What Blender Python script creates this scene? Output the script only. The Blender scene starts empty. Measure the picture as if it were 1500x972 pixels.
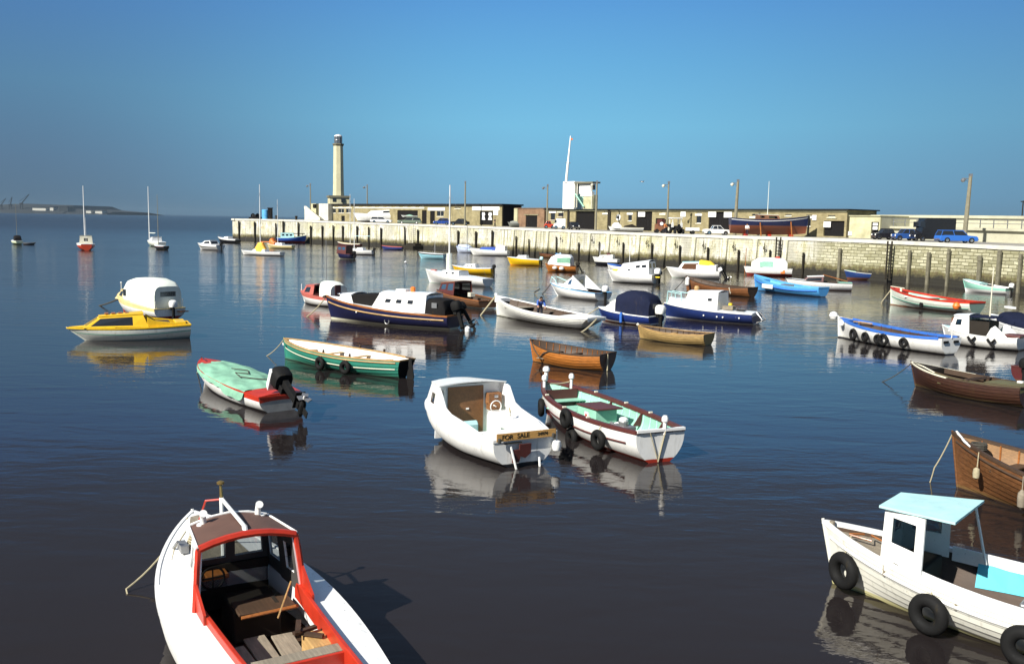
import bpy, bmesh, math, random
from mathutils import Vector, Matrix
random.seed(7)
S = bpy.context.scene
COL = S.collection
R_ = math.radians
# ------------------------------------------------------------------ camera
F = 1350.0; EYE = 6.3                      # focal length in photo pixels (1500 wide), eye height
PITCH = math.atan(162.6 / F); ROLL = R_(1.02)
cam = bpy.data.cameras.new('Camera'); camo = bpy.data.objects.new('Camera', cam); COL.objects.link(camo)
cam.sensor_width = 36; cam.sensor_fit = 'HORIZONTAL'; cam.lens = 36 * F / 1500
cam.clip_start = 0.1; cam.clip_end = 60000
camo.matrix_world = Matrix.Translation((0, 0, EYE)) @ (Matrix.Rotation(math.pi / 2 - PITCH, 4, 'X') @ Matrix.Rotation(ROLL, 4, 'Z'))
S.camera = camo
S.render.resolution_x, S.render.resolution_y = 1024, 663
# ------------------------------------------------------------------ world
SUN_AZ = R_(180 + 46)      # compass bearing from +Y clockwise: behind the viewer, to the left
SUN_EL = R_(38)
w = bpy.data.worlds.new('World'); S.world = w; w.use_nodes = True
nt = w.node_tree; N = nt.nodes; N.clear(); LK = nt.links.new
out = N.new('ShaderNodeOutputWorld'); bg = N.new('ShaderNodeBackground'); bg.inputs[1].default_value = 0.08
sky = N.new('ShaderNodeTexSky'); sky.sky_type = 'NISHITA'; sky.sun_disc = False
sky.sun_elevation = SUN_EL; sky.sun_rotation = SUN_AZ; sky.air_density = 1.3; sky.dust_density = 1.0; sky.ozone_density = 2.0
tc = N.new('ShaderNodeTexCoord'); sep = N.new('ShaderNodeSeparateXYZ'); LK(tc.outputs['Generated'], sep.inputs[0])
def ramp(nodes, stops, interp='LINEAR'):
    r = nodes.new('ShaderNodeValToRGB'); e = r.color_ramp.elements; r.color_ramp.interpolation = interp
    while len(e) > 1: e.remove(e[0])
    for i, (p, c) in enumerate(stops):
        k = e[0] if i == 0 else e.new(p)
        k.position = p; k.color = (c[0], c[1], c[2], 1) if not isinstance(c, (int, float)) else (c, c, c, 1)
    return r
def lin(r, g, b):
    f = lambda v: (v / 255 / 12.92) if v / 255 <= .04045 else ((v / 255 + .055) / 1.055) ** 2.4
    return (f(r), f(g), f(b))
EXPO = 0.72
k_ = 2 ** -EXPO
def skc(r, g, b): return tuple(c * k_ for c in lin(r, g, b))
el = N.new('ShaderNodeMapRange'); LK(sep.outputs[2], el.inputs[0]); el.inputs[1].default_value = 0; el.inputs[2].default_value = .5
# clear summer air over the sea, hazy blue low down; slightly duller towards the west (left)
rc = ramp(N, [(0, skc(122, 164, 192)), (.06, skc(124, 180, 214)), (.2, skc(122, 192, 228)), (.33, skc(106, 176, 224)), (.47, skc(90, 155, 218)), (.54, skc(92, 126, 164)), (.66, skc(94, 116, 146)), (1, skc(88, 102, 128))])
rl = ramp(N, [(0, skc(90, 115, 136)), (.1, skc(92, 122, 150)), (.25, skc(90, 134, 168)), (.44, skc(78, 126, 182)), (.5, skc(76, 102, 136)), (.62, skc(78, 96, 122)), (1, skc(78, 92, 116))])
LK(el.outputs[0], rc.inputs[0]); LK(el.outputs[0], rl.inputs[0])
azm = N.new('ShaderNodeMapRange'); azm.interpolation_type = 'SMOOTHSTEP'
LK(sep.outputs[0], azm.inputs[0]); azm.inputs[1].default_value = -.50; azm.inputs[2].default_value = .02
azr = N.new('ShaderNodeMapRange'); azr.interpolation_type = 'SMOOTHSTEP'
LK(sep.outputs[0], azr.inputs[0]); azr.inputs[1].default_value = .05; azr.inputs[2].default_value = .62; azr.inputs[3].default_value = 0; azr.inputs[4].default_value = .62
mx = N.new('ShaderNodeMix'); mx.data_type = 'RGBA'; LK(azm.outputs[0], mx.inputs[0]); LK(rl.outputs[0], mx.inputs[6]); LK(rc.outputs[0], mx.inputs[7])
mx2 = N.new('ShaderNodeMix'); mx2.data_type = 'RGBA'; LK(azr.outputs[0], mx2.inputs[0]); LK(mx.outputs[2], mx2.inputs[6]); LK(rl.outputs[0], mx2.inputs[7])
ten = N.new('ShaderNodeVectorMath'); ten.operation = 'SCALE'; ten.inputs[3].default_value = 12.5; LK(mx2.outputs[2], ten.inputs[0])
blend = N.new('ShaderNodeMapRange'); blend.interpolation_type = 'SMOOTHSTEP'; LK(sep.outputs[2], blend.inputs[0]); blend.inputs[1].default_value = .48; blend.inputs[2].default_value = .85
fin = N.new('ShaderNodeMix'); fin.data_type = 'RGBA'; LK(blend.outputs[0], fin.inputs[0]); LK(ten.outputs[0], fin.inputs[6]); LK(sky.outputs[0], fin.inputs[7])
LK(fin.outputs[2], bg.inputs[0]); LK(bg.outputs[0], out.inputs[0])
# ------------------------------------------------------------------ sun
sl = bpy.data.lights.new('Sun', 'SUN'); sl.energy = 4.8; sl.angle = R_(.53); sl.color = (1, .955, .87)
so = bpy.data.objects.new('Sun', sl); COL.objects.link(so)
sd = Vector((math.sin(SUN_AZ) * math.cos(SUN_EL), math.cos(SUN_AZ) * math.cos(SUN_EL), math.sin(SUN_EL)))
so.rotation_euler = sd.to_track_quat('Z', 'Y').to_euler()
S.view_settings.view_transform = 'Standard'; S.view_settings.look = 'None'; S.view_settings.exposure = EXPO; S.view_settings.gamma = 1
S.render.engine = 'CYCLES'
# ------------------------------------------------------------------ surveying: photo point -> place in the world
def _ray(px, py):
    u = (px - 750) / F; v = -(py - 486) / F; c, s = math.cos(ROLL), math.sin(ROLL)
    x = u * c - v * s; y = u * s + v * c
    return Vector((x, math.cos(PITCH) + y * math.sin(PITCH), -math.sin(PITCH) + y * math.cos(PITCH)))
def at(px, py, z=0.0):
    d = _ray(px, py); t = (z - EYE) / d.z
    return Vector((d.x * t, d.y * t, z))
def proj(p):
    x, Y, z = p[0], p[1], p[2] - EYE
    dep = Y * math.cos(PITCH) - z * math.sin(PITCH); yy = Y * math.sin(PITCH) + z * math.cos(PITCH)
    u, v = x / dep, yy / dep; c, s = math.cos(ROLL), math.sin(ROLL)
    return (750 + F * (u * c + v * s), 486 - F * (-u * s + v * c))
def z_at(p, py):
    lo, hi = -5.0, 200.0
    for _ in range(50):
        m = (lo + hi) / 2
        if proj((p[0], p[1], m))[1] > py: lo = m
        else: hi = m
    return lo
# ------------------------------------------------------------------ materials
MATS = {}
def newmat(name):
    m = bpy.data.materials.new(name); m.use_nodes = True; nt = m.node_tree
    b = nt.nodes['Principled BSDF']; return m, nt, b
def mixc(nt, fac, a, b, mode='MIX'):
    x = nt.nodes.new('ShaderNodeMix'); x.data_type = 'RGBA'; x.blend_type = mode
    for i, v in ((0, fac), (6, a), (7, b)):
        if isinstance(v, (int, float)): x.inputs[i].default_value = v
        elif isinstance(v, (tuple, list)): x.inputs[i].default_value = (v[0], v[1], v[2], 1)
        else: nt.links.new(v, x.inputs[i])
    return x.outputs[2]
def noise(nt, scale, detail=4, rough=.6, coord='Object', vec=(1, 1, 1), lo=None, hi=None):
    t = nt.nodes.new('ShaderNodeTexCoord'); mp = nt.nodes.new('ShaderNodeMapping'); mp.inputs['Scale'].default_value = vec
    n = nt.nodes.new('ShaderNodeTexNoise'); n.inputs['Scale'].default_value = scale; n.inputs['Detail'].default_value = detail; n.inputs['Roughness'].default_value = rough
    nt.links.new(t.outputs[coord], mp.inputs[0]); nt.links.new(mp.outputs[0], n.inputs['Vector'])
    o = n.outputs[0]
    if lo is not None:
        mr = nt.nodes.new('ShaderNodeMapRange'); mr.inputs[1].default_value = lo; mr.inputs[2].default_value = hi; nt.links.new(o, mr.inputs[0]); o = mr.outputs[0]
    return o
def zmask(nt, z, soft=.02, wob=0.0):
    "1 above height z in the object's own frame"
    t = nt.nodes.new('ShaderNodeTexCoord'); s = nt.nodes.new('ShaderNodeSeparateXYZ'); nt.links.new(t.outputs['Object'], s.inputs[0])
    v = s.outputs[2]
    if wob:
        a = nt.nodes.new('ShaderNodeMath'); a.operation = 'MULTIPLY_ADD'; nt.links.new(noise(nt, 5), a.inputs[0]); a.inputs[1].default_value = wob; nt.links.new(v, a.inputs[2]); v = a.outputs[0]
        z = z + wob * .5
    mr = nt.nodes.new('ShaderNodeMapRange'); mr.inputs[1].default_value = z - soft; mr.inputs[2].default_value = z + soft; nt.links.new(v, mr.inputs[0])
    return mr.outputs[0]
def bump(nt, b, h, dist=.01, strength=.5):
    bp = nt.nodes.new('ShaderNodeBump'); bp.inputs['Distance'].default_value = dist; bp.inputs['Strength'].default_value = strength
    nt.links.new(h, bp.inputs['Height']); nt.links.new(bp.outputs[0], b.inputs['Normal'])
def paint(name, col, rough=.4, wear=.22, scale=3.0, metal=0, spec=.5):
    if name in MATS: return MATS[name]
    m, nt, b = newmat(name)
    dk = tuple(c * .68 for c in col)
    c = mixc(nt, noise(nt, scale, 5, .65, lo=.35, hi=.8), col, tuple(x * (1 - wear) for x in col))
    c = mixc(nt, noise(nt, scale * 9, 3, .7, lo=.64, hi=.74), c, tuple(x * .55 + .02 for x in dk))
    c = mixc(nt, noise(nt, 1.7, 5, .75, vec=(3, 3, .5), lo=.60, hi=.80), c, tuple(x * .62 + y for x, y in zip(col, (.05, .035, .01))))
    nt.links.new(c, b.inputs['Base Color'])
    b.inputs['Roughness'].default_value = rough; b.inputs['Metallic'].default_value = metal; b.inputs['Specular IOR Level'].default_value = spec if max(col) > .04 or rough < .5 else .12
    MATS[name] = m; return m
def wood(name, col, rough=.5, plank=0.0, axis=2):
    if name in MATS: return MATS[name]
    m, nt, b = newmat(name)
    g = noise(nt, 4, 6, .7, vec=(.6, 6, 6), lo=.3, hi=.75)
    c = mixc(nt, g, tuple(x * 1.25 for x in col), tuple(x * .5 for x in col))
    c = mixc(nt, noise(nt, 1.3, 3, lo=.4, hi=.7), c, tuple(x * .62 for x in col))
    nt.links.new(c, b.inputs['Base Color']); b.inputs['Roughness'].default_value = rough
    bump(nt, b, g, .004, .5)
    MATS[name] = m; return m
def hullmat(name, top, bottom=(.02, .02, .03), line=.06, scum=.5, grain=False, boot=None, rough=.35):
    "topside paint above the water line, antifouling below, a ragged band of scum and streaks of dirt"
    key = 'hull_' + name
    if key in MATS: return MATS[key]
    m, nt, b = newmat(key)
    c = mixc(nt, noise(nt, 2.0, 5, .65, lo=.35, hi=.85), top, tuple(x * .82 for x in top))
    if grain:
        g = noise(nt, 3, 6, .7, vec=(.5, 5, 9), lo=.3, hi=.75); c = mixc(nt, g, tuple(min(1, x * 1.35) for x in top), tuple(x * .42 for x in top)); bump(nt, b, g, .006, .5)
    st = noise(nt, 2.2, 5, .75, vec=(3.5, 3.5, .35), lo=.55, hi=.78)
    c = mixc(nt, st, c, tuple(x * .48 + y for x, y in zip(top, (.035, .028, .01))))
    if boot: c = mixc(nt, zmask(nt, line + .07, .006), boot, c)
    c = mixc(nt, zmask(nt, line + .05, .05, .16), tuple(x * (1 - scum) + y * scum for x, y in zip(top, (.16, .16, .06))), c) if not boot else c
    c = mixc(nt, zmask(nt, line, .008, .03), bottom, c)
    nt.links.new(c, b.inputs['Base Color']); b.inputs['Roughness'].default_value = rough
    MATS[key] = m; return m
WHITE = (.80, .80, .77); CREAM = (.74, .70, .55); BLACKC = (.015, .015, .018)
M_white = paint('white_paint', WHITE, .35, .12); M_white2 = paint('white_gelcoat', (.82, .82, .80), .22, .08, 2)
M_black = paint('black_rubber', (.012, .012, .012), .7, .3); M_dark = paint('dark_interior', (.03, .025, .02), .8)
M_varn = wood('varnished_wood', (.36, .13, .035), .3); M_plank = wood('weathered_planks', (.27, .23, .17), .8); M_dplank = wood('dark_planks', (.07, .04, .022), .6)
M_teak = wood('pale_wood', (.55, .34, .13), .55); M_ply = wood('plywood', (.27, .12, .045), .5)
M_red = paint('red_paint', (.50, .035, .014), .4, .35); M_orange = paint('orange_paint', (.8, .2, .03), .5)
M_maroon = paint('maroon_paint', (.10, .026, .022), .5, .3); M_navy = paint('navy_paint', (.014, .018, .065), .3)
M_blue = paint('blue_paint', (.045, .16, .55), .4, .3); M_lblue = paint('light_blue_paint', (.12, .42, .75), .4); M_mint = paint('mint_paint', (.30, .60, .45), .5, .25)
M_green = paint('green_paint', (.06, .28, .2), .4); M_yellow = paint('yellow_paint', (.80, .50, .02), .35); M_cyan = paint('pale_cyan_paint', (.46, .74, .74), .5, .25)
M_grey = paint('grey_metal', (.32, .32, .32), .35, .2, metal=.6); M_alu = paint('mast_alloy', (.72, .73, .72), .35, .1); M_brass = paint('brass', (.45, .30, .10), .35, .3, metal=.8)
M_cream = paint('cream_paint', CREAM, .5); M_rope = paint('rope_fibre', (.42, .37, .24), .9, .4, 20); M_ropeb = paint('dark_rope', (.05, .045, .035), .9)
M_navyc = paint('navy_canvas', (.012, .016, .04), .85, .3); M_whitec = paint('white_canvas', (.72, .76, .68), .85, .15); M_mintc = paint('mint_canvas', (.22, .46, .32), .9, .4, 2)
M_yelc = paint('yellow_canvas', (.85, .62, .03), .8, .15); M_bluec = paint('blue_canvas', (.03, .08, .35), .85); M_brownp = paint('brown_deck_paint', (.12, .062, .045), .75, .3, 2)
M_creamdeck = paint('cream_gelcoat', (.78, .62, .28), .4)
def glassmat():
    m, nt, b = newmat('window_glass'); nt.nodes.remove(b); o = nt.nodes['Material Output']
    t = nt.nodes.new('ShaderNodeBsdfTransparent'); t.inputs[0].default_value = (.35, .38, .38, 1)
    g = nt.nodes.new('ShaderNodeBsdfGlossy'); g.inputs['Roughness'].default_value = .03
    f = nt.nodes.new('ShaderNodeFresnel'); f.inputs[0].default_value = 1.6
    x = nt.nodes.new('ShaderNodeMixShader'); nt.links.new(f.outputs[0], x.inputs[0]); nt.links.new(t.outputs[0], x.inputs[1]); nt.links.new(g.outputs[0], x.inputs[2]); nt.links.new(x.outputs[0], o.inputs[0])
    return m
M_glass = glassmat()
M_dglass = paint('dark_glass', (.02, .024, .03), .08, .1)
# ------------------------------------------------------------------ mesh helper
class MB:
    def __init__(s): s.v = []; s.f = []; s.m = []
    def vert(s, p): s.v.append(Vector(p)); return len(s.v) - 1
    def face(s, ids, mi=0): s.f.append(tuple(ids)); s.m.append(mi)
    def poly(s, pts, mi=0): s.face([s.vert(p) for p in pts], mi); return s
    def grid(s, rows, mi=0, closed=False, flip=False):
        ids = [[s.vert(p) for p in r] for r in rows]; n = len(rows[0])
        for i in range(len(rows) - 1):
            for j in range(n if closed else n - 1):
                k = (j + 1) % n; q = (ids[i][j], ids[i][k], ids[i + 1][k], ids[i + 1][j])
                s.face(q[::-1] if flip else q, mi(i, j) if callable(mi) else mi)
        return ids
    def box(s, c, size, rz=0, mi=0, taper=1.0, ry=0, rx=0):
        M = Matrix.Translation(c) @ Matrix.Rotation(rz, 4, 'Z') @ Matrix.Rotation(ry, 4, 'Y') @ Matrix.Rotation(rx, 4, 'X')
        x, y, z = size[0] / 2, size[1] / 2, size[2] / 2
        P = [(-x, -y, -z), (x, -y, -z), (x, y, -z), (-x, y, -z)] + [(a * taper, b * taper, z) for a, b in ((-x, -y), (x, -y), (x, y), (-x, y))]
        i = [s.vert(M @ Vector(p)) for p in P]
        for q in ((3, 2, 1, 0), (4, 5, 6, 7), (0, 1, 5, 4), (1, 2, 6, 5), (2, 3, 7, 6), (3, 0, 4, 7)): s.face([i[k] for k in q], mi)
        return s
    def tube(s, pts, r, n=8, mi=0, caps=True):
        pts = [Vector(p) for p in pts]; rs = r if isinstance(r, (list, tuple)) else [r] * len(pts); rows = []
        for i, p in enumerate(pts):
            d = (pts[min(i + 1, len(pts) - 1)] - pts[max(i - 1, 0)]).normalized()
            u = d.cross(Vector((0, 0, 1)));
            if u.length < .05: u = d.cross(Vector((1, 0, 0)))
            u.normalize(); vv = u.cross(d)
            rows.append([p + (u * math.cos(a) + vv * math.sin(a)) * rs[i] for a in [2 * math.pi * k / n for k in range(n)]])
        ids = s.grid(rows, mi, closed=True)
        if caps: s.face(ids[0], mi); s.face(ids[-1][::-1], mi)
        return s
    def lathe(s, prof, c=(0, 0, 0), n=16, mi=0, axis='Z'):
        rows = []
        for r, h in prof:
            row = []
            for k in range(n):
                a = 2 * math.pi * k / n; x, y = r * math.cos(a), r * math.sin(a)
                p = (x, y, h) if axis == 'Z' else ((x, h, y) if axis == 'Y' else (h, x, y))
                row.append(Vector(c) + Vector(p))
            rows.append(row)
        ids = s.grid(rows, mi, closed=True)
        if prof[0][0] > 1e-4: s.face(ids[0][::-1], mi)
        if prof[-1][0] > 1e-4: s.face(ids[-1], mi)
        return s
    def torus(s, c, R, r, axis='Y', n=20, k=8, mi=0, sq=1.0):
        rows = []
        for i in range(n + 1):
            a = 2 * math.pi * i / n; row = []
            for j in range(k):
                b = 2 * math.pi * j / k; rad = R + r * math.cos(b); h = r * sq * math.sin(b); x, y = rad * math.cos(a), rad * math.sin(a)
                row.append(Vector(c) + Vector((x, h, y) if axis == 'Y' else ((x, y, h) if axis == 'Z' else (h, x, y))))
            rows.append(row)
        s.grid(rows, mi, closed=True); return s
    def prism(s, prof, y0, y1, mi=0, y0t=None, y1t=None, zt=None):
        "profile in x,z extruded along y"
        a = [s.vert((x, y0, z)) for x, z in prof]; b = [s.vert((x, y1, z)) for x, z in prof]; n = len(prof)
        for i in range(n):
            j = (i + 1) % n; s.face((a[i], a[j], b[j], b[i]), mi)
        s.face(a[::-1], mi); s.face(b, mi); return s
    def build(s, name, mats, parent=None, smooth=False, bevel=0, uv=False, loc=None, rz=0, ang=40):
        me = bpy.data.meshes.new(name); me.from_pydata([tuple(p) for p in s.v], [], s.f)
        mats = mats if isinstance(mats, (list, tuple)) else [mats]
        for m in mats: me.materials.append(m)
        for p, mi in zip(me.polygons, s.m): p.material_index = mi
        bm = bmesh.new(); bm.from_mesh(me); bmesh.ops.remove_doubles(bm, verts=bm.verts, dist=1e-5)
        bmesh.ops.dissolve_degenerate(bm, edges=bm.edges, dist=1e-5); bmesh.ops.recalc_face_normals(bm, faces=bm.faces); bm.to_mesh(me); bm.free()
        if uv:
            ul = me.uv_layers.new(name='UVMap')
            for p in me.polygons:
                nx, ny, nz = p.normal
                for li in p.loop_indices:
                    c = me.vertices[me.loops[li].vertex_index].co
                    ul.data[li].uv = (c.y if abs(nx) > abs(ny) else c.x, c.z) if abs(nz) < .7 else (c.x, c.y)
        if smooth:
            for p in me.polygons: p.use_smooth = True
            me.set_sharp_from_angle(angle=R_(ang))
        o = bpy.data.objects.new(name, me); COL.objects.link(o)
        if parent is not None: o.parent = parent
        if loc is not None: o.location = loc
        o.rotation_euler.z = rz
        if bevel:
            bv = o.modifiers.new('Bevel', 'BEVEL'); bv.width = bevel; bv.segments = 2; bv.limit_method = 'ANGLE'; bv.angle_limit = R_(50)
        return o
def tag(o, label, cat=None, group=None, kind=None):
    if label: o['label'] = label
    if cat: o['category'] = cat
    if group: o['group'] = group
    if kind: o['kind'] = kind
    return o
def empty(name, loc, rz=0, label=None, cat=None, group=None):
    o = bpy.data.objects.new(name, None); COL.objects.link(o); o.location = loc; o.rotation_euler.z = rz; o.empty_display_size = .3
    return tag(o, label, cat, group)
def panel(mb, q, holes=(), th=.03, mi=0, inner=None):
    "a flat board over quad q (bl, br, tr, tl) with rectangular holes (u0,u1,v0,v1), thickness th away from its outer face"
    q = [Vector(p) for p in q]
    nrm = (q[1] - q[0]).cross(q[3] - q[0]).normalized()
    P = lambda u, v, d: (q[0] * (1 - u) + q[1] * u) * (1 - v) + (q[3] * (1 - u) + q[2] * u) * v - nrm * d
    us = sorted({0, 1, *[h[0] for h in holes], *[h[1] for h in holes]}); vs = sorted({0, 1, *[h[2] for h in holes], *[h[3] for h in holes]})
    def solid(i, j):
        if i < 0 or j < 0 or i >= len(us) - 1 or j >= len(vs) - 1: return False
        cu, cv = (us[i] + us[i + 1]) / 2, (vs[j] + vs[j + 1]) / 2
        return not any(h[0] < cu < h[1] and h[2] < cv < h[3] for h in holes)
    for i in range(len(us) - 1):
        for j in range(len(vs) - 1):
            if not solid(i, j): continue
            a, b, c, d = us[i], us[i + 1], vs[j], vs[j + 1]
            mb.poly([P(a, c, 0), P(b, c, 0), P(b, d, 0), P(a, d, 0)], mi); mb.poly([P(a, c, th), P(a, d, th), P(b, d, th), P(b, c, th)], mi if inner is None else inner)
            if not solid(i - 1, j): mb.poly([P(a, c, 0), P(a, d, 0), P(a, d, th), P(a, c, th)], mi)
            if not solid(i + 1, j): mb.poly([P(b, c, 0), P(b, c, th), P(b, d, th), P(b, d, 0)], mi)
            if not solid(i, j - 1): mb.poly([P(a, c, 0), P(a, c, th), P(b, c, th), P(b, c, 0)], mi)
            if not solid(i, j + 1): mb.poly([P(a, d, 0), P(b, d, 0), P(b, d, th), P(a, d, th)], mi)
    return P
# ------------------------------------------------------------------ boats
class Boat:
    def __init__(b, name, label, cat, bow, stern, B, tw=.78, rake=.45, trake=.03, full=2.6, draft=.35, zm=None, bowfull=2.2, heel=0, group='boats moored in the harbour', pos=None):
        if pos: pb, ps = Vector(pos[0]), Vector(pos[1])
        else: pb, ps = at(*bow), at(*stern)
        d = pb - ps; d.z = 0; b.L = d.length; b.B = B; b.zb = pb.z; b.zs = ps.z; b.zm = zm if zm is not None else min(b.zb, b.zs) * .93
        b.tw, b.rake, b.trake, b.full, b.draft, b.bowfull = tw, rake, trake, full, draft, bowfull
        mid = (pb + ps) / 2; mid.z = 0; b.rz = math.atan2(d.y, d.x)
        b.root = empty(name, mid, b.rz, label, cat, group); b.root.rotation_euler.x = R_(heel)
        b.W = Matrix.Translation(mid) @ Matrix.Rotation(b.rz, 4, 'Z'); b.name = name
    def x(b, t): return -b.L / 2 + t * b.L
    def t(b, x): return (x + b.L / 2) / b.L
    def hb(b, t):
        m = .42; h = b.B / 2
        if t < m: return h * (b.tw + (1 - b.tw) * math.sin(math.pi / 2 * t / m))
        return h * max(0, 1 - ((t - m) / (1 - m)) ** b.bowfull) ** .9
    def sz(b, t):
        a = .4; l0 = (t - a) * (t - 1) / a; l1 = t * (t - 1) / (a * (a - 1)); l2 = t * (t - a) / (1 - a)
        return b.zs * l0 + b.zm * l1 + b.zb * l2
    def pt(b, t, u, side=1, ins=0, out=0):
        u = min(1.0, max(0.0, u)); t = min(1.0, max(0.0, t))
        zk = -b.draft * (1 - .75 * t ** 5) * (.55 + .45 * min(1, t / .3)); zs = b.sz(t); k = b.full + (1.25 - b.full) * max(0, (t - .45) / .55) ** 1.3
        y = b.hb(t) * (1 - (1 - u) ** k)
        y = max(0, y - ins) + out * (1 if t < .97 else 0); z = zk + (zs - zk) * u
        x = b.x(t) - b.rake * (1 - u) * t ** 4 + b.trake * (1 - u) * (1 - t) ** 8
        return Vector((x, side * y, z))
    def u_at(b, t, z):
        zk = b.pt(t, 0).z; return min(1, max(0, (z - zk) / (b.sz(t) - zk)))
    def part(b, name, mb, mats, parent=None, **k): return mb.build(name, mats, parent or b.root, **k)
    def hull(b, mat, strakes=0, band=None, bandu=.84, transom=None, stripe=None, n=26):
        mb = MB(); us = []; outs = []
        if strakes:
            for k in range(strakes):
                us += [k / strakes, (k + 1) / strakes - .001]; outs += [.018 if k else 0, 0]
            us[-1] = 1
        else:
            us = [0, .06, .14, .25, .36, .48, .6, .72, bandu, 1] if not stripe else sorted([0, .06, .14, .25, .36, .48, stripe[0], stripe[1], bandu, 1]); outs = [0] * len(us)
        ts = [1 - (1 - i / (n - 1)) ** 1.25 for i in range(n)]
        mats = [mat, band or mat, stripe[2] if stripe else mat]
        for sd in (1, -1):
            rows = [[b.pt(t, u, sd, out=o) for u, o in zip(us, outs)] for t in ts]
            mb.grid(rows, lambda i, j: 1 if us[j] >= bandu - .002 and band else (2 if stripe and abs(us[j] - stripe[0]) < 1e-6 else 0), flip=sd < 0)
        h = b.part('hull', mb, mats, smooth=True, ang=28 if strakes else 50)
        tm = MB(); P = [b.pt(0, u, 1) for u in us]; Q = [b.pt(0, u, -1) for u in us]
        for i in range(len(us) - 1): tm.poly([P[i], P[i + 1], Q[i + 1], Q[i]]); 
        # thickness
        for i in range(len(us) - 1):
            a = Vector((.045, 0, 0)); tm.poly([Q[i] + a, Q[i + 1] + a, P[i + 1] + a, P[i] + a])
        tm.poly([P[-1], P[-1] + Vector((.045, 0, 0)), Q[-1] + Vector((.045, 0, 0)), Q[-1]])
        b.part('transom', tm, transom or mat)
        st = MB(); pts = [b.pt(1, u, 1) + Vector((.01, 0, 0)) for u in (0, .3, .6, .85, 1)]
        for i in range(4):
            c = (pts[i] + pts[i + 1]) / 2; 
        st.tube([p for p in pts] + [pts[-1] + Vector((.01, 0, .05))], .028, 6); b.part('stem', st, mat)
        return b
    def inside(b, mat, floor=.1, fmat=None, ribs=0, rmat=None, th=.05, t1=.97):
        mb = MB(); fl = MB(); ts = [.012 + (t1 - .012) * i / 19 for i in range(20)]; frow = []
        for sd in (1, -1):
            rows = []
            for t in ts:
                uf = b.u_at(t, floor); us = [uf + (1 - uf) * k / 5 for k in range(6)]
                rows.append([b.pt(t, u, sd, ins=th) for u in us])
            mb.grid(rows, 0, flip=sd > 0)
            frow.append([r[0] for r in rows])
        fl.grid([[frow[0][i], frow[0][i] * .5 + frow[1][i] * .5, frow[1][i]] for i in range(20)])
        b.part('inner_planking', mb, mat, smooth=True); b.part('floorboards', fl, fmat or mat)
        if ribs:
            rb = MB()
            for k in range(ribs):
                t = .06 + .86 * k / (ribs - 1)
                for sd in (1, -1):
                    uf = b.u_at(t, floor + .01); pts = [b.pt(t, uf + (.99 - uf) * j / 4, sd, ins=th + .012) for j in range(5)]
                    rb.tube(pts, .02, 4)
            b.part('ribs', rb, rmat or mat)
        return b
    def gunwale(b, mat, w=.07, h=.05, t0=0, t1=1, drop=0, name='gunwale', stern=True):
        mb = MB(); n = 28
        for sd in (1, -1):
            rows = []
            for i in range(n):
                t = t0 + (t1 - t0) * (1 - (1 - i / (n - 1)) ** 1.2); p = b.pt(t, 1, sd); p.z -= drop; o = .022
                if t < .985: rows.append([p + Vector((0, sd * o, -h / 2)), p + Vector((0, sd * o, h / 2)), Vector((p.x, sd * max(.001, abs(p.y) - w + o), p.z + h / 2)), Vector((p.x, sd * max(.001, abs(p.y) - w + o), p.z - h / 2))])
                else: rows.append([Vector((p.x + .03, sd * .02, p.z - h / 2)), Vector((p.x + .03, sd * .02, p.z + h / 2)), Vector((p.x - w, sd * .001, p.z + h / 2)), Vector((p.x - w, sd * .001, p.z - h / 2))])
            mb.grid(rows, 0, closed=True)
        if stern and t0 == 0:
            y = b.hb(0); mb.box((b.x(0) + .02, 0, b.zs + .004 - drop), (.08, 2 * y + .02, h))
        return b.part(name, mb, mat)
    def rub(b, mat, u=.7, t0=.02, t1=.98, r=.025, name='rubbing_strake'):
        mb = MB()
        for sd in (1, -1): mb.tube([b.pt(t0 + (t1 - t0) * i / 22, u, sd, out=.012) for i in range(23)], r, 6)
        return b.part(name, mb, mat, smooth=True)
    def deck(b, t0, t1, mat, dz=0, crown=.06, name='foredeck', ins=.02, step=True):
        mb = MB(); rows = []; n = 12
        for i in range(n):
            t = t0 + (t1 - t0) * i / (n - 1); hb = max(.002, b.hb(t) - ins); z = b.sz(t) + dz
            x = b.x(t); rows.append([Vector((x, hb * k, z + crown * (1 - k * k) * min(1, hb / .5))) for k in (-1, -.5, 0, .5, 1)])
        mb.grid(rows)
        for e in ((0, -1) if step else ()):
            r = rows[e]; 
            if abs(r[0].y) > .05: mb.grid([r, [Vector((p.x, p.y, p.z - .22)) for p in r]])
        return b.part(name, mb, mat, smooth=True)
    def sidedeck(b, t0, t1, wd, mat, coam=None, dz=.004, ch=.12, coamt=.03, name='side_deck'):
        mb = MB(); cm = MB(); n = 16
        for sd in (1, -1):
            r1 = []; r2 = []
            for i in range(n):
                t = t0 + (t1 - t0) * i / (n - 1); hb = b.hb(t); z = b.sz(t) + dz; x = b.x(t); y = max(.02, hb - wd)
                r1.append([Vector((x, sd * hb, z)), Vector((x, sd * (hb + y) / 2, z + .02)), Vector((x, sd * y, z + .02)), Vector((x, sd * y, z - .12))])
                r2.append([Vector((x, sd * (y - .002), z - .15)), Vector((x, sd * (y - .002), z + ch)), Vector((x, sd * (y - coamt), z + ch)), Vector((x, sd * (y - coamt), z - .15))])
            mb.grid(r1, 0, flip=sd > 0); ids = cm.grid(r2, 0, closed=True, flip=sd > 0)
        b.part(name, mb, mat)
        if coam: b.part('coaming', cm, coam)
        return b
    def thwart(b, t, mat, z=None, w=.25, h=.035, name='thwart'):
        z = z if z is not None else b.sz(t) * .72; u = b.u_at(t, z); y = abs(b.pt(t, u).y) - .05; mb = MB(); mb.box((b.x(t), 0, z), (w, 2 * y, h)); return b.part(name, mb, mat, bevel=.008)
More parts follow.
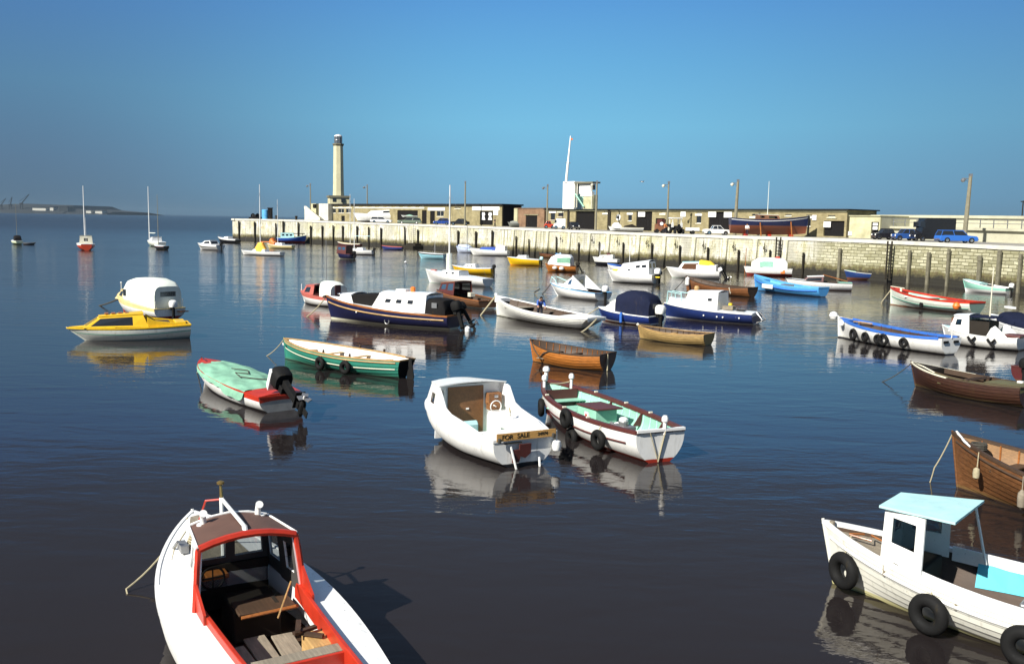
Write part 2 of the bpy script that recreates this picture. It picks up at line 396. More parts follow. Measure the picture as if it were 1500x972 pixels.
    def cabin(b, x0, x1, w0, w1, z0, h0, h1, rf=.3, rr=.0, tum=.12, mat=None, roof=None, sidewin=(), frontwin=(), back=True, backwin=(), over=.04, crown=.06, glass=None, name='cabin', winframe=None, z1=None, door=None, rooft=.035, th=.03, roofname='roof', inmat=None):
        "x0 rear, x1 front; w0,w1 half widths; h0,h1 heights at rear, front; z0/z1 base heights at the rear/front"
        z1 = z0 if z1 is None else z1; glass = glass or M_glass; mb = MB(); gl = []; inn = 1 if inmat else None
        bl = {}
        for sd in (1, -1):
            bl[sd] = [Vector((x0, sd * w0, z0)), Vector((x1, sd * w1, z1)), Vector((x1 - rf, sd * (w1 - tum), z1 + h1)), Vector((x0 + rr, sd * (w0 - tum), z0 + h0))]
        def win(P, hs, frame):
            for (a, c, d, e) in hs:
                g = MB(); g.poly([P(a, d, .012), P(c, d, .012), P(c, e, .012), P(a, e, .012)]); gl.append((g, None))
                if frame:
                    f = MB(); A = [P(a, d, -.006), P(c, d, -.006), P(c, e, -.006), P(a, e, -.006)]
                    f.tube(A + [A[0]], .014, 4); gl.append((f, frame))
        for sd in (1, -1):
            q = bl[sd]; q = [q[1], q[0], q[3], q[2]] if sd > 0 else q
            hs = [(1 - h[1], 1 - h[0], h[2], h[3]) for h in sidewin] if sd > 0 else list(sidewin)
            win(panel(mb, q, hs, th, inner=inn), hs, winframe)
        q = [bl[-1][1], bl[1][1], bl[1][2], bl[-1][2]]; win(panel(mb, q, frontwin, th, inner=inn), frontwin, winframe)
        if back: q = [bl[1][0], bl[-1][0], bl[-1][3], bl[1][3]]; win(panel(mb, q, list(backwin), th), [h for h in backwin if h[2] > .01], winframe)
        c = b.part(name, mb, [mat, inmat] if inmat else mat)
        for g, fm in gl: (b.part('window_frame', g, fm, parent=c) if fm else b.part('window_pane', g, glass, parent=c))
        rm = MB(); rows = []
        for k in range(7):
            s = -1 + 2 * k / 6; row = []
            for xx, ww, zz in ((x0 + rr - over, w0 - tum + over, z0 + h0), (x1 - rf + over, w1 - tum + over, z1 + h1)):
                row.append(Vector((xx, s * ww, zz + .004 + crown * (1 - s * s))))
            rows.append([row[0], row[1], row[1] + Vector((0, 0, rooft)), row[0] + Vector((0, 0, rooft))])
        ids = rm.grid(rows, 0, closed=True); rm.face(ids[0]); rm.face(ids[-1][::-1])
        r = b.part(roofname, rm, roof or mat, smooth=True, ang=30)
        return c, r
    def canopy(b, secs, mat, name='canopy', wins=(), closeends=True, pwr=.45, winmat=None):
        "secs: (x, half width, base z, height)"
        mb = MB(); n = 13; rows = []
        for (x, w_, z, h) in secs:
            row = []
            for k in range(n):
                a = math.pi * k / (n - 1); cx, sz = math.cos(a), math.sin(a)
                row.append(Vector((x, w_ * math.copysign(abs(cx) ** pwr, cx), z + h * abs(sz) ** (pwr * 1.2))))
            rows.append(row)
        ids = mb.grid(rows, 0)
        if closeends: mb.face(ids[0]); mb.face(ids[-1])
        o = b.part(name, mb, mat, smooth=True, ang=45)
        for (x0_, x1_, y0, y1, z0_, z1_) in wins:       # clear plastic windows sewn into the rear or side
            g = MB(); g.box(((x0_ + x1_) / 2, (y0 + y1) / 2, (z0_ + z1_) / 2), (max(.01, abs(x1_ - x0_)), max(.01, abs(y1 - y0)), z1_ - z0_)); b.part('window_pane', g, winmat or M_dglass, parent=o)
        return o
    def mast(b, x, h, z0=0, r=.05, mat=None, rake=0, boom=None, stays=True, name='mast'):
        mb = MB(); top = Vector((x - rake, 0, z0 + h)); mb.tube([(x, 0, z0), ((x + top.x) / 2, 0, z0 + h / 2), top], [r, r * .9, r * .6], 8)
        m = b.part(name, mb, mat or M_alu, smooth=True)
        if boom:
            bm_ = MB(); bm_.tube([(x - .05, 0, z0 + boom[1]), (x - boom[0], 0, z0 + boom[1] + .05)], r * .8, 6); b.part('boom', bm_, boom[2] if len(boom) > 2 else (mat or M_alu), parent=m)
        if stays:
            s_ = MB(); t2 = top - Vector((0, 0, h * .08))
            s_.tube([t2, (b.L * .47, 0, b.zb)], .008, 3); s_.tube([t2, (-b.L * .49, 0, b.zs)], .008, 3)
            for sd in (1, -1): s_.tube([t2, (x - .1, sd * b.hb(b.t(x)), b.sz(b.t(x)))], .008, 3)
            b.part('rigging', s_, M_grey, parent=m)
        return m
    def outboard(b, x, z, y=0, s=1.0, cowl=None, tilt=0, leg=None):
        M = Matrix.Translation((x, y, z)) @ Matrix.Rotation(tilt, 4, 'Y') @ Matrix.Scale(s, 4)
        def T(mb): mb.v = [M @ v for v in mb.v]; return mb
        l = MB(); l.box((-.18, 0, -.35), (.13, .1, .75), taper=1.1); l.box((-.26, 0, -.62), (.36, .2, .025)); l.box((-.06, 0, .02), (.14, .2, .22)); l.lathe([(.02, -.42), (.065, -.3), (.065, -.1), (.02, 0)], (0, 0, -.8), 10, axis='X'); l.box((-.2, 0, -.93), (.14, .02, .22))
        lo = b.part('outboard_motor', T(l), leg or M_black, bevel=.012)
        c = MB(); secs = [(0, .30, .17), (.06, .33, .19), (.24, .34, .19), (.33, .27, .15), (.37, .16, .09)]
        rows = []
        for (h, lx, ly) in secs:
            rows.append([Vector((-.16 + lx * .62 * math.copysign(abs(math.cos(a)) ** .6, math.cos(a)) * 1.0, ly * math.copysign(abs(math.sin(a)) ** .6, math.sin(a)), .06 + h)) for a in [2 * math.pi * k / 14 for k in range(14)]])
        ids = c.grid(rows, 0, closed=True); c.face(ids[0]); c.face(ids[-1]); b.part('cowl', T(c), cowl or M_white, parent=lo, smooth=True)
        p = MB()
        for k in range(3):
            a = k * 2.094; p.box((-.45, .08 * math.cos(a), -.8 + .08 * math.sin(a)), (.02, .1, .12), rx=a, mi=0)
        p.lathe([(.03, -.5), (.035, -.4)], (0, 0, -.8), 8, axis='X'); b.part('propeller', T(p), M_grey, parent=lo)
        return lo
    def hang_tyre(b, t, side, label, R=.3, r=.1, z=.35, group='tyre fenders hung on the boats'):
        p = b.pt(t, b.u_at(t, z + R * .5), side); q = b.pt(t + .03, b.u_at(t, z + R * .5), side); ang = math.atan2(q.y - p.y, q.x - p.x)
        p.y += side * (r + .02); p.z = z
        mb = MB(); mb.torus((0, 0, 0), R - r, r, n=22, k=10, sq=.95); mb.torus((0, 0, 0), R - r * 1.75, r * .25, n=18, k=5)
        o = mb.build('tyre_fender', M_black, smooth=True, loc=b.W @ p, rz=b.rz + ang); tag(o, label, 'tyre', group)
        rp = MB(); g = b.pt(t, 1, side) ; rp.tube([(0, 0, R - r), (0, -side * .04, (b.sz(t) - z) * .7), (0, -side * (r + .02), b.sz(t) - z + .03)], .014, 5)
        rp.build('lanyard', M_rope, parent=o)
        return o
def rope(name, pts, label, r=.016, mat=None, sag=0, group=None, cat='rope'):
    P = []
    pts = [Vector(p) for p in pts]
    for i in range(len(pts) - 1):
        for k in range(8):
            s = k / 8; p = pts[i].lerp(pts[i + 1], s); p.z -= sag * 4 * s * (1 - s); P.append(p)
    P.append(pts[-1]); c = P[0].copy(); mb = MB(); mb.tube([p - c for p in P], r, 6); o = mb.build(name, mat or M_rope, smooth=True, loc=c)
    return tag(o, label, cat, group)
#@@PARTS@@
# ================================================================== THE SETTING
# --- water
def watermat():
    m, nt, b = newmat('harbour_water')
    b.inputs['Base Color'].default_value = (.0165, .0135, .0135, 1); b.inputs['Specular Tint'].default_value = (1, .80, .62, 1); b.inputs['Roughness'].default_value = .035; b.inputs['IOR'].default_value = 1.42; b.inputs['Specular IOR Level'].default_value = .5
    t = nt.nodes.new('ShaderNodeTexCoord')
    def nz(scale, vec, detail, rot=0, dist=0.0):
        mp = nt.nodes.new('ShaderNodeMapping'); mp.inputs['Scale'].default_value = vec; mp.inputs['Rotation'].default_value = (0, 0, rot); nt.links.new(t.outputs['Object'], mp.inputs[0])
        n = nt.nodes.new('ShaderNodeTexNoise'); n.inputs['Scale'].default_value = scale; n.inputs['Detail'].default_value = detail; n.inputs['Roughness'].default_value = .5; n.inputs['Distortion'].default_value = dist
        nt.links.new(mp.outputs[0], n.inputs['Vector']); return n.outputs[0]
    def madd(a, k, c=None):
        x = nt.nodes.new('ShaderNodeMath'); x.operation = 'MULTIPLY_ADD'; nt.links.new(a, x.inputs[0]); x.inputs[1].default_value = k
        if c is None: x.inputs[2].default_value = 0
        else: nt.links.new(c, x.inputs[2])
        return x.outputs[0]
    h = madd(nz(1.0, (.35, .95, 1), 2, R_(12), .6), .030)          # slow swell across the harbour
    h = madd(nz(3.4, (.45, 1.0, 1), 3, R_(-8), .4), .0105, h)        # wind ripples
    h = madd(nz(11, (.6, 1.0, 1), 2, R_(5)), .0022, h)
    # gust patches: ripples are stronger in some places than others
    ry = nt.nodes.new('ShaderNodeSeparateXYZ'); nt.links.new(t.outputs['Object'], ry.inputs[0]); rr = nt.nodes.new('ShaderNodeMapRange'); nt.links.new(ry.outputs[1], rr.inputs[0]); rr.inputs[1].default_value = 50; rr.inputs[2].default_value = 420; rr.inputs[3].default_value = .035; rr.inputs[4].default_value = .24; nt.links.new(rr.outputs[0], b.inputs['Roughness'])   # unresolved wavelets farther out
    g = nz(.035, (1, 2.2, 1), 3, R_(8)); mr = nt.nodes.new('ShaderNodeMapRange'); nt.links.new(g, mr.inputs[0]); mr.inputs[1].default_value = .38; mr.inputs[2].default_value = .62; mr.inputs[3].default_value = .55; mr.inputs[4].default_value = 1.15
    sy = nt.nodes.new('ShaderNodeSeparateXYZ'); nt.links.new(t.outputs['Object'], sy.inputs[0]); my = nt.nodes.new('ShaderNodeMapRange'); nt.links.new(sy.outputs[1], my.inputs[0]); my.inputs[1].default_value = 40; my.inputs[2].default_value = 150; my.inputs[3].default_value = .68; my.inputs[4].default_value = 3.6   # the open end of the harbour is more ruffled
    mf = nt.nodes.new('ShaderNodeMapRange'); nt.links.new(sy.outputs[1], mf.inputs[0]); mf.inputs[1].default_value = 200; mf.inputs[2].default_value = 700; mf.inputs[3].default_value = 1; mf.inputs[4].default_value = 3
    mq = nt.nodes.new('ShaderNodeMath'); mq.operation = 'MULTIPLY'; nt.links.new(my.outputs[0], mq.inputs[0]); nt.links.new(mf.outputs[0], mq.inputs[1]); my = mq
    mz = nt.nodes.new('ShaderNodeMath'); mz.operation = 'MULTIPLY'; nt.links.new(my.outputs[0], mz.inputs[0]); nt.links.new(mr.outputs[0], mz.inputs[1])
    mu = nt.nodes.new('ShaderNodeMath'); mu.operation = 'MULTIPLY'; nt.links.new(h, mu.inputs[0]); nt.links.new(mz.outputs[0], mu.inputs[1])
    bp = nt.nodes.new('ShaderNodeBump'); bp.inputs['Distance'].default_value = 1; bp.inputs['Strength'].default_value = 1.0; nt.links.new(mu.outputs[0], bp.inputs['Height']); nt.links.new(bp.outputs[0], b.inputs['Normal'])
    return m
mb = MB(); mb.poly([(-30000, -200, 0), (30000, -200, 0), (30000, 40000, 0), (-30000, 40000, 0)])
tag(mb.build('sea_water', watermat()), 'grey blue rippled harbour water', kind='structure')
# --- the quay line
QP = [(345, 352, 320.5), (392, 353.5, 320.8), (440, 355.5, 322), (500, 358, 325.5), (590, 362, 328), (660, 367, 330.3), (760, 374, 333.2), (850, 380, 338), (960, 388, 343), (1080, 396, 346), (1180, 403, 348), (1290, 411, 351.5), (1400, 420, 357), (1500, 430, 362)]
PATH = []; 
for (x, yw, yt) in QP:
    p = at(x, yw); PATH.append([p.x, p.y, z_at(p, yt)])
for _ in range(2):
    for i in range(1, len(PATH) - 1):
        for k in (0, 1, 2): PATH[i][k] = PATH[i][k] * .6 + .2 * (PATH[i - 1][k] + PATH[i + 1][k])
d = Vector(PATH[-1]) - Vector(PATH[-2]); PATH.append([PATH[-1][0] + d.x * .6 + 5, PATH[-1][1] + d.y * 2.2, PATH[-1][2]]); PATH.append([PATH[-1][0] + d.x, PATH[-1][1] + d.y * 2.5, PATH[-1][2]])
PATH = [Vector(p) for p in PATH]
SEG = [0]
for i in range(1, len(PATH)): SEG.append(SEG[-1] + (PATH[i].xy - PATH[i - 1].xy).length)
def qs(s, off=0.0):
    "point at distance s along the quay edge, off metres inland; returns point on the deck, tangent angle"
    i = max(0, min(len(PATH) - 2, next((k for k in range(len(SEG) - 1) if SEG[k + 1] >= s), len(SEG) - 2)))
    f = (s - SEG[i]) / (SEG[i + 1] - SEG[i]); p = PATH[i].lerp(PATH[i + 1], f)
    def tan(k): k = max(1, min(len(PATH) - 2, k)); return (PATH[k + 1] - PATH[k - 1]).xy.normalized()
    t = (tan(i) * (1 - f) + tan(i + 1) * f).normalized() if 0 <= f <= 1 else tan(i)
    return Vector((p.x - t.y * off, p.y + t.x * off, p.z)), math.atan2(t.y, t.x)
def qpx(px, off=0.0, z=None):
    lo, hi = 0.0, SEG[-1]
    for _ in range(40):
        m = (lo + hi) / 2; p, _a = qs(m, off)
        if p.y < 5 or proj((p.x, p.y, p.z if z is None else z))[0] > px: hi = m
        else: lo = m
    p, a = qs(lo, off); return p, a, lo
S_STONE = qpx(1175)[2]
def wallmat():
    m, nt, b = newmat('quay_stone'); L_ = nt.links.new
    uv = nt.nodes.new('ShaderNodeUVMap'); uv.uv_map = 'UVMap'; sp = nt.nodes.new('ShaderNodeSeparateXYZ'); L_(uv.outputs[0], sp.inputs[0])
    def nz(scale, vec=(1, 1, 1), lo=.4, hi=.6, detail=5, rough=.65):
        mp = nt.nodes.new('ShaderNodeMapping'); mp.inputs['Scale'].default_value = vec; L_(uv.outputs[0], mp.inputs[0])
        n = nt.nodes.new('ShaderNodeTexNoise'); n.inputs['Scale'].default_value = scale; n.inputs['Detail'].default_value = detail; n.inputs['Roughness'].default_value = rough; L_(mp.outputs[0], n.inputs['Vector'])
        mr = nt.nodes.new('ShaderNodeMapRange'); mr.inputs[1].default_value = lo; mr.inputs[2].default_value = hi; L_(n.outputs[0], mr.inputs[0]); return mr.outputs[0]
    br = nt.nodes.new('ShaderNodeTexBrick'); dv_ = nt.nodes.new('ShaderNodeVectorMath'); dv_.operation = 'MULTIPLY_ADD'; dn = nt.nodes.new('ShaderNodeTexNoise'); dn.inputs['Scale'].default_value = .8; dn.inputs['Detail'].default_value = 3; L_(uv.outputs[0], dn.inputs['Vector']); L_(dn.outputs[1], dv_.inputs[0]); dv_.inputs[1].default_value = (.5, .22, 0); L_(uv.outputs[0], dv_.inputs[2]); L_(dv_.outputs[0], br.inputs['Vector']); br.inputs['Scale'].default_value = 1; br.inputs['Brick Width'].default_value = 1.0; br.inputs['Row Height'].default_value = .36; br.inputs['Mortar Size'].default_value = .05; br.inputs['Mortar Smooth'].default_value = .4
    br.inputs['Color1'].default_value = (.27, .26, .16, 1); br.inputs['Color2'].default_value = (.58, .56, .40, 1); br.inputs['Mortar'].default_value = (.10, .095, .05, 1)
    conc = mixc(nt, nz(.35, (1, 1, 1), .42, .62), (.72, .70, .63), (.56, .53, .32))
    conc = mixc(nt, nz(1.6, (1, .6, 1), .58, .66), conc, (.17, .16, .07))
    conc = mixc(nt, nz(1.1, (2.5, .18, 1), .54, .66), conc, (.36, .34, .15))
    conc = mixc(nt, nz(.9, (1, 1, 1), .62, .70), conc, (.42, .22, .06))
    conc = mixc(nt, nz(.7, (3.2, .10, 1), .53, .60, 6, .8), conc, (.19, .185, .11))
    conc = mixc(nt, nz(.22, (1, .8, 1), .42, .66), conc, (.38, .37, .30))
    ms = nt.nodes.new('ShaderNodeMath'); ms.operation = 'MULTIPLY_ADD'; L_(nz(.12, lo=.3, hi=.7), ms.inputs[0]); ms.inputs[1].default_value = 22; L_(sp.outputs[0], ms.inputs[2])
    mr = nt.nodes.new('ShaderNodeMapRange'); mr.inputs[1].default_value = S_STONE + 6; mr.inputs[2].default_value = S_STONE + 16; L_(ms.outputs[0], mr.inputs[0])
    c = mixc(nt, mr.outputs[0], conc, mixc(nt, nz(1.7, lo=.35, hi=.7), br.outputs[0], mixc(nt, .6, br.outputs[0], (.24, .22, .11))))
    c = mixc(nt, nz(3.5, lo=.60, hi=.70), c, (.14, .13, .07))
    c = mixc(nt, nz(.5, (1, 1.6, 1), .55, .72, 6, .7), c, (.30, .29, .20))
    # weed and wet stone below the high water mark
    wz = nt.nodes.new('ShaderNodeMath'); wz.operation = 'MULTIPLY_ADD'; L_(nz(.9, (1, .6, 1), 0, 1, 6, .75), wz.inputs[0]); wz.inputs[1].default_value = -2.1; L_(sp.outputs[1], wz.inputs[2])
    w1 = nt.nodes.new('ShaderNodeMapRange'); w1.inputs[1].default_value = .35; w1.inputs[2].default_value = .85; L_(wz.outputs[0], w1.inputs[0])
    w2 = nt.nodes.new('ShaderNodeMapRange'); w2.inputs[1].default_value = -.25; w2.inputs[2].default_value = .3; L_(wz.outputs[0], w2.inputs[0])
    weed = mixc(nt, w2.outputs[0], (.020, .018, .012), mixc(nt, nz(2.5, lo=.4, hi=.6), (.11, .085, .04), (.16, .15, .06)))
    c = mixc(nt, w1.outputs[0], weed, c)
    L_(c, b.inputs['Base Color']); b.inputs['Roughness'].default_value = .85
    bump(nt, b, br.outputs['Fac'], -.05, .6)
    return m
M_wall = wallmat()
def quay_strip(offs, zf, s0, s1, n=60):
    return [[(qs(s0 + (s1 - s0) * i / n, o)[0].xy, zf(k, qs(s0 + (s1 - s0) * i / n)[0].z)) for k, o in enumerate(offs)] for i in range(n + 1)]
def strip_obj(name, offs, zf, s0, s1, mat, n=90, label=None, cat=None, kind=None, uvz=True, close=False):
    me = bpy.data.meshes.new(name); v = []; f = []; uv = []
    for i in range(n + 1):
        s = s0 + (s1 - s0) * i / n; zz = qs(s)[0].z
        for k, o in enumerate(offs):
            p = qs(s, o)[0]; v.append((p.x, p.y, zf(k, zz)))
    K = len(offs)
    for i in range(n):
        for k in range(K - 1): f.append((i * K + k, (i + 1) * K + k, (i + 1) * K + k + 1, i * K + k + 1))
    if close: f.append(tuple(range(K))); f.append(tuple(range(n * K + K - 1, n * K - 1, -1)))
    me.from_pydata(v, [], f); ul = me.uv_layers.new(name='UVMap')
    for p in me.polygons:
        for li in p.loop_indices:
            vi = me.loops[li].vertex_index; s = s0 + (s1 - s0) * (vi // K) / n; flat = abs(p.normal.z) > .7
            ul.data[li].uv = (s, offs[vi % K] if flat else v[vi][2])
    me.materials.append(mat); o = bpy.data.objects.new(name, me); COL.objects.link(o); return tag(o, label, cat, kind=kind)
WID = 27
quay = empty('harbour_quay', qs(0)[0].xy.to_3d(), 0, 'long pale stone harbour quay with dark weed along its foot', 'quay')
def adopt(o, parent):
    "keep the place of o while making it a part"
    for v in o.data.vertices: v.co = v.co - parent.location
    o.parent = parent; return o
adopt(strip_obj('quay_wall', [-.35, 0, 0], lambda k, z: (-2.0, z - .35, z - .35)[k], 0, SEG[-1], M_wall), quay)
# rounded seaward head of the pier
hw = []; p0, a0 = qs(0); t0 = Vector((math.cos(a0), math.sin(a0))); n0 = Vector((-t0.y, t0.x))
hpts = [p0.xy + n0 * (WID / 2) - (n0 * math.cos(math.pi * k / 12) * WID / 2 + t0 * math.sin(math.pi * k / 12) * 6) for k in range(13)]
me = bpy.data.meshes.new('pier_head'); v = []; f = []
for q in hpts: v += [(q.x, q.y, -2), (q.x, q.y, p0.z - .35)]
for k in range(12): f.append((2 * k, 2 * k + 2, 2 * k + 3, 2 * k + 1))
me.from_pydata(v, [], f); ul = me.uv_layers.new(name='UVMap')
for p in me.polygons:
    for li in p.loop_indices: vi = me.loops[li].vertex_index; ul.data[li].uv = (-(vi // 2) * 3.2, v[vi][2])
me.materials.append(M_wall); o = bpy.data.objects.new('pier_head', me); COL.objects.link(o); adopt(o, quay)
M_deck = paint('quay_paving', (.30, .285, .245), .9, .35, .5); M_coping = paint('coping_stone', (.66, .64, .56), .85, .35, .8)
dk = strip_obj('quay_deck', [.6, WID], lambda k, z: z, 0, SEG[-1], M_deck, kind='structure', label='worn concrete deck on top of the quay')
me = bpy.data.meshes.new('coping'); mb = MB(); mb.poly([(q.x, q.y, p0.z) for q in hpts]); mb.build('quay_deck', M_deck)['kind'] = 'structure'
adopt(strip_obj('coping', [-.12, -.12, .6, .6], lambda k, z: (z - .36, z + .05, z + .05, z - .1)[k], 0, SEG[-1], M_coping), quay)
mb = MB()
for k in range(12): 
    a, b_ = hpts[k], hpts[k + 1]; c = (a + b_) / 2; dd = b_ - a; mb.box((c.x, c.y, p0.z - .15), (dd.length + .1, .6, .42), rz=math.atan2(dd.y, dd.x))
adopt(mb.build('coping', M_coping), quay)
# buttress piers of the wall and the dark timber fender piles
M_pile = paint('fender_timber', (.035, .03, .022), .85, .4, 4); M_pile2 = paint('grey_fender_timber', (.19, .175, .12), .85, .6, 3)
def on_wall(px):
    p, a, s = qpx(px, -.4, 2.5); return p, a, s
pier_px = [750, 765, 782, 800, 832, 861, 889, 933, 971, 1014, 1060, 1104, 1148]
for px in pier_px:
    p, a, s = on_wall(px); mb = MB(); z = p.z - .36; mb.prism([(-.9, -2), (-.02, -2), (-.02, z), (-.22, z)], -.45, .45)
    # local x is outward here
    o = mb.build('buttress', M_wall, uv=True); o.parent = quay; q = qs(s, -.02)[0]
    for v_ in o.data.vertices:
        x, y = v_.co.x, v_.co.y; v_.co.x, v_.co.y = y, x
    o.data.flip_normals(); o.location = Vector((q.x, q.y, 0)) - quay.location; o.rotation_euler.z = a
pile_px = [350, 373, 404, 415, 437, 455, 472, 488, 502, 523, 540, 558, 593, 612, 671, 697, 721, 756, 775, 815, 848, 878, 913, 955, 996, 1037, 1082, 1128, 1177, 1230, 1332, 1360, 1389, 1435, 1463, 1494]
pile_src = None; rnd = random.Random(3)
for i, px in enumerate(pile_px):
    p, a, s = on_wall(px); mid_ = 740 < px < 1200; z = p.z - (1.1 if mid_ else .3) - rnd.random() * .9; wd = (.18 if mid_ else .36) * rnd.uniform(.75, 1.15)
    q = qs(s, -.42)[0]; mb = MB(); mb.box((0, 0, (z - 2) / 2), (wd, .26, z + 2)); mb.box((0, -.14, z - .5), (wd * 1.25, .06, .12)); 
    o = mb.build('fender_pile', M_pile if px < 1200 else M_pile2, loc=(q.x, q.y, 0), rz=a, bevel=.03)
    nm = ['far', 'outer', 'middle', 'near', 'nearest'][min(4, int(px / 300))]
    tag(o, 'dark vertical timber fender pile on the %s stretch of the quay wall' % nm, 'fender pile', 'fender piles on the %s stretch of the quay wall' % nm)
def ladder(px, w_, bottom, label, mat):
    p, a, s = on_wall(px); q = qs(s, -.75)[0]; e = empty('quay_ladder', (q.x, q.y, 0), a, label, 'ladder')
    for sx in (-1, 1):
        mb = MB(); mb.box((sx * w_ / 2, 0, (p.z + bottom) / 2), (.14, .14, p.z - bottom)); mb.build('rail', mat, e)
    n = int((p.z - bottom) / .42)
    for k in range(n): mb = MB(); mb.box((0, 0, bottom + .2 + k * .42), (w_ - .14, .1, .09)); mb.build('rung', mat, e)
ladder(604, 1.5, .7, 'wide pale ladder down the quay below the parked cars', M_cream)
ladder(1142, .7, .3, 'dark iron ladder down the quay beside the hauled out boat', M_pile)
ladder(1305, .6, .3, 'dark iron ladder on the stone wall below the black van', M_pile)
# landing at the foot of the wide ladder
q = qs(qpx(602, -1.5, .5)[2], -1.8)[0]; mb = MB(); mb.box((0, 0, .1), (6, 2.6, 1.2)); mb.box((1.2, .3, .9), (3, 1.6, .6)); tag(mb.build('landing_stage', M_pile, loc=(q.x, q.y, 0), rz=qs(qpx(602)[2])[1], bevel=.06), 'dark weedy landing stage at the foot of the wide ladder', 'landing stage')
# chains hanging on the wall between the buttresses
for i, px in enumerate([822, 868, 905, 948, 990, 1031, 1075, 1120]):
    p, a, s = on_wall(px); q = qs(s, -.5)[0]; mb = MB(); mb.tube([(0, 0, p.z - .8), (.05, -.03, p.z - 1.5), (-.04, 0, p.z - 2.2)], .05, 5); mb.torus((0, -.05, p.z - 1.5), .17, .06, n=10, k=5)
    tag(mb.build('mooring_chain', M_pile, loc=(q.x, q.y, 0), rz=a), 'short rusty chain and ring hanging on the quay wall between buttresses', 'chain', 'mooring chains on the quay wall')
# --- sea wall behind the quay at the right
M_swall = paint('sea_wall_render', (.50, .485, .36), .85, .35, .35); M_swall2 = paint('upper_wall_render', (.60, .57, .44), .85, .3, .3)
s_a = qpx(1225, 14)[2]; s_b = SEG[-1]
zl = z_at(qpx(1400, 15)[0], 333) - qpx(1400, 15)[0].z; zu = z_at(qpx(1400, 19)[0], 315.5) - qpx(1400, 19)[0].z
sw = strip_obj('sea_wall', [15, 15, 14.6, 14.6, 19, 19, 18.7, 18.7, 20, 20], lambda k, z: z + (0, zl - .3, zl - .3, zl, zl, zu - .35, zu - .35, zu, zu, 0)[k], s_a, s_b, M_swall, label='tall pale two stepped sea wall behind the right end of the quay', cat='sea wall', close=True)
rail = empty('walkway_railing', qs(s_a, 15)[0].xy.to_3d(), 0, 'grey post and rail fence along the sea wall walkway', 'railing'); rm_ = MB(); n = 46; tops = []
for i in range(n):
    s = s_a + 3 + (s_b - s_a - 8) * i / (n - 1); p = qs(s, 14.9)[0]; b0 = Vector((p.x, p.y, p.z + zl)) - rail.location
    mb = MB(); mb.box(b0 + Vector((0, 0, .5)), (.09, .09, 1.0)); mb.build('post', M_grey, rail); tops.append(b0)
for h in (.55, 1.0): rm_.tube([t_ + Vector((0, 0, h)) for t_ in tops], .04, 5)
rm_.build('rail', M_grey, rail)
# --- buildings on the quay
def brickmat(name, c1, c2, mort, sc=1.0):
    m, nt, b = newmat(name); uv = nt.nodes.new('ShaderNodeUVMap'); uv.uv_map = 'UVMap'
    br = nt.nodes.new('ShaderNodeTexBrick'); nt.links.new(uv.outputs[0], br.inputs[0]); br.inputs['Scale'].default_value = sc; br.inputs['Brick Width'].default_value = .45; br.inputs['Row Height'].default_value = .15; br.inputs['Mortar Size'].default_value = .015
    for k, c in (('Color1', c1), ('Color2', c2), ('Mortar', mort)): br.inputs[k].default_value = (*c, 1)
    c = mixc(nt, noise(nt, .7, 5, lo=.35, hi=.75), br.outputs[0], tuple(x * .55 for x in c1)); nt.links.new(c, b.inputs[0]); b.inputs['Roughness'].default_value = .85; return m
M_yb = brickmat('yellow_brick', (.30, .25, .12), (.40, .34, .18), (.25, .22, .14)); M_rb = brickmat('red_brick', (.24, .13, .07), (.30, .18, .10), (.2, .15, .1))
M_pale = brickmat('pale_blockwork', (.58, .55, .33), (.62, .59, .38), (.5, .48, .3)); M_tar = paint('tarred_roof', (.02, .02, .022), .8); M_drk = paint('dark_doorway', (.012, .011, .011), .8, .1)
M_endshade = paint('painted_end_shade', (.018, .016, .015), .8)  # near black for the shed's end wall: its shade is painted in
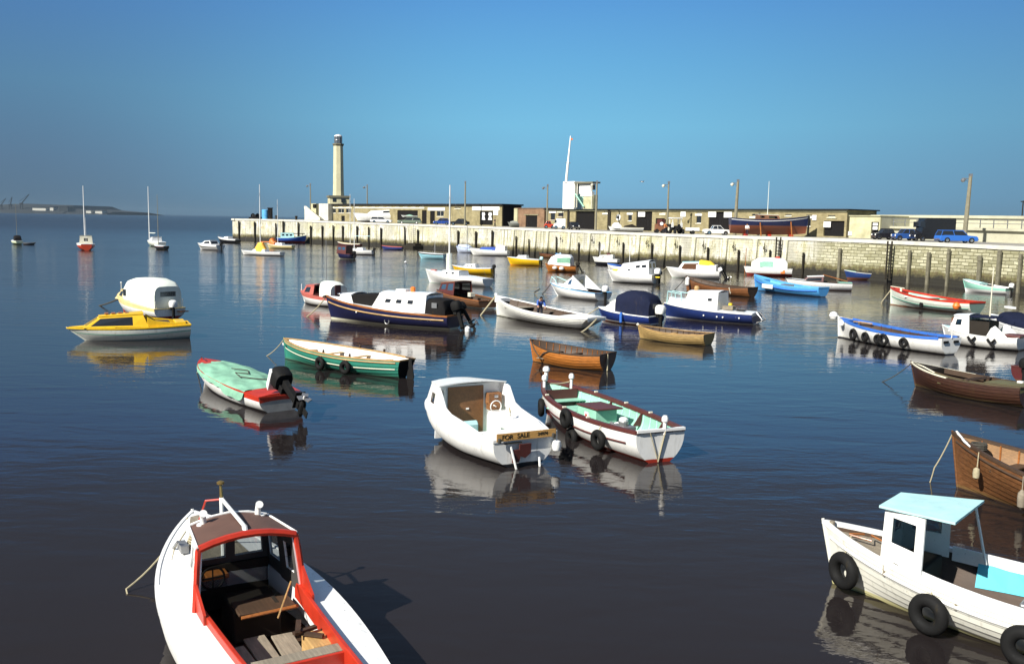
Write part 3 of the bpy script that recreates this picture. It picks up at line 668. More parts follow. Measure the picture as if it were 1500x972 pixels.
def shed(name, px0, px1, off, yt0, yt1, depth, wall, label, feats=(), roof=M_tar, over=.35, parapet=False, endmat=None, zbase=0, rooft=.3):
    p0 = qpx(px0, off)[0]; p1 = qpx(px1, off)[0]; d = p1 - p0; d.z = 0; Wd = d.length; rz = math.atan2(d.y, d.x); base = min(p0.z, p1.z) - .05 + zbase
    e = empty(name, (p0.x, p0.y, base), rz, label, 'building'); h0 = z_at(p0, yt0) - base; h1 = z_at(p1, yt1) - base; u = d.normalized()
    def fx(px):
        lo, hi = -.5 * Wd, Wd * 1.5
        for _ in range(40):
            m = (lo + hi) / 2; q = p0 + u * m
            if proj((q.x, q.y, base + h0 / 2))[0] > px: hi = m
            else: lo = m
        return lo
    def fz(px, py): q = p0 + u * fx(px); return z_at(q, py) - base
    hm = (h0 + h1) / 2; holes = []; rec = []
    for ft in feats:
        kind, a, b_, ya, yb = ft[:5]; x0, x1 = fx(a), fx(b_); zt, zb = fz((a + b_) / 2, ya), fz((a + b_) / 2, yb); zb = max(zb, .02); zt = min(zt, hm - .12)
        if kind in ('door', 'window', 'dark'):
            holes.append((x0 / Wd, x1 / Wd, zb / hm, zt / hm)); rec.append((kind, x0, x1, zb, zt, ft[5] if len(ft) > 5 else None))
        elif kind == 'sign':
            mb = MB(); mb.box(((x0 + x1) / 2, -.06, (zt + zb) / 2), (x1 - x0, .1, zt - zb)); mb.build('sign_board', ft[5] if len(ft) > 5 else M_white, e, bevel=.02)
        elif kind == 'band':
            mb = MB(); mb.box(((x0 + x1) / 2, -.05, (zt + zb) / 2), (x1 - x0, .1, zt - zb)); mb.build('lintel', ft[5] if len(ft) > 5 else M_cream, e)
        elif kind == 'post':
            mb = MB(); mb.box(((x0 + x1) / 2, -.1, hm / 2), (x1 - x0, .22, hm - .05)); mb.build('pilaster', ft[5] if len(ft) > 5 else M_pile, e)
        elif kind == 'disc':
            mb = MB(); r = (x1 - x0) / 2; mb.lathe([(r, 0), (r, .12)], ((x0 + x1) / 2, -.14, (zt + zb) / 2), 16, axis='Y'); mb.lathe([(r * .45, 0), (r * .45, .05)], ((x0 + x1) / 2, -.18, (zt + zb) / 2), 12, axis='Y', mi=1); mb.build('emblem', [M_white, M_drk], e)
    # walls: front with openings, ends and back. coordinates are cut on a common grid
    mb = MB(); xs = sorted({0, 1, *[h[0] for h in holes], *[h[1] for h in holes]})
    panel(mb, [(0, 0, 0), (Wd, 0, 0), (Wd, 0, hm), (0, 0, hm)], holes, .3)
    mb.box((.15, depth / 2, hm / 2), (.3, depth - .6, hm)); mb.box((Wd / 2, depth - .15, hm / 2), (Wd, .3, hm))
    mb.build('wall', wall, e, uv=True)
    m2 = MB(); m2.box((Wd - .15, depth / 2, hm / 2), (.3, depth - .6, hm)); m2.build('end_wall', endmat or wall, e, uv=True)
    for (kind, x0, x1, zb, zt, mt) in rec:
        mb = MB()
        if kind == 'window':
            mb.box(((x0 + x1) / 2, .16, (zb + zt) / 2), (x1 - x0 + .02, .04, zt - zb + .02)); w_ = mb.build('window', M_dglass, e)
            f_ = MB(); n_ = max(1, int((x1 - x0) / .9))
            for k in range(1, n_ + 1 if n_ > 1 else 1): f_.box((x0 + (x1 - x0) * k / (n_ + 0.0001) if k < n_ else x1, .12, (zb + zt) / 2), (.07, .05, zt - zb))
            f_.box(((x0 + x1) / 2, .12, zb + .04), (x1 - x0, .05, .08)); f_.box(((x0 + x1) / 2, .12, zt - .04), (x1 - x0, .05, .08)); f_.build('frame', mt or M_cream, w_)
            sl_ = MB(); sl_.box(((x0 + x1) / 2, -.04, zb - .06), (x1 - x0 + .2, .14, .1)); sl_.build('sill', M_cream, w_)
        else:
            mb.box(((x0 + x1) / 2, .2 if kind == 'door' else .27, (zb + zt) / 2), (x1 - x0 + .02, .05, zt - zb + .02))
            for k in range(1, 5):
                if kind == 'door': mb.box((x0 + (x1 - x0) * k / 5, .165, (zb + zt) / 2), (.04, .02, zt - zb))
            mb.build('door', mt or M_drk, e)
    r = MB(); r.box((Wd / 2, depth / 2 - .1, hm + rooft / 2 + .01), (Wd + over * 2, depth + over * 2, rooft)); r.build('roof', roof, e)
    if parapet:
        r = MB(); r.box((Wd / 2, -.1, hm - .12), (Wd, .16, .22)); r.build('parapet_band', M_pale, e)
    return e, fx, fz, Wd, hm
fe = []
for k in range(12): x = 484 + 11.9 * k; fe.append(('window', x, x + 6, 300.6, 303))
fe += [('window', 484, 492, 305.8, 312), ('window', 495.5, 504, 305.8, 312), ('window', 507, 514, 305.8, 312), ('band', 482, 516, 303.6, 305.2), ('band', 520, 622, 303.6, 305.4), ('dark', 500, 505, 316, 325), ('dark', 582, 612, 308, 327.5), ('dark', 618, 625, 308, 327.8), ('dark', 630, 637, 309, 328), ('window', 640, 650, 309, 317), ('band', 627, 652, 304, 308.4, M_white), ('window', 666, 675, 303.4, 305.5), ('sign', 692, 732, 302.6, 308.2, M_white), ('sign', 723, 730, 308.6, 315, M_white), ('door', 703, 722, 309.3, 329.5)]
shed1, fx1, fz1, W1, H1 = shed('harbour_shed', 479, 735, 12.5, 299, 302.2, 6, M_yb, 'long low yellow brick harbour shed running from the lighthouse, dark flat roof', fe, endmat=M_endshade)
for (a, b_) in ((704.5, 710.5), (714.5, 720.5)):     # pale cut-out notices on the dark doors
    x0, x1 = fx1(a), fx1(b_); z0, z1 = fz1(707, 322), fz1(707, 311); mb = MB(); c = (x0 + x1) / 2; hw_ = (x1 - x0) / 2; H_ = z1 - z0
    mb.prism([(c - hw_, z0), (c + hw_, z0), (c + hw_ * .45, z0 + H_ * .5), (c + hw_ * .9, z0 + H_ * .7), (c + hw_ * .6, z1), (c - hw_ * .6, z1), (c - hw_ * .9, z0 + H_ * .7), (c - hw_ * .45, z0 + H_ * .5)], .08, .13); mb.build('door_notice', M_white, shed1)
shed('brick_store', 754, 797, 13.5, 304.6, 305.8, 6, M_rb, 'brown brick store with a dark roller door between the harbour sheds', [('door', 770, 787, 315.5, 333), ('band', 768, 789, 313.8, 315.3, M_yb), ('post', 754, 759, 304, 330, M_pale)], roof=M_rb, over=.02, rooft=.1)
fe = [('window', 806.5, 813, 312.5, 322, M_maroon), ('band', 804.5, 814.8, 309.5, 312, M_white), ('window', 817.5, 825, 312, 317, M_maroon), ('band', 816, 826, 309.8, 311.6), ('post', 832, 834.5, 305, 340), ('dark', 843, 871, 308, 337), ('band', 841, 872, 305.9, 307.6, M_pale), ('window', 885, 890, 309.2, 311.5), ('band', 882.5, 890.5, 311.9, 314, M_white), ('post', 891, 895, 305, 340),
      ('disc', 903, 909.5, 315, 322), ('window', 920, 925.5, 309.3, 311.3), ('band', 918.5, 927, 311.6, 314.5, M_white), ('window', 920, 925.5, 314.8, 323.5, M_white), ('door', 932, 955, 308.5, 338), ('sign', 935, 945, 310.5, 317.6), ('window', 968, 974.5, 309.8, 312), ('band', 966, 975, 312.3, 315), ('door', 961, 974, 320, 339, M_maroon), ('sign', 997, 1004.5, 310, 317.6),
      ('window', 1020, 1027, 310.6, 312.8), ('band', 1018.3, 1028.3, 313.2, 316, M_white), ('window', 1020, 1027, 316.3, 327, M_white), ('door', 1038, 1072, 310.6, 341), ('sign', 1037.5, 1049, 309.6, 318), ('sign', 1060.5, 1072, 310.4, 318.6), ('window', 1101, 1112, 313, 317), ('band', 1098, 1114, 317.3, 319.3, M_white),
      ('window', 1150, 1159, 313.6, 316.2), ('window', 1180.5, 1189, 314.4, 317), ('band', 1178.5, 1189.5, 317.6, 319.8, M_white), ('window', 1180, 1187.5, 321, 331.5, M_white), ('sign', 1189.8, 1196, 315, 322.5), ('window', 1212.5, 1223, 315.2, 318), ('band', 1210.5, 1225.5, 318.4, 320, M_pale), ('dark', 1207, 1237, 323.5, 346), ('sign', 1207, 1217.5, 324.5, 333)]
shed('quay_stores', 799.5, 1239, 13.5, 305.6, 310.3, 7, M_yb, 'long row of yellow brick quayside stores with black doors and white sign boards', fe, parapet=True, rooft=.16)
hut, fxh, fzh, Wh, Hh = shed('pale_hut', 1243, 1288, 12.5, 316, 317.6, 7, M_pale, 'low pale yellow hut with a dark doorway at the end of the stores', [('dark', 1276, 1287, 325, 350), ('sign', 1279, 1286, 326.5, 330.5), ('sign', 1279, 1286, 332, 336.5), ('sign', 1243.5, 1249, 339, 345)], roof=M_pale, over=.05, rooft=.12, endmat=M_swall)
# --- lighthouse
M_lstone = paint('lighthouse_stone', (.60, .56, .36), .8, .25, .6); M_dstone = paint('dark_stone_band', (.16, .15, .10), .85)
lp = qpx(496, 16)[0]; LB = lp.z
sc_ = lambda px: px * (lp.y / F) * 1.0
lz = lambda py: z_at(lp, py) - LB
lh = empty('lighthouse', (lp.x, lp.y, LB), .2, 'tall tapering stone lighthouse at the end of the quay', 'lighthouse')
def octo(prof, name, mat, parent=lh, n=8):
    mb = MB(); rows = [[Vector((r * math.cos(math.pi / n + 2 * math.pi * k / n), r * math.sin(math.pi / n + 2 * math.pi * k / n), z)) for k in range(n)] for r, z in prof]; ids = mb.grid(rows, 0, closed=True); mb.face(ids[0][::-1]); mb.face(ids[-1]); return mb.build(name, mat, parent)
mb = MB(); mb.box((0, 0, lz(289) / 2), (sc_(28), sc_(28), lz(289)), rz=.1); mb.build('plinth', M_lstone, lh)
mb = MB(); mb.box((0, 0, lz(288.2)), (sc_(31), sc_(31), .5), rz=.1); mb.build('plinth_cornice', M_dstone, lh)
for sx in (-1, 1): mb = MB(); mb.box((sx * sc_(6), -sc_(14.2), lz(293.5)), (sc_(5), .3, sc_(5)), rz=.1); mb.build('window', M_dglass, lh)
octo([(sc_(8.8), lz(288)), (sc_(8.3), lz(280)), (sc_(7.2), lz(213))], 'shaft', M_lstone)
octo([(sc_(7.4), lz(214)), (sc_(8.6), lz(212.3)), (sc_(8.6), lz(210.6)), (sc_(7), lz(210.4))], 'gallery', M_dstone)
octo([(sc_(5.4), lz(210.8)), (sc_(5.4), lz(200))], 'lantern', paint('lantern_glass', (.10, .12, .14), .15), n=12)
mb = MB()
for k in range(12): a = math.pi / 12 + k * math.pi / 6; mb.box((sc_(5.5) * math.cos(a), sc_(5.5) * math.sin(a), (lz(210.8) + lz(200)) / 2), (.14, .14, lz(200) - lz(210.8)))
mb.torus((0, 0, lz(205.5)), sc_(5.5), .08, axis='Z'); mb.build('lantern_bars', M_grey, lh)
octo([(sc_(5.9), lz(200.2)), (sc_(5.4), lz(198.6)), (sc_(2), lz(197.2)), (sc_(.3), lz(196.8))], 'lantern_cap', M_white, n=12)
# stair block beside the lighthouse
p = qpx(452, 10)[0]; p2 = qpx(479, 10)[0]; d = (p2 - p); d.z = 0; st = empty('stair_house', (p.x, p.y, p.z), math.atan2(d.y, d.x), 'pale block with an outside stair left of the lighthouse', 'building'); Wd = d.length; q = lambda py: z_at(p, py) - p.z
mb = MB(); mb.box((Wd * .74, 2.2, q(298) / 2), (Wd * .5, 3.4, q(298))); mb.build('wall', M_coping, st, uv=True)
mb = MB(); mb.box((Wd * .16, 2.2, q(298) / 2), (Wd * .3, 3, q(298))); mb.build('turret', M_pale, st, uv=True)
mb = MB(); mb.box((Wd * .24, .65, q(301.5)), (Wd * .16, .3, q(298) * .22)); mb.build('window', M_drk, st)
mb = MB(); nst = 9; h_ = q(306)
for k in range(nst): hh = h_ * (1 - k / nst); mb.box((Wd * (.0 + .8 * (k + .5) / nst), -.6, hh / 2), (Wd * .8 / nst, 1.6, hh))
mb.build('stair', M_coping, st)
mb = MB(); mb.prism([(0, h_), (0, h_ + .7), (Wd * .1, h_ + .7), (Wd * .85, .6), (Wd * .85, 0), (Wd * .78, .1)], -1.5, -1.38); mb.build('stair_wall', M_cream, st)
# --- white signal building with its mast above the stores
p = qpx(823, 17)[0]; p2 = qpx(866, 17)[0]; d = p2 - p; d.z = 0; Wd = d.length; sg = empty('signal_station', (p.x, p.y, p.z), math.atan2(d.y, d.x), 'white signal station with open balcony rising above the stores', 'building'); q = lambda py: z_at(p, py) - p.z
H0, H1_ = q(304), q(266); mb = MB(); mb.box((Wd * .2, 2, H1_ / 2), (Wd * .4, 4, H1_)); mb.build('tower', M_white, sg, bevel=.05)
mb = MB(); mb.box((Wd * .85, .8, q(286) / 2), (Wd * .32, 1.2, q(286))); mb.build('lower_wall', M_pale, sg, uv=True)
mb = MB(); mb.box((Wd * .71, .9, H1_ - .35), (Wd * .62, 2.0, .3)); mb.build('roof_slab', M_dstone, sg)
mb = MB(); mb.box((Wd * .69, .6, (q(270) + q(284)) / 2), (Wd * .38, .25, q(270) - q(284))); mb.box((Wd * .8, .35, q(284.8)), (Wd * .4, .5, .9)); mb.build('balcony_panel', M_white, sg)
mb = MB(); mb.box((Wd * .46, .9, (q(271) + q(284)) / 2), (Wd * .07, .1, q(271) - q(284))); mb.build('window', M_dglass, sg)
mb = MB(); mb.box((Wd * .93, .9, (q(271) + q(279)) / 2), (Wd * .1, .1, q(271) - q(279))); mb.build('window', M_dglass, sg)
mb = MB(); n = 8
for k in range(n): mb.box((Wd * (.45 + .3 * k / n), .6, q(304) + (q(286) - q(304)) * (1 - k / n)), (Wd * .05, 1.4, .15))
mb.tube([(Wd * .45, -.1, q(284)), (Wd * .75, -.1, q(303))], .12, 6); mb.tube([(Wd * .45, 1.3, q(284)), (Wd * .75, 1.3, q(303))], .12, 6); mb.build('stair', M_mint, sg)
for fx_ in (.42, .5, .99): mb = MB(); mb.tube([(Wd * fx_, 0, q(304)), (Wd * fx_, 0, H1_ - .4)], .1, 6); mb.build('post', M_cream, sg)
ms = empty('signal_mast', (p.x + d.x * .11, p.y + d.y * .11, p.z), 0, 'tall white leaning signal mast on the signal station', 'mast'); a_ = Vector((0, 0, H1_ - .2)); b2 = a_ + Vector(((832.5 - 827.5) * p.y / F, 0, q(198) - H1_))
mb = MB(); mb.tube([a_, a_.lerp(b2, .45), a_.lerp(b2, .46), b2], [.27, .25, .2, .13], 10); mb.build('pole', M_white, ms, smooth=True)
mb = MB(); mb.tube([a_.lerp(b2, .42) - Vector((.5, 0, 0)), a_.lerp(b2, .42) + Vector((.5, 0, 0))], .07, 6); mb.build('bracket', M_grey, ms)
mb = MB(); mb.box(a_.lerp(b2, .93) + Vector((.3, 0, 0)), (.3, .3, .35)); mb.build('lamp', M_orange, ms)
# --- lamp posts and poles along the quay
M_post = paint('weathered_post', (.24, .22, .15), .8, .4)
def post(px, off, ytop, label, r=.14, arm=-1, lamp=True, xt=0):
    p, a, s = qpx(px, off); h = z_at(p, ytop) - p.z; e = empty('lamp_post', p, 0, label, 'lamp post'); mb = MB(); lean = xt * p.y / F; mb.tube([(0, 0, 0), (lean * .5, 0, h * .5), (lean, 0, h)], [r * 1.15, r, r * .75], 8); mb.build('pole', M_post, e, smooth=True)
    if arm:
        mb = MB(); mb.tube([(lean, 0, h - .3), (lean + arm * .95, 0, h - .25)], .05, 6); mb.tube([(lean, 0, h - .8), (lean + arm * .7, 0, h - .3)], .035, 5); mb.build('arm', M_grey, e)
    if lamp: mb = MB(); mb.lathe([(.05, .05), (.24, -.08), (.26, -.22), (.16, -.38), (.02, -.42)], (lean + arm * .85, 0, h - .3), 12); mb.build('lamp_head', M_cream if lamp == 1 else M_grey, e, smooth=True)
    mb = MB(); mb.box((lean, 0, h + .1), (.35, .3, .35)); mb.build('cap_box', M_grey, e)
for a in [(455, 9, 270, 'lamp post left of the lighthouse by the stair block', .15, -1, 2), (538, 11, 272, 'lamp post just right of the lighthouse', .15, -1, 2), (681, 7, 267, 'lamp post in front of the long harbour shed', .17, 0, False), (801, 9, 272, 'lamp post beside the brown brick store', .15, -1, 2), (872.5, 7, 267, 'lamp post right of the white signal station', .17, -1, 1), (977, 7, 268, 'lamp post with white lamp beside the tractor', .15, -1, 1), (1076, 7, 265.5, 'thick lamp post behind the white saloon car and hauled out boat', .24, -1, 1, 1.5), (1412, 9, 258, 'tall pale pole with a bare arm beside the blue estate car', .26, -1, 2, 2.5)]: post(*a)
p = qs(qpx(1490, 19)[2], 19.5)[0]; mb = MB(); h = z_at(p, 294) - p.z; mb.tube([(0, 0, zu), (0, 0, h)], .07, 6); mb.tube([(-.3, 0, h - .1), (.3, 0, h - .1)], .06, 5); tag(mb.build('flag_pole', M_pile, loc=p), 'short dark pole standing on the sea wall at the right edge', 'pole')
# things on the pier head
p, a, _ = qpx(389, 5); mb = MB(); mb.lathe([(.9, 0), (.9, 1.0), (.95, 1.0), (.95, 1.1), (.9, 1.1), (.9, 2.4), (.8, 2.5)], n=16); o = mb.build('blue_tank', M_lblue, loc=p, smooth=True); tag(o, 'light blue upright tank on the pier head', 'tank')
p, a, _ = qpx(396, 5); mb = MB(); mb.box((0, 0, 1.4), (1.0, 1, 2.8)); mb.box((0, 0, 2.9), (1.2, 1.2, .2)); tag(mb.build('black_cabinet', M_drk, loc=p, bevel=.05), 'tall black cabinet beside the blue tank on the pier head', 'cabinet')
p, a, _ = qpx(374, 4); e = empty('deck_winch', p, a, 'low black winch on the pier head', 'winch'); mb = MB(); mb.box((0, 0, .25), (3.6, 1.2, .5)); mb.build('base', M_drk, e); mb = MB(); mb.lathe([(.75, -.9), (.75, -.8), (.45, -.75), (.45, .75), (.75, .8), (.75, .9)], (0, 0, .75), 16, axis='X'); mb.build('drum', M_drk, e)
for px in (434, 405): p, a, _ = qpx(px, 1.2); mb = MB(); mb.lathe([(.3, 0), (.26, .5), (.3, .8), (.42, .9), (.3, 1.05)], n=12); tag(mb.build('bollard', M_pile, loc=p, smooth=True), 'black iron bollard near the %s of the pier head' % ('left stair block' if px == 434 else 'blue tank'), 'bollard')
# --- far coast across the bay
def far(px, py=311.8, Y=5200):
    d = _ray(px, py); return Vector((d.x / d.y * Y, Y, 0))
M_far = paint('far_land', (.035, .038, .04), .9, .3, .002); M_fgrey = paint('far_concrete', (.22, .22, .21), .8); M_fpale = paint('far_pale_walls', (.6, .58, .5), .8)
prof = [(-90, 300), (-40, 299.5), (0, 301), (18, 300), (40, 299.5), (50, 300.5), (62, 301), (80, 302), (98, 301.5), (108, 302), (112, 307), (135, 309), (150, 310.2), (166, 311.6)]
mb = MB(); rows = []
for (px, py) in prof:
    b0 = far(px); h = max(1, z_at(b0, py - 1.2)); rows.append([b0 + Vector((0, -140, -1)), b0 + Vector((0, 0, h)), b0 + Vector((0, 500, h)), b0 + Vector((0, 800, -1))])
mb.grid(rows); mb.build('coast_hills', M_far)['kind'] = 'structure'
def fbuild(px0, px1, yt, mat, name, label, cat, roof=None, dY=-60):
    a, b_ = far(px0), far(px1); h = z_at(a, yt); e = empty(name, ((a.x + b_.x) / 2, a.y + dY, 0), 0, label, cat); mb = MB(); w_ = b_.x - a.x; mb.box((0, 0, h / 2), (w_, 60, h)); mb.build('wall', mat, e)
    mb = MB(); mb.prism([(-w_ / 2 - 2, h), (w_ / 2 + 2, h), (w_ / 2 * .8, h + 5), (-w_ / 2 * .8, h + 5)], -32, 32); mb.build('roof', roof or M_far, e)
fbuild(60, 79, 304.5, M_fpale, 'far_terrace', 'long white building on the distant coast right of the cranes', 'building'); fbuild(85, 90, 304, M_fpale, 'far_house', 'small white gabled house on the distant coast', 'building'); fbuild(98, 111, 303, M_far, 'far_block', 'grey block at the right tip of the nearer distant headland', 'building')
fbuild(137, 144, 308.4, M_fpale, 'far_house', 'tiny pale house on the low distant shore, left one', 'building'); fbuild(150, 160, 308.8, M_fpale, 'far_house', 'tiny pale long house at the end of the low distant shore', 'building')
for (px, yt, lab, lean) in ((13, 291, 'dark dockside crane on the distant coast, leftmost', 30), (27, 289, 'dark dockside crane on the distant coast with upright jib', 12), (43, 285, 'dark dockside crane on the distant coast with its jib leaning right', 45)):
    b0 = far(px); h = z_at(b0, yt); e = empty('dock_crane', (b0.x, b0.y - 80, 0), 0, lab, 'crane'); mb = MB()
    for sx in (-1, 1): mb.tube([(sx * 10, 0, 0), (sx * 4, 0, h * .5)], 2.2, 5)
    mb.box((0, 0, h * .5), (16, 12, 9)); mb.build('tower', M_fgrey if 0 else M_tar, e); mb = MB(); mb.tube([(0, 0, h * .5), (lean, 0, h)], [3, 1.6], 5); mb.tube([(-12, 0, h * .62), (lean, 0, h)], .8, 4); mb.build('jib', M_tar, e)
# ================================================================== VEHICLES AND PEOPLE ON THE QUAY
M_tyre = paint('tyre_rubber', (.02, .02, .02), .8); M_chrome = paint('chrome', (.7, .7, .7), .15, .05, metal=1); M_lampw = paint('headlamp_glass', (.85, .85, .8), .1, .05)
def vehicle(name, px0, px1, off, yb, col, label, cat, prof=None, glassz=(.86, 1.32), Wd=1.6, H=1.4, flip=1, rz=0.0, boxy=False, wheels=True, cen=None, hub=M_chrome):
    "seen broadside from the boats; front towards the right when flip is 1"
    pm, a, s = qpx((px0 + px1) / 2, off); L_ = abs(px1 - px0) / F * pm.y; m = paint('car_' + name + '_' + label[:14].replace(' ', '_'), col, .25, .08, 1)
    e = empty(name, pm, rz if flip > 0 else rz + math.pi, label, cat, 'vehicles parked on the quay'); k = L_ / 4.0; h = H
    if boxy: body = [(-.5, .25), (.5, .25), (.5, .55), (.49, .95), (.36, 1.0), (.28, H), (-.48, H), (-.5, H - .1)]
    else: body = [(-.5, .3), (-.47, .22), (.47, .22), (.5, .32), (.49, .62), (.45, .78), (.22, .86), (-.36, .88), (-.48, .82), (-.5, .6)]
    mb = MB(); mb.prism([(x * L_, z) for x, z in body], -Wd / 2, Wd / 2); b_ = mb.build('body', m, e, bevel=.06)
    if not boxy:
        x0, x1, x2, x3 = prof or (-.36, -.26, .08, .22); zt = H
        g = MB(); rows = []
        for (zz, xa, xb, ww) in ((.84, x0, x3, Wd * .48), (zt - .05, x1, x2, Wd * .40)):
            rows.append([Vector((xa * L_, -ww, zz)), Vector((xb * L_, -ww, zz)), Vector((xb * L_, ww, zz)), Vector((xa * L_, ww, zz))])
        ids = g.grid(rows, 0, closed=True); g.face(ids[1]); gl = g.build('windows', M_dglass, e)
        r = MB(); r.box(((x1 + x2) / 2 * L_, 0, zt - .03), ((x2 - x1) * L_ + .1, Wd * .83, .07))
        for sd in (-1, 1):
            for xa, xb in ((x0, x1), ((x0 + x3) / 2, (x1 + x2) / 2), (x3, x2)): r.tube([(xa * L_, sd * Wd * .485, .84), (xb * L_, sd * Wd * .405, zt - .05)], .035, 5)
        r.build('roof', m, e, bevel=.02)
    else:
        for sd in (-1, 1): g = MB(); g.box((.34 * L_, sd * Wd / 2, H * .72), (.12 * L_, .03, H * .24)); g.build('side_window', M_dglass, e)
        g = MB(); g.box((.322 * L_ + .03, 0, H * .76), (.04, Wd * .85, H * .26), ry=-.35); g.build('windscreen', M_dglass, e)
    if wheels:
        for x in (-.31, .32):
            for sd in (-1, 1):
                w_ = MB(); w_.lathe([(.12, -.08), (.3, -.09), (.32, -.05), (.32, .05), (.3, .09), (.12, .08)], (x * L_, sd * (Wd / 2 - .06), .31), 16, axis='Y'); wo = w_.build('wheel', M_tyre, e, smooth=True)
                hbm = MB(); hbm.lathe([(.001, -.1), (.17, -.095), (.17, .095), (.001, .1)], (x * L_, sd * (Wd / 2 - .06), .31), 12, axis='Y'); hbm.build('hub', hub, wo)
    for sd in (-1, 1):
        hl = MB(); hl.lathe([(.13, 0), (.1, .06), (0.001, .07)], (.5 * L_ - .03, sd * Wd * .36, .62), 10, axis='X'); hl.build('headlight', M_lampw, e)
    bp_ = MB(); bp_.box((.5 * L_ + .02, 0, .4), (.06, Wd * .96, .09)); bp_.build('bumper', M_chrome, e); bp_ = MB(); bp_.box((-.5 * L_ - .02, 0, .4), (.06, Wd * .96, .09)); bp_.build('bumper', M_chrome, e)
    return e
est = (-.47, -.42, .1, .22)
vehicle('estate_car', 543, 574, 4, 328, (.8, .8, .78), 'white estate car parked in front of the white boat on its trailer', 'car', est, flip=1)
vehicle('estate_car', 583, 617, 4, 328, (.16, .20, .15), 'grey green estate car with a dinghy on its roof above the wide ladder', 'car', est, flip=-1, hub=M_white)
vehicle('saloon_car', 635, 659, 5, 329, (.02, .06, .28), 'royal blue hatchback parked before the long harbour shed', 'car', (-.45, -.36, .1, .24), flip=-1)
vehicle('saloon_car', 659, 688, 7, 330, (.02, .02, .022), 'black saloon parked between the blue hatchback and the lamp post', 'car', flip=-1)
vehicle('saloon_car', 797, 812, 5, 333, (.5, .05, .02), 'red car half hidden behind the white van on the quay', 'car', flip=1, Wd=1.5)
vehicle('delivery_van', 811, 828, 4, 334, (.8, .8, .78), 'small rounded white van seen end on beside the red car', 'van', boxy=True, H=1.9, flip=-1)
vehicle('saloon_car', 834, 848, 5.5, 336, (.015, .015, .02), 'black car with bright headlamps facing out in front of the store opening', 'car', flip=1, rz=-1.2)
vehicle('saloon_car', 1030, 1068, 3.5, 344, (.8, .8, .76), 'small rounded white saloon car beside the hauled out navy boat', 'car', (-.2, -.12, .12, .24), flip=1)
vehicle('saloon_car', 1279, 1311, 6, 350, (.014, .014, .018), 'black saloon car in front of the pale hut doorway', 'car', flip=-1)
vehicle('saloon_car', 1308, 1342, 5, 352, (.02, .07, .25), 'dark blue saloon with red tail lamps left of the black van', 'car', flip=-1)
vehicle('delivery_van', 1336, 1393, 6.5, 353, (.012, .012, .014), 'tall black van parked beside the blue estate car', 'van', boxy=True, H=2.75, Wd=2.0, flip=-1)
vehicle('estate_car', 1372, 1428, 3.4, 356, (.03, .14, .50), 'bright blue estate car nearest the right end of the quay', 'car', est, flip=1, H=1.42)
# forklift, tractor, cart
def P_(px, off): p, a, s = qpx(px, off); return p
p = P_(966, 5); e = empty('forklift_truck', p, 0, 'small brown forklift truck in front of the stores', 'forklift'); mb = MB(); mb.box((0, 0, .7), (1.5, 1.1, .8)); mb.box((-.5, 0, 1.2), (.5, 1.0, .5)); mb.build('body', paint('rust_brown', (.22, .09, .04), .6), e, bevel=.06)
mb = MB(); [mb.tube([(x, y, 1), (x, y, 2.3)], .05, 5) for x in (-.55, .5) for y in (-.45, .45)]; mb.box((0, 0, 2.32), (1.2, 1.1, .07)); mb.build('cab_frame', M_drk, e)
mb = MB(); [mb.tube([(.85, y, .1), (.85, y, 2.2)], .06, 5) for y in (-.35, .35)]; mb.box((1.3, 0, .3), (.9, .7, .06)); mb.build('mast', M_drk, e); mb = MB(); mb.lathe([(.28, -.02), (.2, .06), (.01, .08)], (.2, -.58, 1.5), 12, axis='Y'); mb.build('lamp', M_lampw, e)
for x in (-.5, .5):
    for y in (-.55, .55): w_ = MB(); w_.lathe([(.1, -.1), (.33, -.1), (.33, .1), (.1, .1)], (x, y, .33), 14, axis='Y'); w_.build('wheel', M_tyre, e)
p = P_(990, 4); e = empty('farm_tractor', p, R_(-75), 'tractor with a white cab facing the harbour beside the lamp post', 'tractor'); mb = MB(); mb.box((.5, 0, .95), (1.6, .6, .6), taper=.9); mb.box((-.3, 0, .8), (1.0, .8, .5)); mb.build('bonnet', M_drk, e, bevel=.04)
mb = MB(); [mb.tube([(x, y, 1), (x, y, 2.35)], .06, 5) for x in (-.85, .25) for y in (-.7, .7)]; mb.box((-.3, 0, 2.42), (1.4, 1.75, .16)); mb.box((.3, .75, 1.35), (.1, .35, .7)); mb.box((.3, -.75, 1.35), (.1, .35, .7)); mb.build('cab', M_white, e)
for y in (-.85, .85):
    w_ = MB(); w_.lathe([(.25, -.17), (.72, -.17), (.75, -.1), (.75, .1), (.72, .17), (.25, .17)], (-.5, y, .75), 18, axis='Y'); wo = w_.build('wheel', M_tyre, e); w_ = MB(); w_.lathe([(.001, -.18), (.3, -.18), (.3, .18), (.001, .18)], (-.5, y, .75), 12, axis='Y'); w_.build('hub', M_cream, wo)
    w_ = MB(); w_.lathe([(.1, -.1), (.38, -.1), (.38, .1), (.1, .1)], (1.1, y * .8, .38), 14, axis='Y'); w_.build('wheel', M_tyre, e)
p = P_(1014, 4); e = empty('hand_cart', p, 0, 'low white handcart between the tractor and the white saloon', 'cart'); mb = MB(); mb.box((0, 0, .75), (2.0, 1.1, .5)); mb.build('tray', M_white, e, bevel=.05); mb = MB(); mb.box((0, 0, .45), (1.9, 1.0, .1)); mb.tube([(1.0, 0, .5), (1.6, 0, .3)], .04, 5); mb.build('chassis', M_drk, e)
for y in (-.5, .5): w_ = MB(); w_.lathe([(.08, -.05), (.3, -.05), (.3, .05), (.08, .05)], (0, y, .3), 14, axis='Y'); w_.build('wheel', M_tyre, e)
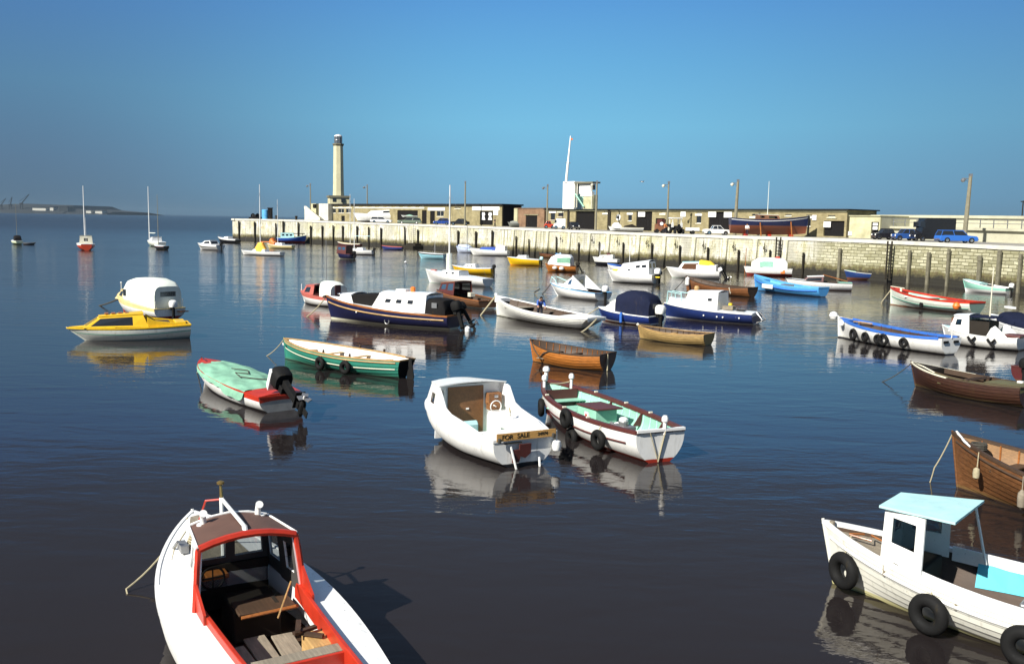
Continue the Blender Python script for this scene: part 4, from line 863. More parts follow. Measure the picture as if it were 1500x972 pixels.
# --- people
M_skin = paint('skin', (.50, .27, .17), .6, .1); M_hair = paint('hair', (.03, .02, .015), .8); M_jeans = paint('dark_trousers', (.03, .03, .04), .85); M_shirtw = paint('white_shirt', (.75, .75, .72), .85, .05); M_shirtb = paint('blue_jersey', (.05, .12, .42), .85, .1); M_shirto = paint('orange_top', (.6, .2, .05), .85)
def skinned(name, verts, edges, radii, mat, parent, sub=1):
    me = bpy.data.meshes.new(name); me.from_pydata(verts, edges, []); o = bpy.data.objects.new(name, me); COL.objects.link(o); o.parent = parent
    md = o.modifiers.new('Skin', 'SKIN'); sv = me.skin_vertices[0].data if me.skin_vertices else None
    if sv is None:
        bm = bmesh.new(); bm.from_mesh(me); bm.verts.layers.skin.verify(); bm.to_mesh(me); bm.free(); sv = me.skin_vertices[0].data
    for i, r in enumerate(radii): sv[i].radius = (r, r) if not isinstance(r, tuple) else r; sv[i].use_root = i == 0
    sb = o.modifiers.new('Sub', 'SUBSURF'); sb.levels = sub; sb.render_levels = sub; me.materials.append(mat); md.use_smooth_shade = True
    return o
def person(loc, rz, label, shirt, legs=M_jeans, bend=0.0, arms=(.35, .25), walk=.12, seated=False):
    e = empty('person', loc, rz, label, 'person'); bz = .95 if not seated else .50; c, s = math.cos(bend), math.sin(bend)
    def T(x, y, z): return (x * c + z * s, y, bz + z * c - x * s)      # the trunk leans forward (+x)
    hip = (0, 0, bz); chest = T(0, 0, .38); neck = T(0, 0, .55); head = T(.02, 0, .68); crown = T(.02, 0, .78)
    V = [hip, T(0, 0, .18), chest, neck, head, crown]; Rr = [.14, .13, .15, .06, .095, .07]; E_ = [(0, 1), (1, 2), (2, 3), (3, 4), (4, 5)]
    AV = {}
    for sd, ab in ((1, arms[0]), (-1, arms[1])):
        i = len(V); sh = T(0, sd * .19, .46); el_ = (sh[0] + math.sin(ab) * .28, sd * .24, sh[2] - math.cos(ab) * .28); wr = (el_[0] + math.sin(ab + .5) * .25, sd * .22, el_[2] - math.cos(ab + .5) * .25); hd = (wr[0] + .04, sd * .21, wr[2] - .09)
        V += [sh, el_, wr, hd]; Rr += [.065, .045, .032, .035]; E_ += [(2, i), (i, i + 1), (i + 1, i + 2), (i + 2, i + 3)]; AV[sd] = (sh, el_, wr)
    LV = {}
    for sd in (1, -1):
        i = len(V); 
        if seated: kn = (.42, sd * .13, .48); an = (.45, sd * .13, .08); ft = (.60, sd * .14, .04)
        else: kn = (sd * walk * .6, sd * .10, .5); an = (sd * walk, sd * .10, .08); ft = (sd * walk + .16, sd * .11, .04)
        hj = (0, sd * .09, bz - .04); V += [hj, kn, an, ft]; Rr += [.095, .065, .045, .045]; E_ += [(0, i), (i, i + 1), (i + 1, i + 2), (i + 2, i + 3)]; LV[sd] = (hj, kn, an)
    skinned('body', V, E_, Rr, M_skin, e)
    v = [T(0, 0, .02), T(0, 0, .2), chest, T(0, 0, .5)]; r = [.16, .152, .175, .09]; ed = [(0, 1), (1, 2), (2, 3)]
    for sd in (1, -1): sh, el_, wr = AV[sd]; i = len(v); m = Vector(el_).lerp(Vector(wr), .6); v += [sh, el_, tuple(m)]; r += [.082, .062, .05]; ed += [(2, i), (i, i + 1), (i + 1, i + 2)]
    skinned('shirt', v, ed, r, shirt, e)
    v = [(0, 0, bz + .06), (0, 0, bz - .03)]; r = [.155, .15]; ed = [(0, 1)]
    for sd in (1, -1): hj, kn, an = LV[sd]; i = len(v); v += [hj, kn, an]; r += [.11, .08, .062]; ed += [(1, i), (i, i + 1), (i + 1, i + 2)]
    skinned('trousers', v, ed, r, legs, e)
    h = MB(); hc = Vector(head) + Vector((-.015, 0, .03)); rows = []
    for k in range(7): t_ = k / 6 * 1.75; rows.append([hc + Vector((.112 * math.sin(t_) * math.cos(a), .10 * math.sin(t_) * math.sin(a), .115 * math.cos(t_))) for a in [2 * math.pi * q / 12 for q in range(12)]])
    h.grid(rows, 0, closed=True); h.build('hair', M_hair, e, smooth=True)
    f_ = MB(); hh = Vector(head); f_.box(hh + Vector((.10, 0, 0)), (.04, .025, .04), taper=.5); f_.box(hh + Vector((.092, 0, -.045)), (.012, .045, .01))
    for sd in (1, -1): f_.box(hh + Vector((.088, sd * .035, .02)), (.015, .022, .012)); f_.box(hh + Vector((0, sd * .098, .0)), (.035, .02, .05))
    f_.build('face', M_skin, e)
    for sd in (1, -1): an = LV[sd][2]; sh_ = MB(); sh_.box((an[0] + .07, an[1], .045), (.28, .1, .09)); sh_.build('shoe', M_drk, e, bevel=.03)
    return e
person(P_(1094, 1.6), R_(-100), 'person in a white shirt standing before the hauled out boat', M_shirtw)
person(P_(974, 2.8), R_(-60), 'person in an orange top standing between the forklift and the tractor', M_shirto)
person(P_(725, 3), R_(200), 'person in a dark top walking past the black numbered shed doors', M_jeans, walk=.2)
# boats standing on the quay
def deck_boat(px0, px1, off, zb, zs, **k):
    p, q = P_(px0, off), P_(px1, off); m_ = (p + q) / 2; Y = m_.y; X0 = (px0 - 750) / F * Y; X1 = (px1 - 750) / F * Y
    return Vector((X0, Y, zb)), Vector((X1, Y, zs)), m_.z
# ================================================================== BOATS
H = hullmat; RED = (.45, .03, .015)
h_white = H('white', WHITE, (.02, .02, .03)); h_whiter = H('white_red', WHITE, (.30, .03, .015), .06); h_whiteb = H('white_blue', WHITE, (.02, .05, .2)); h_navy = H('navy', (.012, .014, .055), (.62, .60, .45), .10, .1)
h_navyr = H('navy_red', (.012, .03, .16), (.16, .05, .03), .07, .1, boot=(.75, .74, .7)); h_varn = H('varnish', (.42, .15, .03), (.05, .03, .02), .03, .3, grain=True, rough=.3); h_gold = H('pale_varnish', (.36, .24, .09), (.06, .04, .02), .03, .4, grain=True, rough=.5)
h_brown = H('brown', (.15, .065, .025), (.05, .03, .02), .04, .3, grain=True); h_dbrown = H('dark_brown', (.05, .022, .014), (.03, .02, .015), .04, .25, grain=True, rough=.3)
h_green = H('green', (.035, .24, .17), (.02, .05, .04), .03, .35); h_mint = H('mint', (.30, .62, .5), WHITE, .35, .1); h_yel = H('yellow', (.80, .48, .01), (.8, .45, .02), .02, .05); h_cream = H('cream', (.74, .62, .30), (.3, .2, .05)); h_lblue = H('light_blue', (.08, .34, .72), (.04, .06, .1), .05, .2)
h_redh = H('red', (.55, .06, .02), (.4, .04, .02)); h_cyan = H('cyan', (.35, .66, .75), (.3, .6, .7), .02, .1); h_blue = H('blue', (.03, .12, .45), (.25, .04, .03), .15, .1); h_dark = H('black', (.015, .016, .022), (.02, .02, .02)); h_maroonh = H('maroon', (.09, .02, .02), (.03, .02, .02))
h_clinkw = H('cream_white', (.78, .77, .68), (.45, .42, .2), .03, .45, boot=(.60, .56, .30))
def side(pb, ps, yw, zb, zs, skew=.25):
    "boat seen nearly broadside: bow px, stern px, water line py; skew > 0 turns the bow away"
    c = at((pb + ps) / 2, yw); X = (pb - ps) / F * c.y / 2; return (Vector((c.x + X, c.y + abs(X) * skew, zb)), Vector((c.x - X, c.y - abs(X) * skew, zs)))
# ---- 1. foreground cuddy boat with red trim
ax = Vector((-.51, .86)); pr = Vector((.86, .51))
def fgp(a, z): q = pr * 3.32 + ax * a; return Vector((q.x, q.y, z))
b = Boat('cuddy_boat', 'white cuddy boat with red rimmed open cabin and brown roof in the foreground', 'boat', None, None, 2.42, pos=(fgp(16.8, .98), fgp(9.5, .78)), tw=.74, rake=.5, full=2.8, bowfull=2.15, zm=.72)
L2 = b.L / 2; X = lambda a: a - 13.15
b.hull(h_whiteb); b.inside(M_white, floor=.12, fmat=M_dplank, ribs=11, th=.06)
b.gunwale(M_white2, w=.06, h=.06); b.deck(b.t(X(14.0)), .985, M_white2, dz=.012, ins=.03, name='foredeck')
mb = MB(); n = 8; rows = []
for i in range(n):
    t = b.t(X(14.6)) + (.95 - b.t(X(14.6))) * i / (n - 1); hb_ = b.hb(t) * .45; rows.append([(b.x(t), -hb_, b.sz(t) + .072), (b.x(t), 0, b.sz(t) + .085), (b.x(t), hb_, b.sz(t) + .072)])
mb.grid(rows); b.part('deck_mat', mb, M_plank)
# wide side decks, red coaming
mb = MB(); cm = MB(); n = 14; x0, x1 = X(9.7), X(14.05)
for sd in (1, -1):
    r1 = []; r2 = []
    for i in range(n):
        x = x0 + (x1 - x0) * i / (n - 1); t = b.t(x); hb_ = b.hb(t); z = b.sz(t); yi = .74 - .16 * max(0, (x - X(13))) if x > X(13) else .74 - .05 * (X(13) - x)
        r1.append([Vector((x, sd * (hb_ - .01), z + .03)), Vector((x, sd * (hb_ + yi) / 2, z + .06)), Vector((x, sd * yi, z + .06)), Vector((x, sd * yi, z - .25))])
        if x <= X(13.05): r2.append([Vector((x, sd * (yi + .03), z + .02)), Vector((x, sd * (yi + .03), z + .17)), Vector((x, sd * (yi - .03), z + .17)), Vector((x, sd * (yi - .03), z - .1))])
    mb.grid(r1, 0, flip=sd > 0); cm.grid(r2, 0, closed=True); 
b.part('side_deck', mb, M_white2, smooth=True, ang=30); b.part('coaming', cm, M_red, bevel=.01)
zd = b.sz(.5) + .05
# cabin sides with two windows each, front and brown roof
c, r = b.cabin(X(12.85), X(14.1), .75, .63, zd, .84, .80, rf=.06, rr=.12, tum=.08, mat=M_white2, roof=M_brownp, sidewin=[(.10, .34, .30, .80), (.55, .88, .32, .82)], frontwin=[(.08, .44, .35, .82), (.56, .92, .35, .82)], back=False, over=.05, crown=.12, winframe=M_white, inmat=paint('painted_cabin_shade', (.06, .055, .05), .7))  # inner faces, bulkhead and floor coloured dark to stand for the cabin's shade
# roof grooves, edge beading
mb = MB(); zr0, zr1 = zd + .84, zd + .80
for sd in (1, -1): mb.tube([(X(12.95), sd * .71, zr0 + .045), (X(14.07), sd * .60, zr1 + .045)], .022, 5)
mb.tube([(X(14.08), y, zr1 + .045 + .12 * (1 - (y / .6) ** 2)) for y in (-.58, -.3, 0, .3, .58)], .025, 5); b.part('roof_beading', mb, M_white)
# red arch
mb = MB(); yy = [.74, .74, .70, .68]; arch = [(X(12.85), .785, zd - .02), (X(12.88), .76, zd + .3), (X(12.92), .73, zd + .6), (X(12.95), .70, zd + .83)]
top = [(X(12.95), y, zd + .855 + .125 * (1 - (y / .71) ** 2)) for y in (.69, .5, .3, .1, -.1, -.3, -.5, -.69)]
mb.tube(arch + top[:1], .045, 6); mb.tube([(x, -y, z) for x, y, z in arch] + [top[-1]], .045, 6); mb.tube(top, .055, 6); b.part('cabin_arch', mb, M_red, smooth=True)
for sd in (1, -1):      # red wings running down from the arch to the coaming
    mb = MB(); mb.poly([(X(12.86), sd * .785, zd + .40), (X(12.35), sd * .775, zd + .13), (X(12.35), sd * .735, zd + .13), (X(12.86), sd * .745, zd + .40)]); mb.prism([(X(12.86), zd), (X(12.86), zd + .39), (X(12.35), zd + .125), (X(12.35), zd)], sd * .745, sd * .775); b.part('cabin_wing', mb, M_red)
# inner bulkhead half closing the cabin, dashboard and wheel
mb = MB(); mb.box((X(14.02), 0, .62), (.04, 1.15, .7)); b.part('bulkhead', mb, M_dark)  # dark colour here is painted shade inside the cabin
mb = MB(); mb.box((X(13.85), .35, zd + .1), (.3, .5, .05)); b.part('dashboard', mb, M_varn, bevel=.01)
mb = MB(); mb.torus((X(13.68), .35, zd + .12), .17, .016, axis='X'); mb.tube([(X(13.68), .18, zd + .12), (X(13.68), .52, zd + .12)], .012, 5); mb.tube([(X(13.68), .35, zd - .05), (X(13.68), .35, zd + .29)], .012, 5); b.part('steering_wheel', mb, M_black)
mb = MB(); mb.box((X(13.25), -.1, .42), (.75, .7, .5)); eb = b.part('engine_box', mb, M_dark, bevel=.03); mb = MB(); mb.box((X(12.9), -.2, .66), (.5, .85, .04), rx=.06); b.part('engine_lid', mb, M_dplank, bevel=.01)
mb = MB(); mb.tube([(X(12.62), -.62, .68), (X(12.62), .2, .66)], .025, 6); b.part('tiller_bar', mb, M_varn)
mb = MB(); mb.tube([(X(12.9), -.6, .95), (X(12.2), -.2, .75)], .013, 5); b.part('boat_hook', mb, M_teak)
for k, (xa, ya, wl) in enumerate(((X(11.75), -.32, 1.7), (X(11.9), .02, 1.5), (X(11.6), .34, 1.6))): mb = MB(); mb.box((xa, ya, .3 + .02 * k), (wl, .3, .035), rz=.05 * (k - 1)); b.part('floor_plank', mb, M_plank, bevel=.006)
mb = MB(); mb.box((X(10.82), 0, .80), (.22, 1.36, .05)); b.part('thwart', mb, M_plank, bevel=.01); mb = MB(); mb.box((X(10.66), 0, .68), (.05, 1.34, .3)); b.part('stern_board', mb, M_red, bevel=.01)
mb = MB(); mb.box((X(11.45), -.52, .45), (.5, .3, .5)); b.part('locker', mb, M_teak, bevel=.02)
for k in range(3): mb = MB(); mb.box((X(11.5 + .1 * k), -.45 + .06 * k, .74 + .03 * k), (.34, .07, .04), rz=.8 + k); b.part('loose_timber', mb, M_dplank)
# vents, roof spar, post
for sd, xx in ((1, X(13.92)), (-1, X(13.98))):
    mb = MB(); mb.tube([(xx, sd * .42, zd + .86), (xx, sd * .42, zd + .98), (xx - .02, sd * .43, zd + 1.05), (xx - .06, sd * .43, zd + 1.08)], [.055, .045, .05, .06], 12); mb.lathe([(.1, 0), (.1, .03)], (xx, sd * .42, zd + .87), 12); b.part('cowl_vent', mb, M_white, smooth=True)
mb = MB(); mb.tube([(X(14.5), 0, zd + 1.06), (X(13.15), 0, zd + 1.03)], .03, 8); mb.tube([(X(13.15), 0, zd + 1.03), (X(13.08), 0, zd + .95)], .04, 8); b.part('roof_spar', mb, M_white, smooth=True)
mb = MB(); mb.tube([(X(14.5), 0, zd), (X(14.55), 0, zd + 1.08)], .035, 8); mb.build('post_foot', M_white, b.root, smooth=True)
mb = MB(); mb.tube([(X(14.55), 0, zd + 1.06), (X(14.6), 0, zd + 1.28)], [.03, .02], 8); mb.lathe([(.02, 0), (.06, .02), (.06, .05), (.02, .07)], (X(14.6), 0, zd + 1.27), 12); b.part('mast_head', mb, M_brass, smooth=True)
mb = MB(); mb.tube([(X(14.55), .0, zd + 1.05), (X(14.75), .2, zd + 1.0), (X(14.95), .28, zd + .6), (X(15.1), .3, zd + .1)], .018, 6); b.part('red_lead', mb, M_red, smooth=True)
mb = MB()
for k in range(5): mb.torus((X(15.2) + .02 * k, .22, b.sz(.8) + .1 + .03 * k), .2 - .02 * k, .018, axis='Z', n=18, k=5)
b.part('rope_coil', mb, M_rope)
mb = MB(); mb.box((X(15.1), .5, b.sz(.7) + .16), (.32, .12, .12)); mb.tube([(X(15.3), .62, b.sz(.7) + .1), (X(15.0), .6, b.sz(.7) + .3)], .02, 5); b.part('anchor', mb, M_grey)
mb = MB(); mb.tube([(X(14.7), .55, zd + .05), (X(15.2), .45, zd + .03), (X(14.9), .72, zd + .05), (X(15.3), .6, zd + .08), (X(15.9), .3, zd + .15)], .016, 5); b.part('deck_line', mb, M_rope)
bw = b.W @ Vector((X(16.5), .15, .98)); rope('mooring_rope', [bw, at(185, 862, .05), at(205, 930, -.3)], 'pale mooring rope from the bow of the red trimmed foreground boat into the water', sag=.12, group=None)
FG = b
# ---- 2. boat for sale
b = Boat('motor_cruiser', 'white motor boat with plywood cabin door and a for sale board across its stern', 'boat', None, None, 2.6, pos=(Vector((-2.2, 28.2, 1.0)), Vector((.36, 23.3, .72))), tw=.68, rake=1.3, full=3.0, bowfull=2.8, zm=.82)
b.hull(H('white_black', WHITE, (.012, .012, .015), .10, .05), n=30); b.inside(M_white, floor=.12, fmat=M_mint, th=.10); b.gunwale(M_white2, w=.18, h=.07); xs_ = b.L / 2
mb = MB(); mb.box((-xs_ + .56, 0, .73), (1.0, b.hb(.08) * 1.88, .06)); b.part('aft_deck', mb, M_white2, bevel=.02)
b.deck(.62, .985, M_white2, dz=.03, crown=.12)
c, r = b.cabin(.35, 2.0, 1.13, .82, .78, .84, .74, rf=.35, rr=.0, tum=.08, mat=M_white2, sidewin=[(.35, .62, .32, .68)], back=False, over=.01, crown=.07, th=.05, winframe=M_dplank)
for sd in (1, -1):      # sloping coamings from the roof down to the stern
    mb = MB(); mb.prism([(.38, .78), (.38, 1.58), (.2, 1.54), (-.15, 1.12), (-.5, 1.02), (-1.5, .92), (-2.1, .80), (-2.1, .70), (.1, .72)], -.04, .04)
    for v in mb.v: v.y = sd * ((1.08 if v.x > -.6 else 1.02 if v.x > -1.6 else .93) + v.y)
    b.part('cockpit_side', mb, M_white2, bevel=.01)
mb = MB(); panel(mb, [(.58, 1.08, .1), (.58, -1.08, .1), (.58, -1.02, 1.61), (.58, 1.02, 1.61)], [(.02, .10, .6, .9)], .04); b.part('bulkhead', mb, M_white2)
mb = MB(); mb.box((.555, .14, .83), (.03, 1.12, 1.44)); b.part('cabin_door', mb, M_ply, bevel=.005); mb = MB(); mb.box((.53, .1, .9), (.03, .1, .05)); b.part('door_latch', mb, M_chrome)
mb = MB(); mb.box((.44, -.70, 1.16), (.22, .42, .34)); mb.box((.38, -.68, .95), (.24, .38, .2)); b.part('console', mb, M_ply, bevel=.01); mb = MB(); mb.box((.32, -.72, 1.24), (.04, .12, .08)); b.part('instrument', mb, M_chrome)
mb = MB(); mb.torus((.12, -.62, .98), .17, .018, axis='X'); mb.tube([(.12, -.62, .98), (.4, -.62, 1.0)], .02, 6); b.part('steering_wheel', mb, M_white, smooth=True)
mb = MB(); mb.prism([(-.75, .15), (-.75, .72), (-.66, .82), (-.56, .80), (-.42, .6), (-.38, .45), (-.38, .15)], .34, .74); b.part('seat', mb, M_cyan, bevel=.03)
mb = MB(); mb.prism([(-.9, .15), (-.9, .80), (-.8, .93), (-.5, .97), (-.1, .92), (.0, .78), (.0, .15)], -.95, -.26); b.part('engine_cover', mb, M_white2, bevel=.05)
mb = MB(); mb.prism([(-1.95, .7), (-1.95, .78), (-1.3, .88), (-.88, .92), (-.88, .6)], -.93, -.2); b.part('stern_locker', mb, M_white2, bevel=.04)
mb = MB(); mb.tube([(-1.2, -.4, .98), (-1.2, -.4, 1.1), (-1.1, -.42, 1.18)], .025, 6); b.part('gear_lever', mb, M_rope)
zs_ = b.zs; xt = -xs_ - .08
sgn = empty('sale_board', b.W @ Vector((xt - .02, 0, zs_ + .12)), b.rz - math.pi / 2, 'plywood board lettered FOR SALE lashed across the stern of the white motor boat', 'sign')
mb = MB(); mb.box((.02, 0, 0), (1.72, .025, .20)); mb.build('board', wood('ochre_board', (.62, .34, .10), .6), sgn, bevel=.004)
def lettering(txt, x, z, size, parent, mat, y=-.016, rot=0, sx=1):
    cu = bpy.data.curves.new('lettering', 'FONT'); cu.body = txt; cu.size = size; cu.extrude = .002; cu.offset = .002; o = bpy.data.objects.new('lettering', cu); COL.objects.link(o)
    dg = bpy.context.evaluated_depsgraph_get(); me = bpy.data.meshes.new_from_object(o.evaluated_get(dg)); bpy.data.objects.remove(o); me.materials.clear(); me.materials.append(mat)
    o = bpy.data.objects.new('lettering', me); COL.objects.link(o); o.parent = parent; o.location = (x, y, z); o.rotation_euler = (math.pi / 2, rot, 0); o.scale = (sx, 1, 1); return o
lettering('FOR', -.70, -.055, .17, sgn, M_black, rot=.02); lettering('SALE', -.26, -.05, .17, sgn, M_black, rot=-.02); lettering('24974', .34, -.035, .12, sgn, M_black)
for y in (-.78, .8): mb = MB(); mb.box((y, -.03, -.07), (.08, .1, .12)); mb.build('lashing', M_ropeb, sgn, bevel=.02)
mb = MB(); mb.prism([(-.36, zs_ - .58), (-.36, zs_ - .24), (-.18, zs_ - .24), (-.18, zs_ - .1), (.15, zs_ - .1), (.15, zs_ - .36), (0, zs_ - .48), (-.14, zs_ - .42), (-.18, zs_ - .58)], 0, .05)
for v in mb.v: v.x, v.y = xt - .01 - v.y + .10 * (zs_ - v.z) * 1.0, -v.x - .0
b.part('motor_bracket', mb, M_maroon)
mb = MB(); mb.tube([(xt, .42, zs_ - .15), (xt - .1, .28, -.1)], .03, 6); b.part('stern_tube', mb, M_white); mb = MB(); mb.tube([(xt, -.42, zs_ - .5), (xt - .12, -.38, -.12)], .03, 6); b.part('stern_tube', mb, M_white)
mb = MB(); mb.box((xt + .02, .35, zs_ - .06), (.05, .5, .035)); b.part('handrail', mb, M_ropeb)
SALE = b
f = MB(); f.lathe([(.02, -.16), (.1, -.12), (.13, 0), (.1, .12), (.02, .16)], n=14); pf = b.W @ Vector((xt - .02, -.92, .48)); f.tube([(0, 0, .15), (0, .05, .4)], .012, 5); tag(f.build('white_fender', M_white, loc=pf, smooth=True), 'small white fender hanging at the stern corner of the boat for sale', 'fender')
# ---- 3. open boat with maroon gunwale
b = Boat('open_boat', 'white open fishing boat with maroon gunwale and mint inside, beside the boat for sale', 'boat', (798, 556, 1.02), (968, 631, .85), 2.2, tw=.68, rake=.35, full=2.9, bowfull=2.5, zm=.78)
b.hull(H('white_redboot', WHITE, (.32, .03, .015), .10, .15), n=28); b.inside(M_mint, floor=.14, fmat=M_mint, ribs=16, rmat=M_cyan, th=.06); b.gunwale(M_maroon, w=.13, h=.10); b.rub(M_maroon, u=.68, t0=.06, r=.025)
xx = b.x; mb = MB(); mb.box((xx(0) - .0, 0, b.zs + .03), (.10, 2 * b.hb(0) - .02, .07)); b.part('transom_cap', mb, M_white)
for t in (.82,): mb = MB(); mb.box((xx(t), 0, .55), (.05, 1.95 * abs(b.pt(t, b.u_at(t, .45)).y) * .98, .75)); b.part('bulkhead', mb, M_maroon)
b.thwart(.66, M_mint, z=.52, w=.8, name='stern_sheet'); b.thwart(.80, M_mint, z=.6, w=.5)
mb = MB(); mb.box((xx(.50), -.05, .50), (1.15, .72, .62)); b.part('engine_box', mb, M_mint, bevel=.02); mb = MB(); mb.box((xx(.49), -.08, .83), (1.35, .86, .05), ry=.05); b.part('engine_lid', mb, M_maroon, bevel=.01)
mb = MB(); mb.box((xx(.50) - .02, .315, .55), (.24, .02, .24)); mb.box((xx(.50) - .02, .33, .55), (.09, .02, .12), mi=1); b.part('badge', mb, [M_white, M_red])
for t in (.60, .36, .17):
    for sd in (1, -1):
        y = b.hb(t) - .08; z = b.sz(t); mb = MB(); mb.prism([(0, z - .02), (0, z - .45), (.0 + .02, z - .48), (.06, z - .02)], -.02, .02); 
        mb = MB(); mb.poly([(xx(t), sd * y, z), (xx(t), sd * (y - .3), z - .42), (xx(t), sd * (y - .02), z - .42)]); mb.poly([(xx(t) + .04, sd * y, z), (xx(t) + .04, sd * (y - .3), z - .42), (xx(t) + .04, sd * (y - .02), z - .42)]); mb.poly([(xx(t), sd * y, z), (xx(t) + .04, sd * y, z), (xx(t) + .04, sd * (y - .3), z - .42), (xx(t), sd * (y - .3), z - .42)]); b.part('knee', mb, M_maroon)
mb = MB(); mb.box((xx(.27), -.05, .42), (.6, .4, .35)); mb.lathe([(.15, 0), (.15, .22)], (xx(.27), .0, .5), 14); mb.tube([(xx(.27) - .35, .1, .5), (xx(.27) + .3, .25, .62)], .05, 8); mb.tube([(xx(.3), -.3, .62), (xx(.3) + .4, .1, .5)], .04, 8); b.part('engine', mb, M_grey, bevel=.02)
mb = MB(); mb.lathe([(.13, 0), (.13, .06), (.08, .1)], (xx(.27), 0, .72), 14); b.part('flywheel', mb, M_white)
mb = MB(); mb.box((xx(.12), 0, .55), (1.0, 1.2, .05)); b.part('aft_deck', mb, M_cyan); mb = MB(); mb.box((xx(.13), .1, .6), (1.2, .12, .04), rz=.3); b.part('oar', mb, M_teak)
def bitt(x, y, z, h=.42, r=.055, hr=.09): mb = MB(); mb.tube([(x, y, z), (x, y, z + h)], r, 8); mb.lathe([(r, 0), (hr, .04), (hr, .13), (hr * .6, .19), (.01, .2)], (x, y, z + h), 12); return b.part('bitt', mb, M_white, smooth=True)
bitt(xx(.985), 0, 1.0, .3, .07, .12); bitt(xx(.86), b.hb(.86) - .1, .4, .78); bitt(xx(.86), -b.hb(.86) + .1, .4, .78); bitt(xx(0) + .0, -.12, .75, .32)
mb = MB(); mb.tube([(xx(0) - .04, -.12, b.zs), (xx(0) + .0, .05, 0.02)], .022, 6); mb.tube([(xx(0) - .04, .35, b.zs), (xx(0) + .0, .05, 0.02)], .012, 6); b.part('rudder_strap', mb, M_rope)
mb = MB(); mb.box((xx(0) - .02, .42, b.zs - .035), (.03, .42, .035)); mb.box((xx(0) - .02, -.5, b.zs - .035), (.03, .26, .035)); b.part('number_strip', mb, M_grey)
q = b.W; rope('deck_rope', [q @ Vector((xx(.86), b.hb(.86) - .1, 1.12)), q @ Vector((xx(.86), -b.hb(.86) + .1, 1.12))], 'pale rope slung between the two white bow posts of the maroon trimmed boat', r=.022, sag=.06)
for t in (.72, .5, .3):
    for sd in (1, -1): mb = MB(); mb.box((xx(t), sd * (b.hb(t) - .04), b.sz(t) + .07), (.06, .12, .05)); b.part('rowlock', mb, M_cream, bevel=.01)
for t, z, lb in ((.80, .42, 'black tyre fender nearest the bow of the maroon trimmed open boat'), (.44, .62, 'black tyre fender high on the maroon trimmed open boat beside the for sale board'), (.20, .36, 'black tyre fender nearest the stern of the maroon trimmed open boat'), (.43, .05, 'black tyre fender half under water between the two boats')): b.hang_tyre(t, 1, lb, R=.30, z=z)
# ---- 4. wheelhouse boat with cyan roof
A_ = at(1207, 763, 1.08); dv = Vector((.75, -.66, 0)).normalized(); b = Boat('wheelhouse_boat', 'white clinker boat with a small wheelhouse under a pale cyan roof at the lower right', 'boat', None, None, 2.35, pos=(A_, Vector(((A_ + dv * 6.7).x, (A_ + dv * 6.7).y, .85))), tw=.72, rake=.28, full=2.3, bowfull=2.2, zm=.70)
b.hull(h_clinkw, strakes=9, n=30); b.inside(M_dplank, floor=.12, fmat=M_dplank, th=.06); b.gunwale(M_white, w=.10, h=.07); xb = b.L / 2
b.deck(.74, .985, M_plank, dz=-.10, ins=.07, crown=.03); b.rub(M_white, u=.83, r=.03)
xb += .24
c, r = b.cabin(xb - 2.15, xb - 1.42, .74, .48, .72, 1.0, .92, rf=.02, tum=.04, mat=M_white, roof=M_cyan, sidewin=[(.18, .78, .40, .86)], frontwin=[(.1, .45, .4, .85), (.55, .9, .4, .85)], back=False, over=.04, crown=.0, z1=.8, winframe=M_white)
r.data.transform(Matrix.Identity(4))
bpy.data.objects.remove(r)
mb = MB(); rows = []
za = .72 + 1.0; 
mb.poly([(xb - 1.36, .52, za - .02), (xb - 1.36, -.52, za - .02), (xb - 2.62, -.80, za + .05), (xb - 2.62, .80, za + .05)]); mb.poly([(xb - 1.36, .52, za + .02), (xb - 1.36, -.52, za + .02), (xb - 2.62, -.80, za + .09), (xb - 2.62, .80, za + .09)])
for (p1, p2) in (((xb - 1.36, .52, za), (xb - 1.36, -.52, za)), ((xb - 1.36, -.52, za), (xb - 2.62, -.80, za + .07)), ((xb - 2.62, -.80, za + .07), (xb - 2.62, .80, za + .07)), ((xb - 2.62, .80, za + .07), (xb - 1.36, .52, za))):
    mb.poly([Vector(p1) - Vector((0, 0, .02)), Vector(p2) - Vector((0, 0, .02)), Vector(p2) + Vector((0, 0, .02)), Vector(p1) + Vector((0, 0, .02))])
b.part('roof', mb, M_cyan)
mb = MB(); mb.tube([(xb - 2.72, -.80, .72), (xb - 2.5, -.72, za + .04)], .025, 6); b.part('roof_post', mb, M_white)
mb = MB(); mb.box((xb - 1.9, .1, .6), (.5, 1.0, .5)); b.part('engine_box', mb, M_dark, bevel=.03)
xb -= .24
b.sidedeck(.02, b.t(xb - 1.95), .13, M_white, coam=M_white, ch=.10)
for sd in (1, -1):
    mb = MB(); rows = []
    for i in range(10): t = .03 + (b.t(xb - 2.35) - .03) * i / 9; rows.append([(b.x(t), sd * (abs(b.pt(t, b.u_at(t, .3)).y) - .09), .3), (b.x(t), sd * (b.hb(t) - .145), b.sz(t) - .03)])
    mb.grid(rows); b.part('cockpit_lining', mb, paint('turquoise_paint', (.10, .55, .68), .45, .2))
b.thwart(.35, paint('turquoise_paint', (.10, .55, .68)), z=.5, w=.4); b.thwart(.12, M_white, z=.5, w=.3)
mb = MB(); mb.box((xb - 3.6, .1, .4), (.7, .5, .45)); mb.lathe([(.1, 0), (.1, .25)], (xb - 3.7, .15, .62), 10); b.part('engine', mb, M_grey, bevel=.03)
mb = MB(); mb.tube([(xb - .15, 0, .9), (xb - .15, 0, 1.12)], .05, 8); mb.tube([(xb - .15, -.13, 1.06), (xb - .15, .13, 1.06)], .025, 6); b.part('bow_post', mb, M_plank)
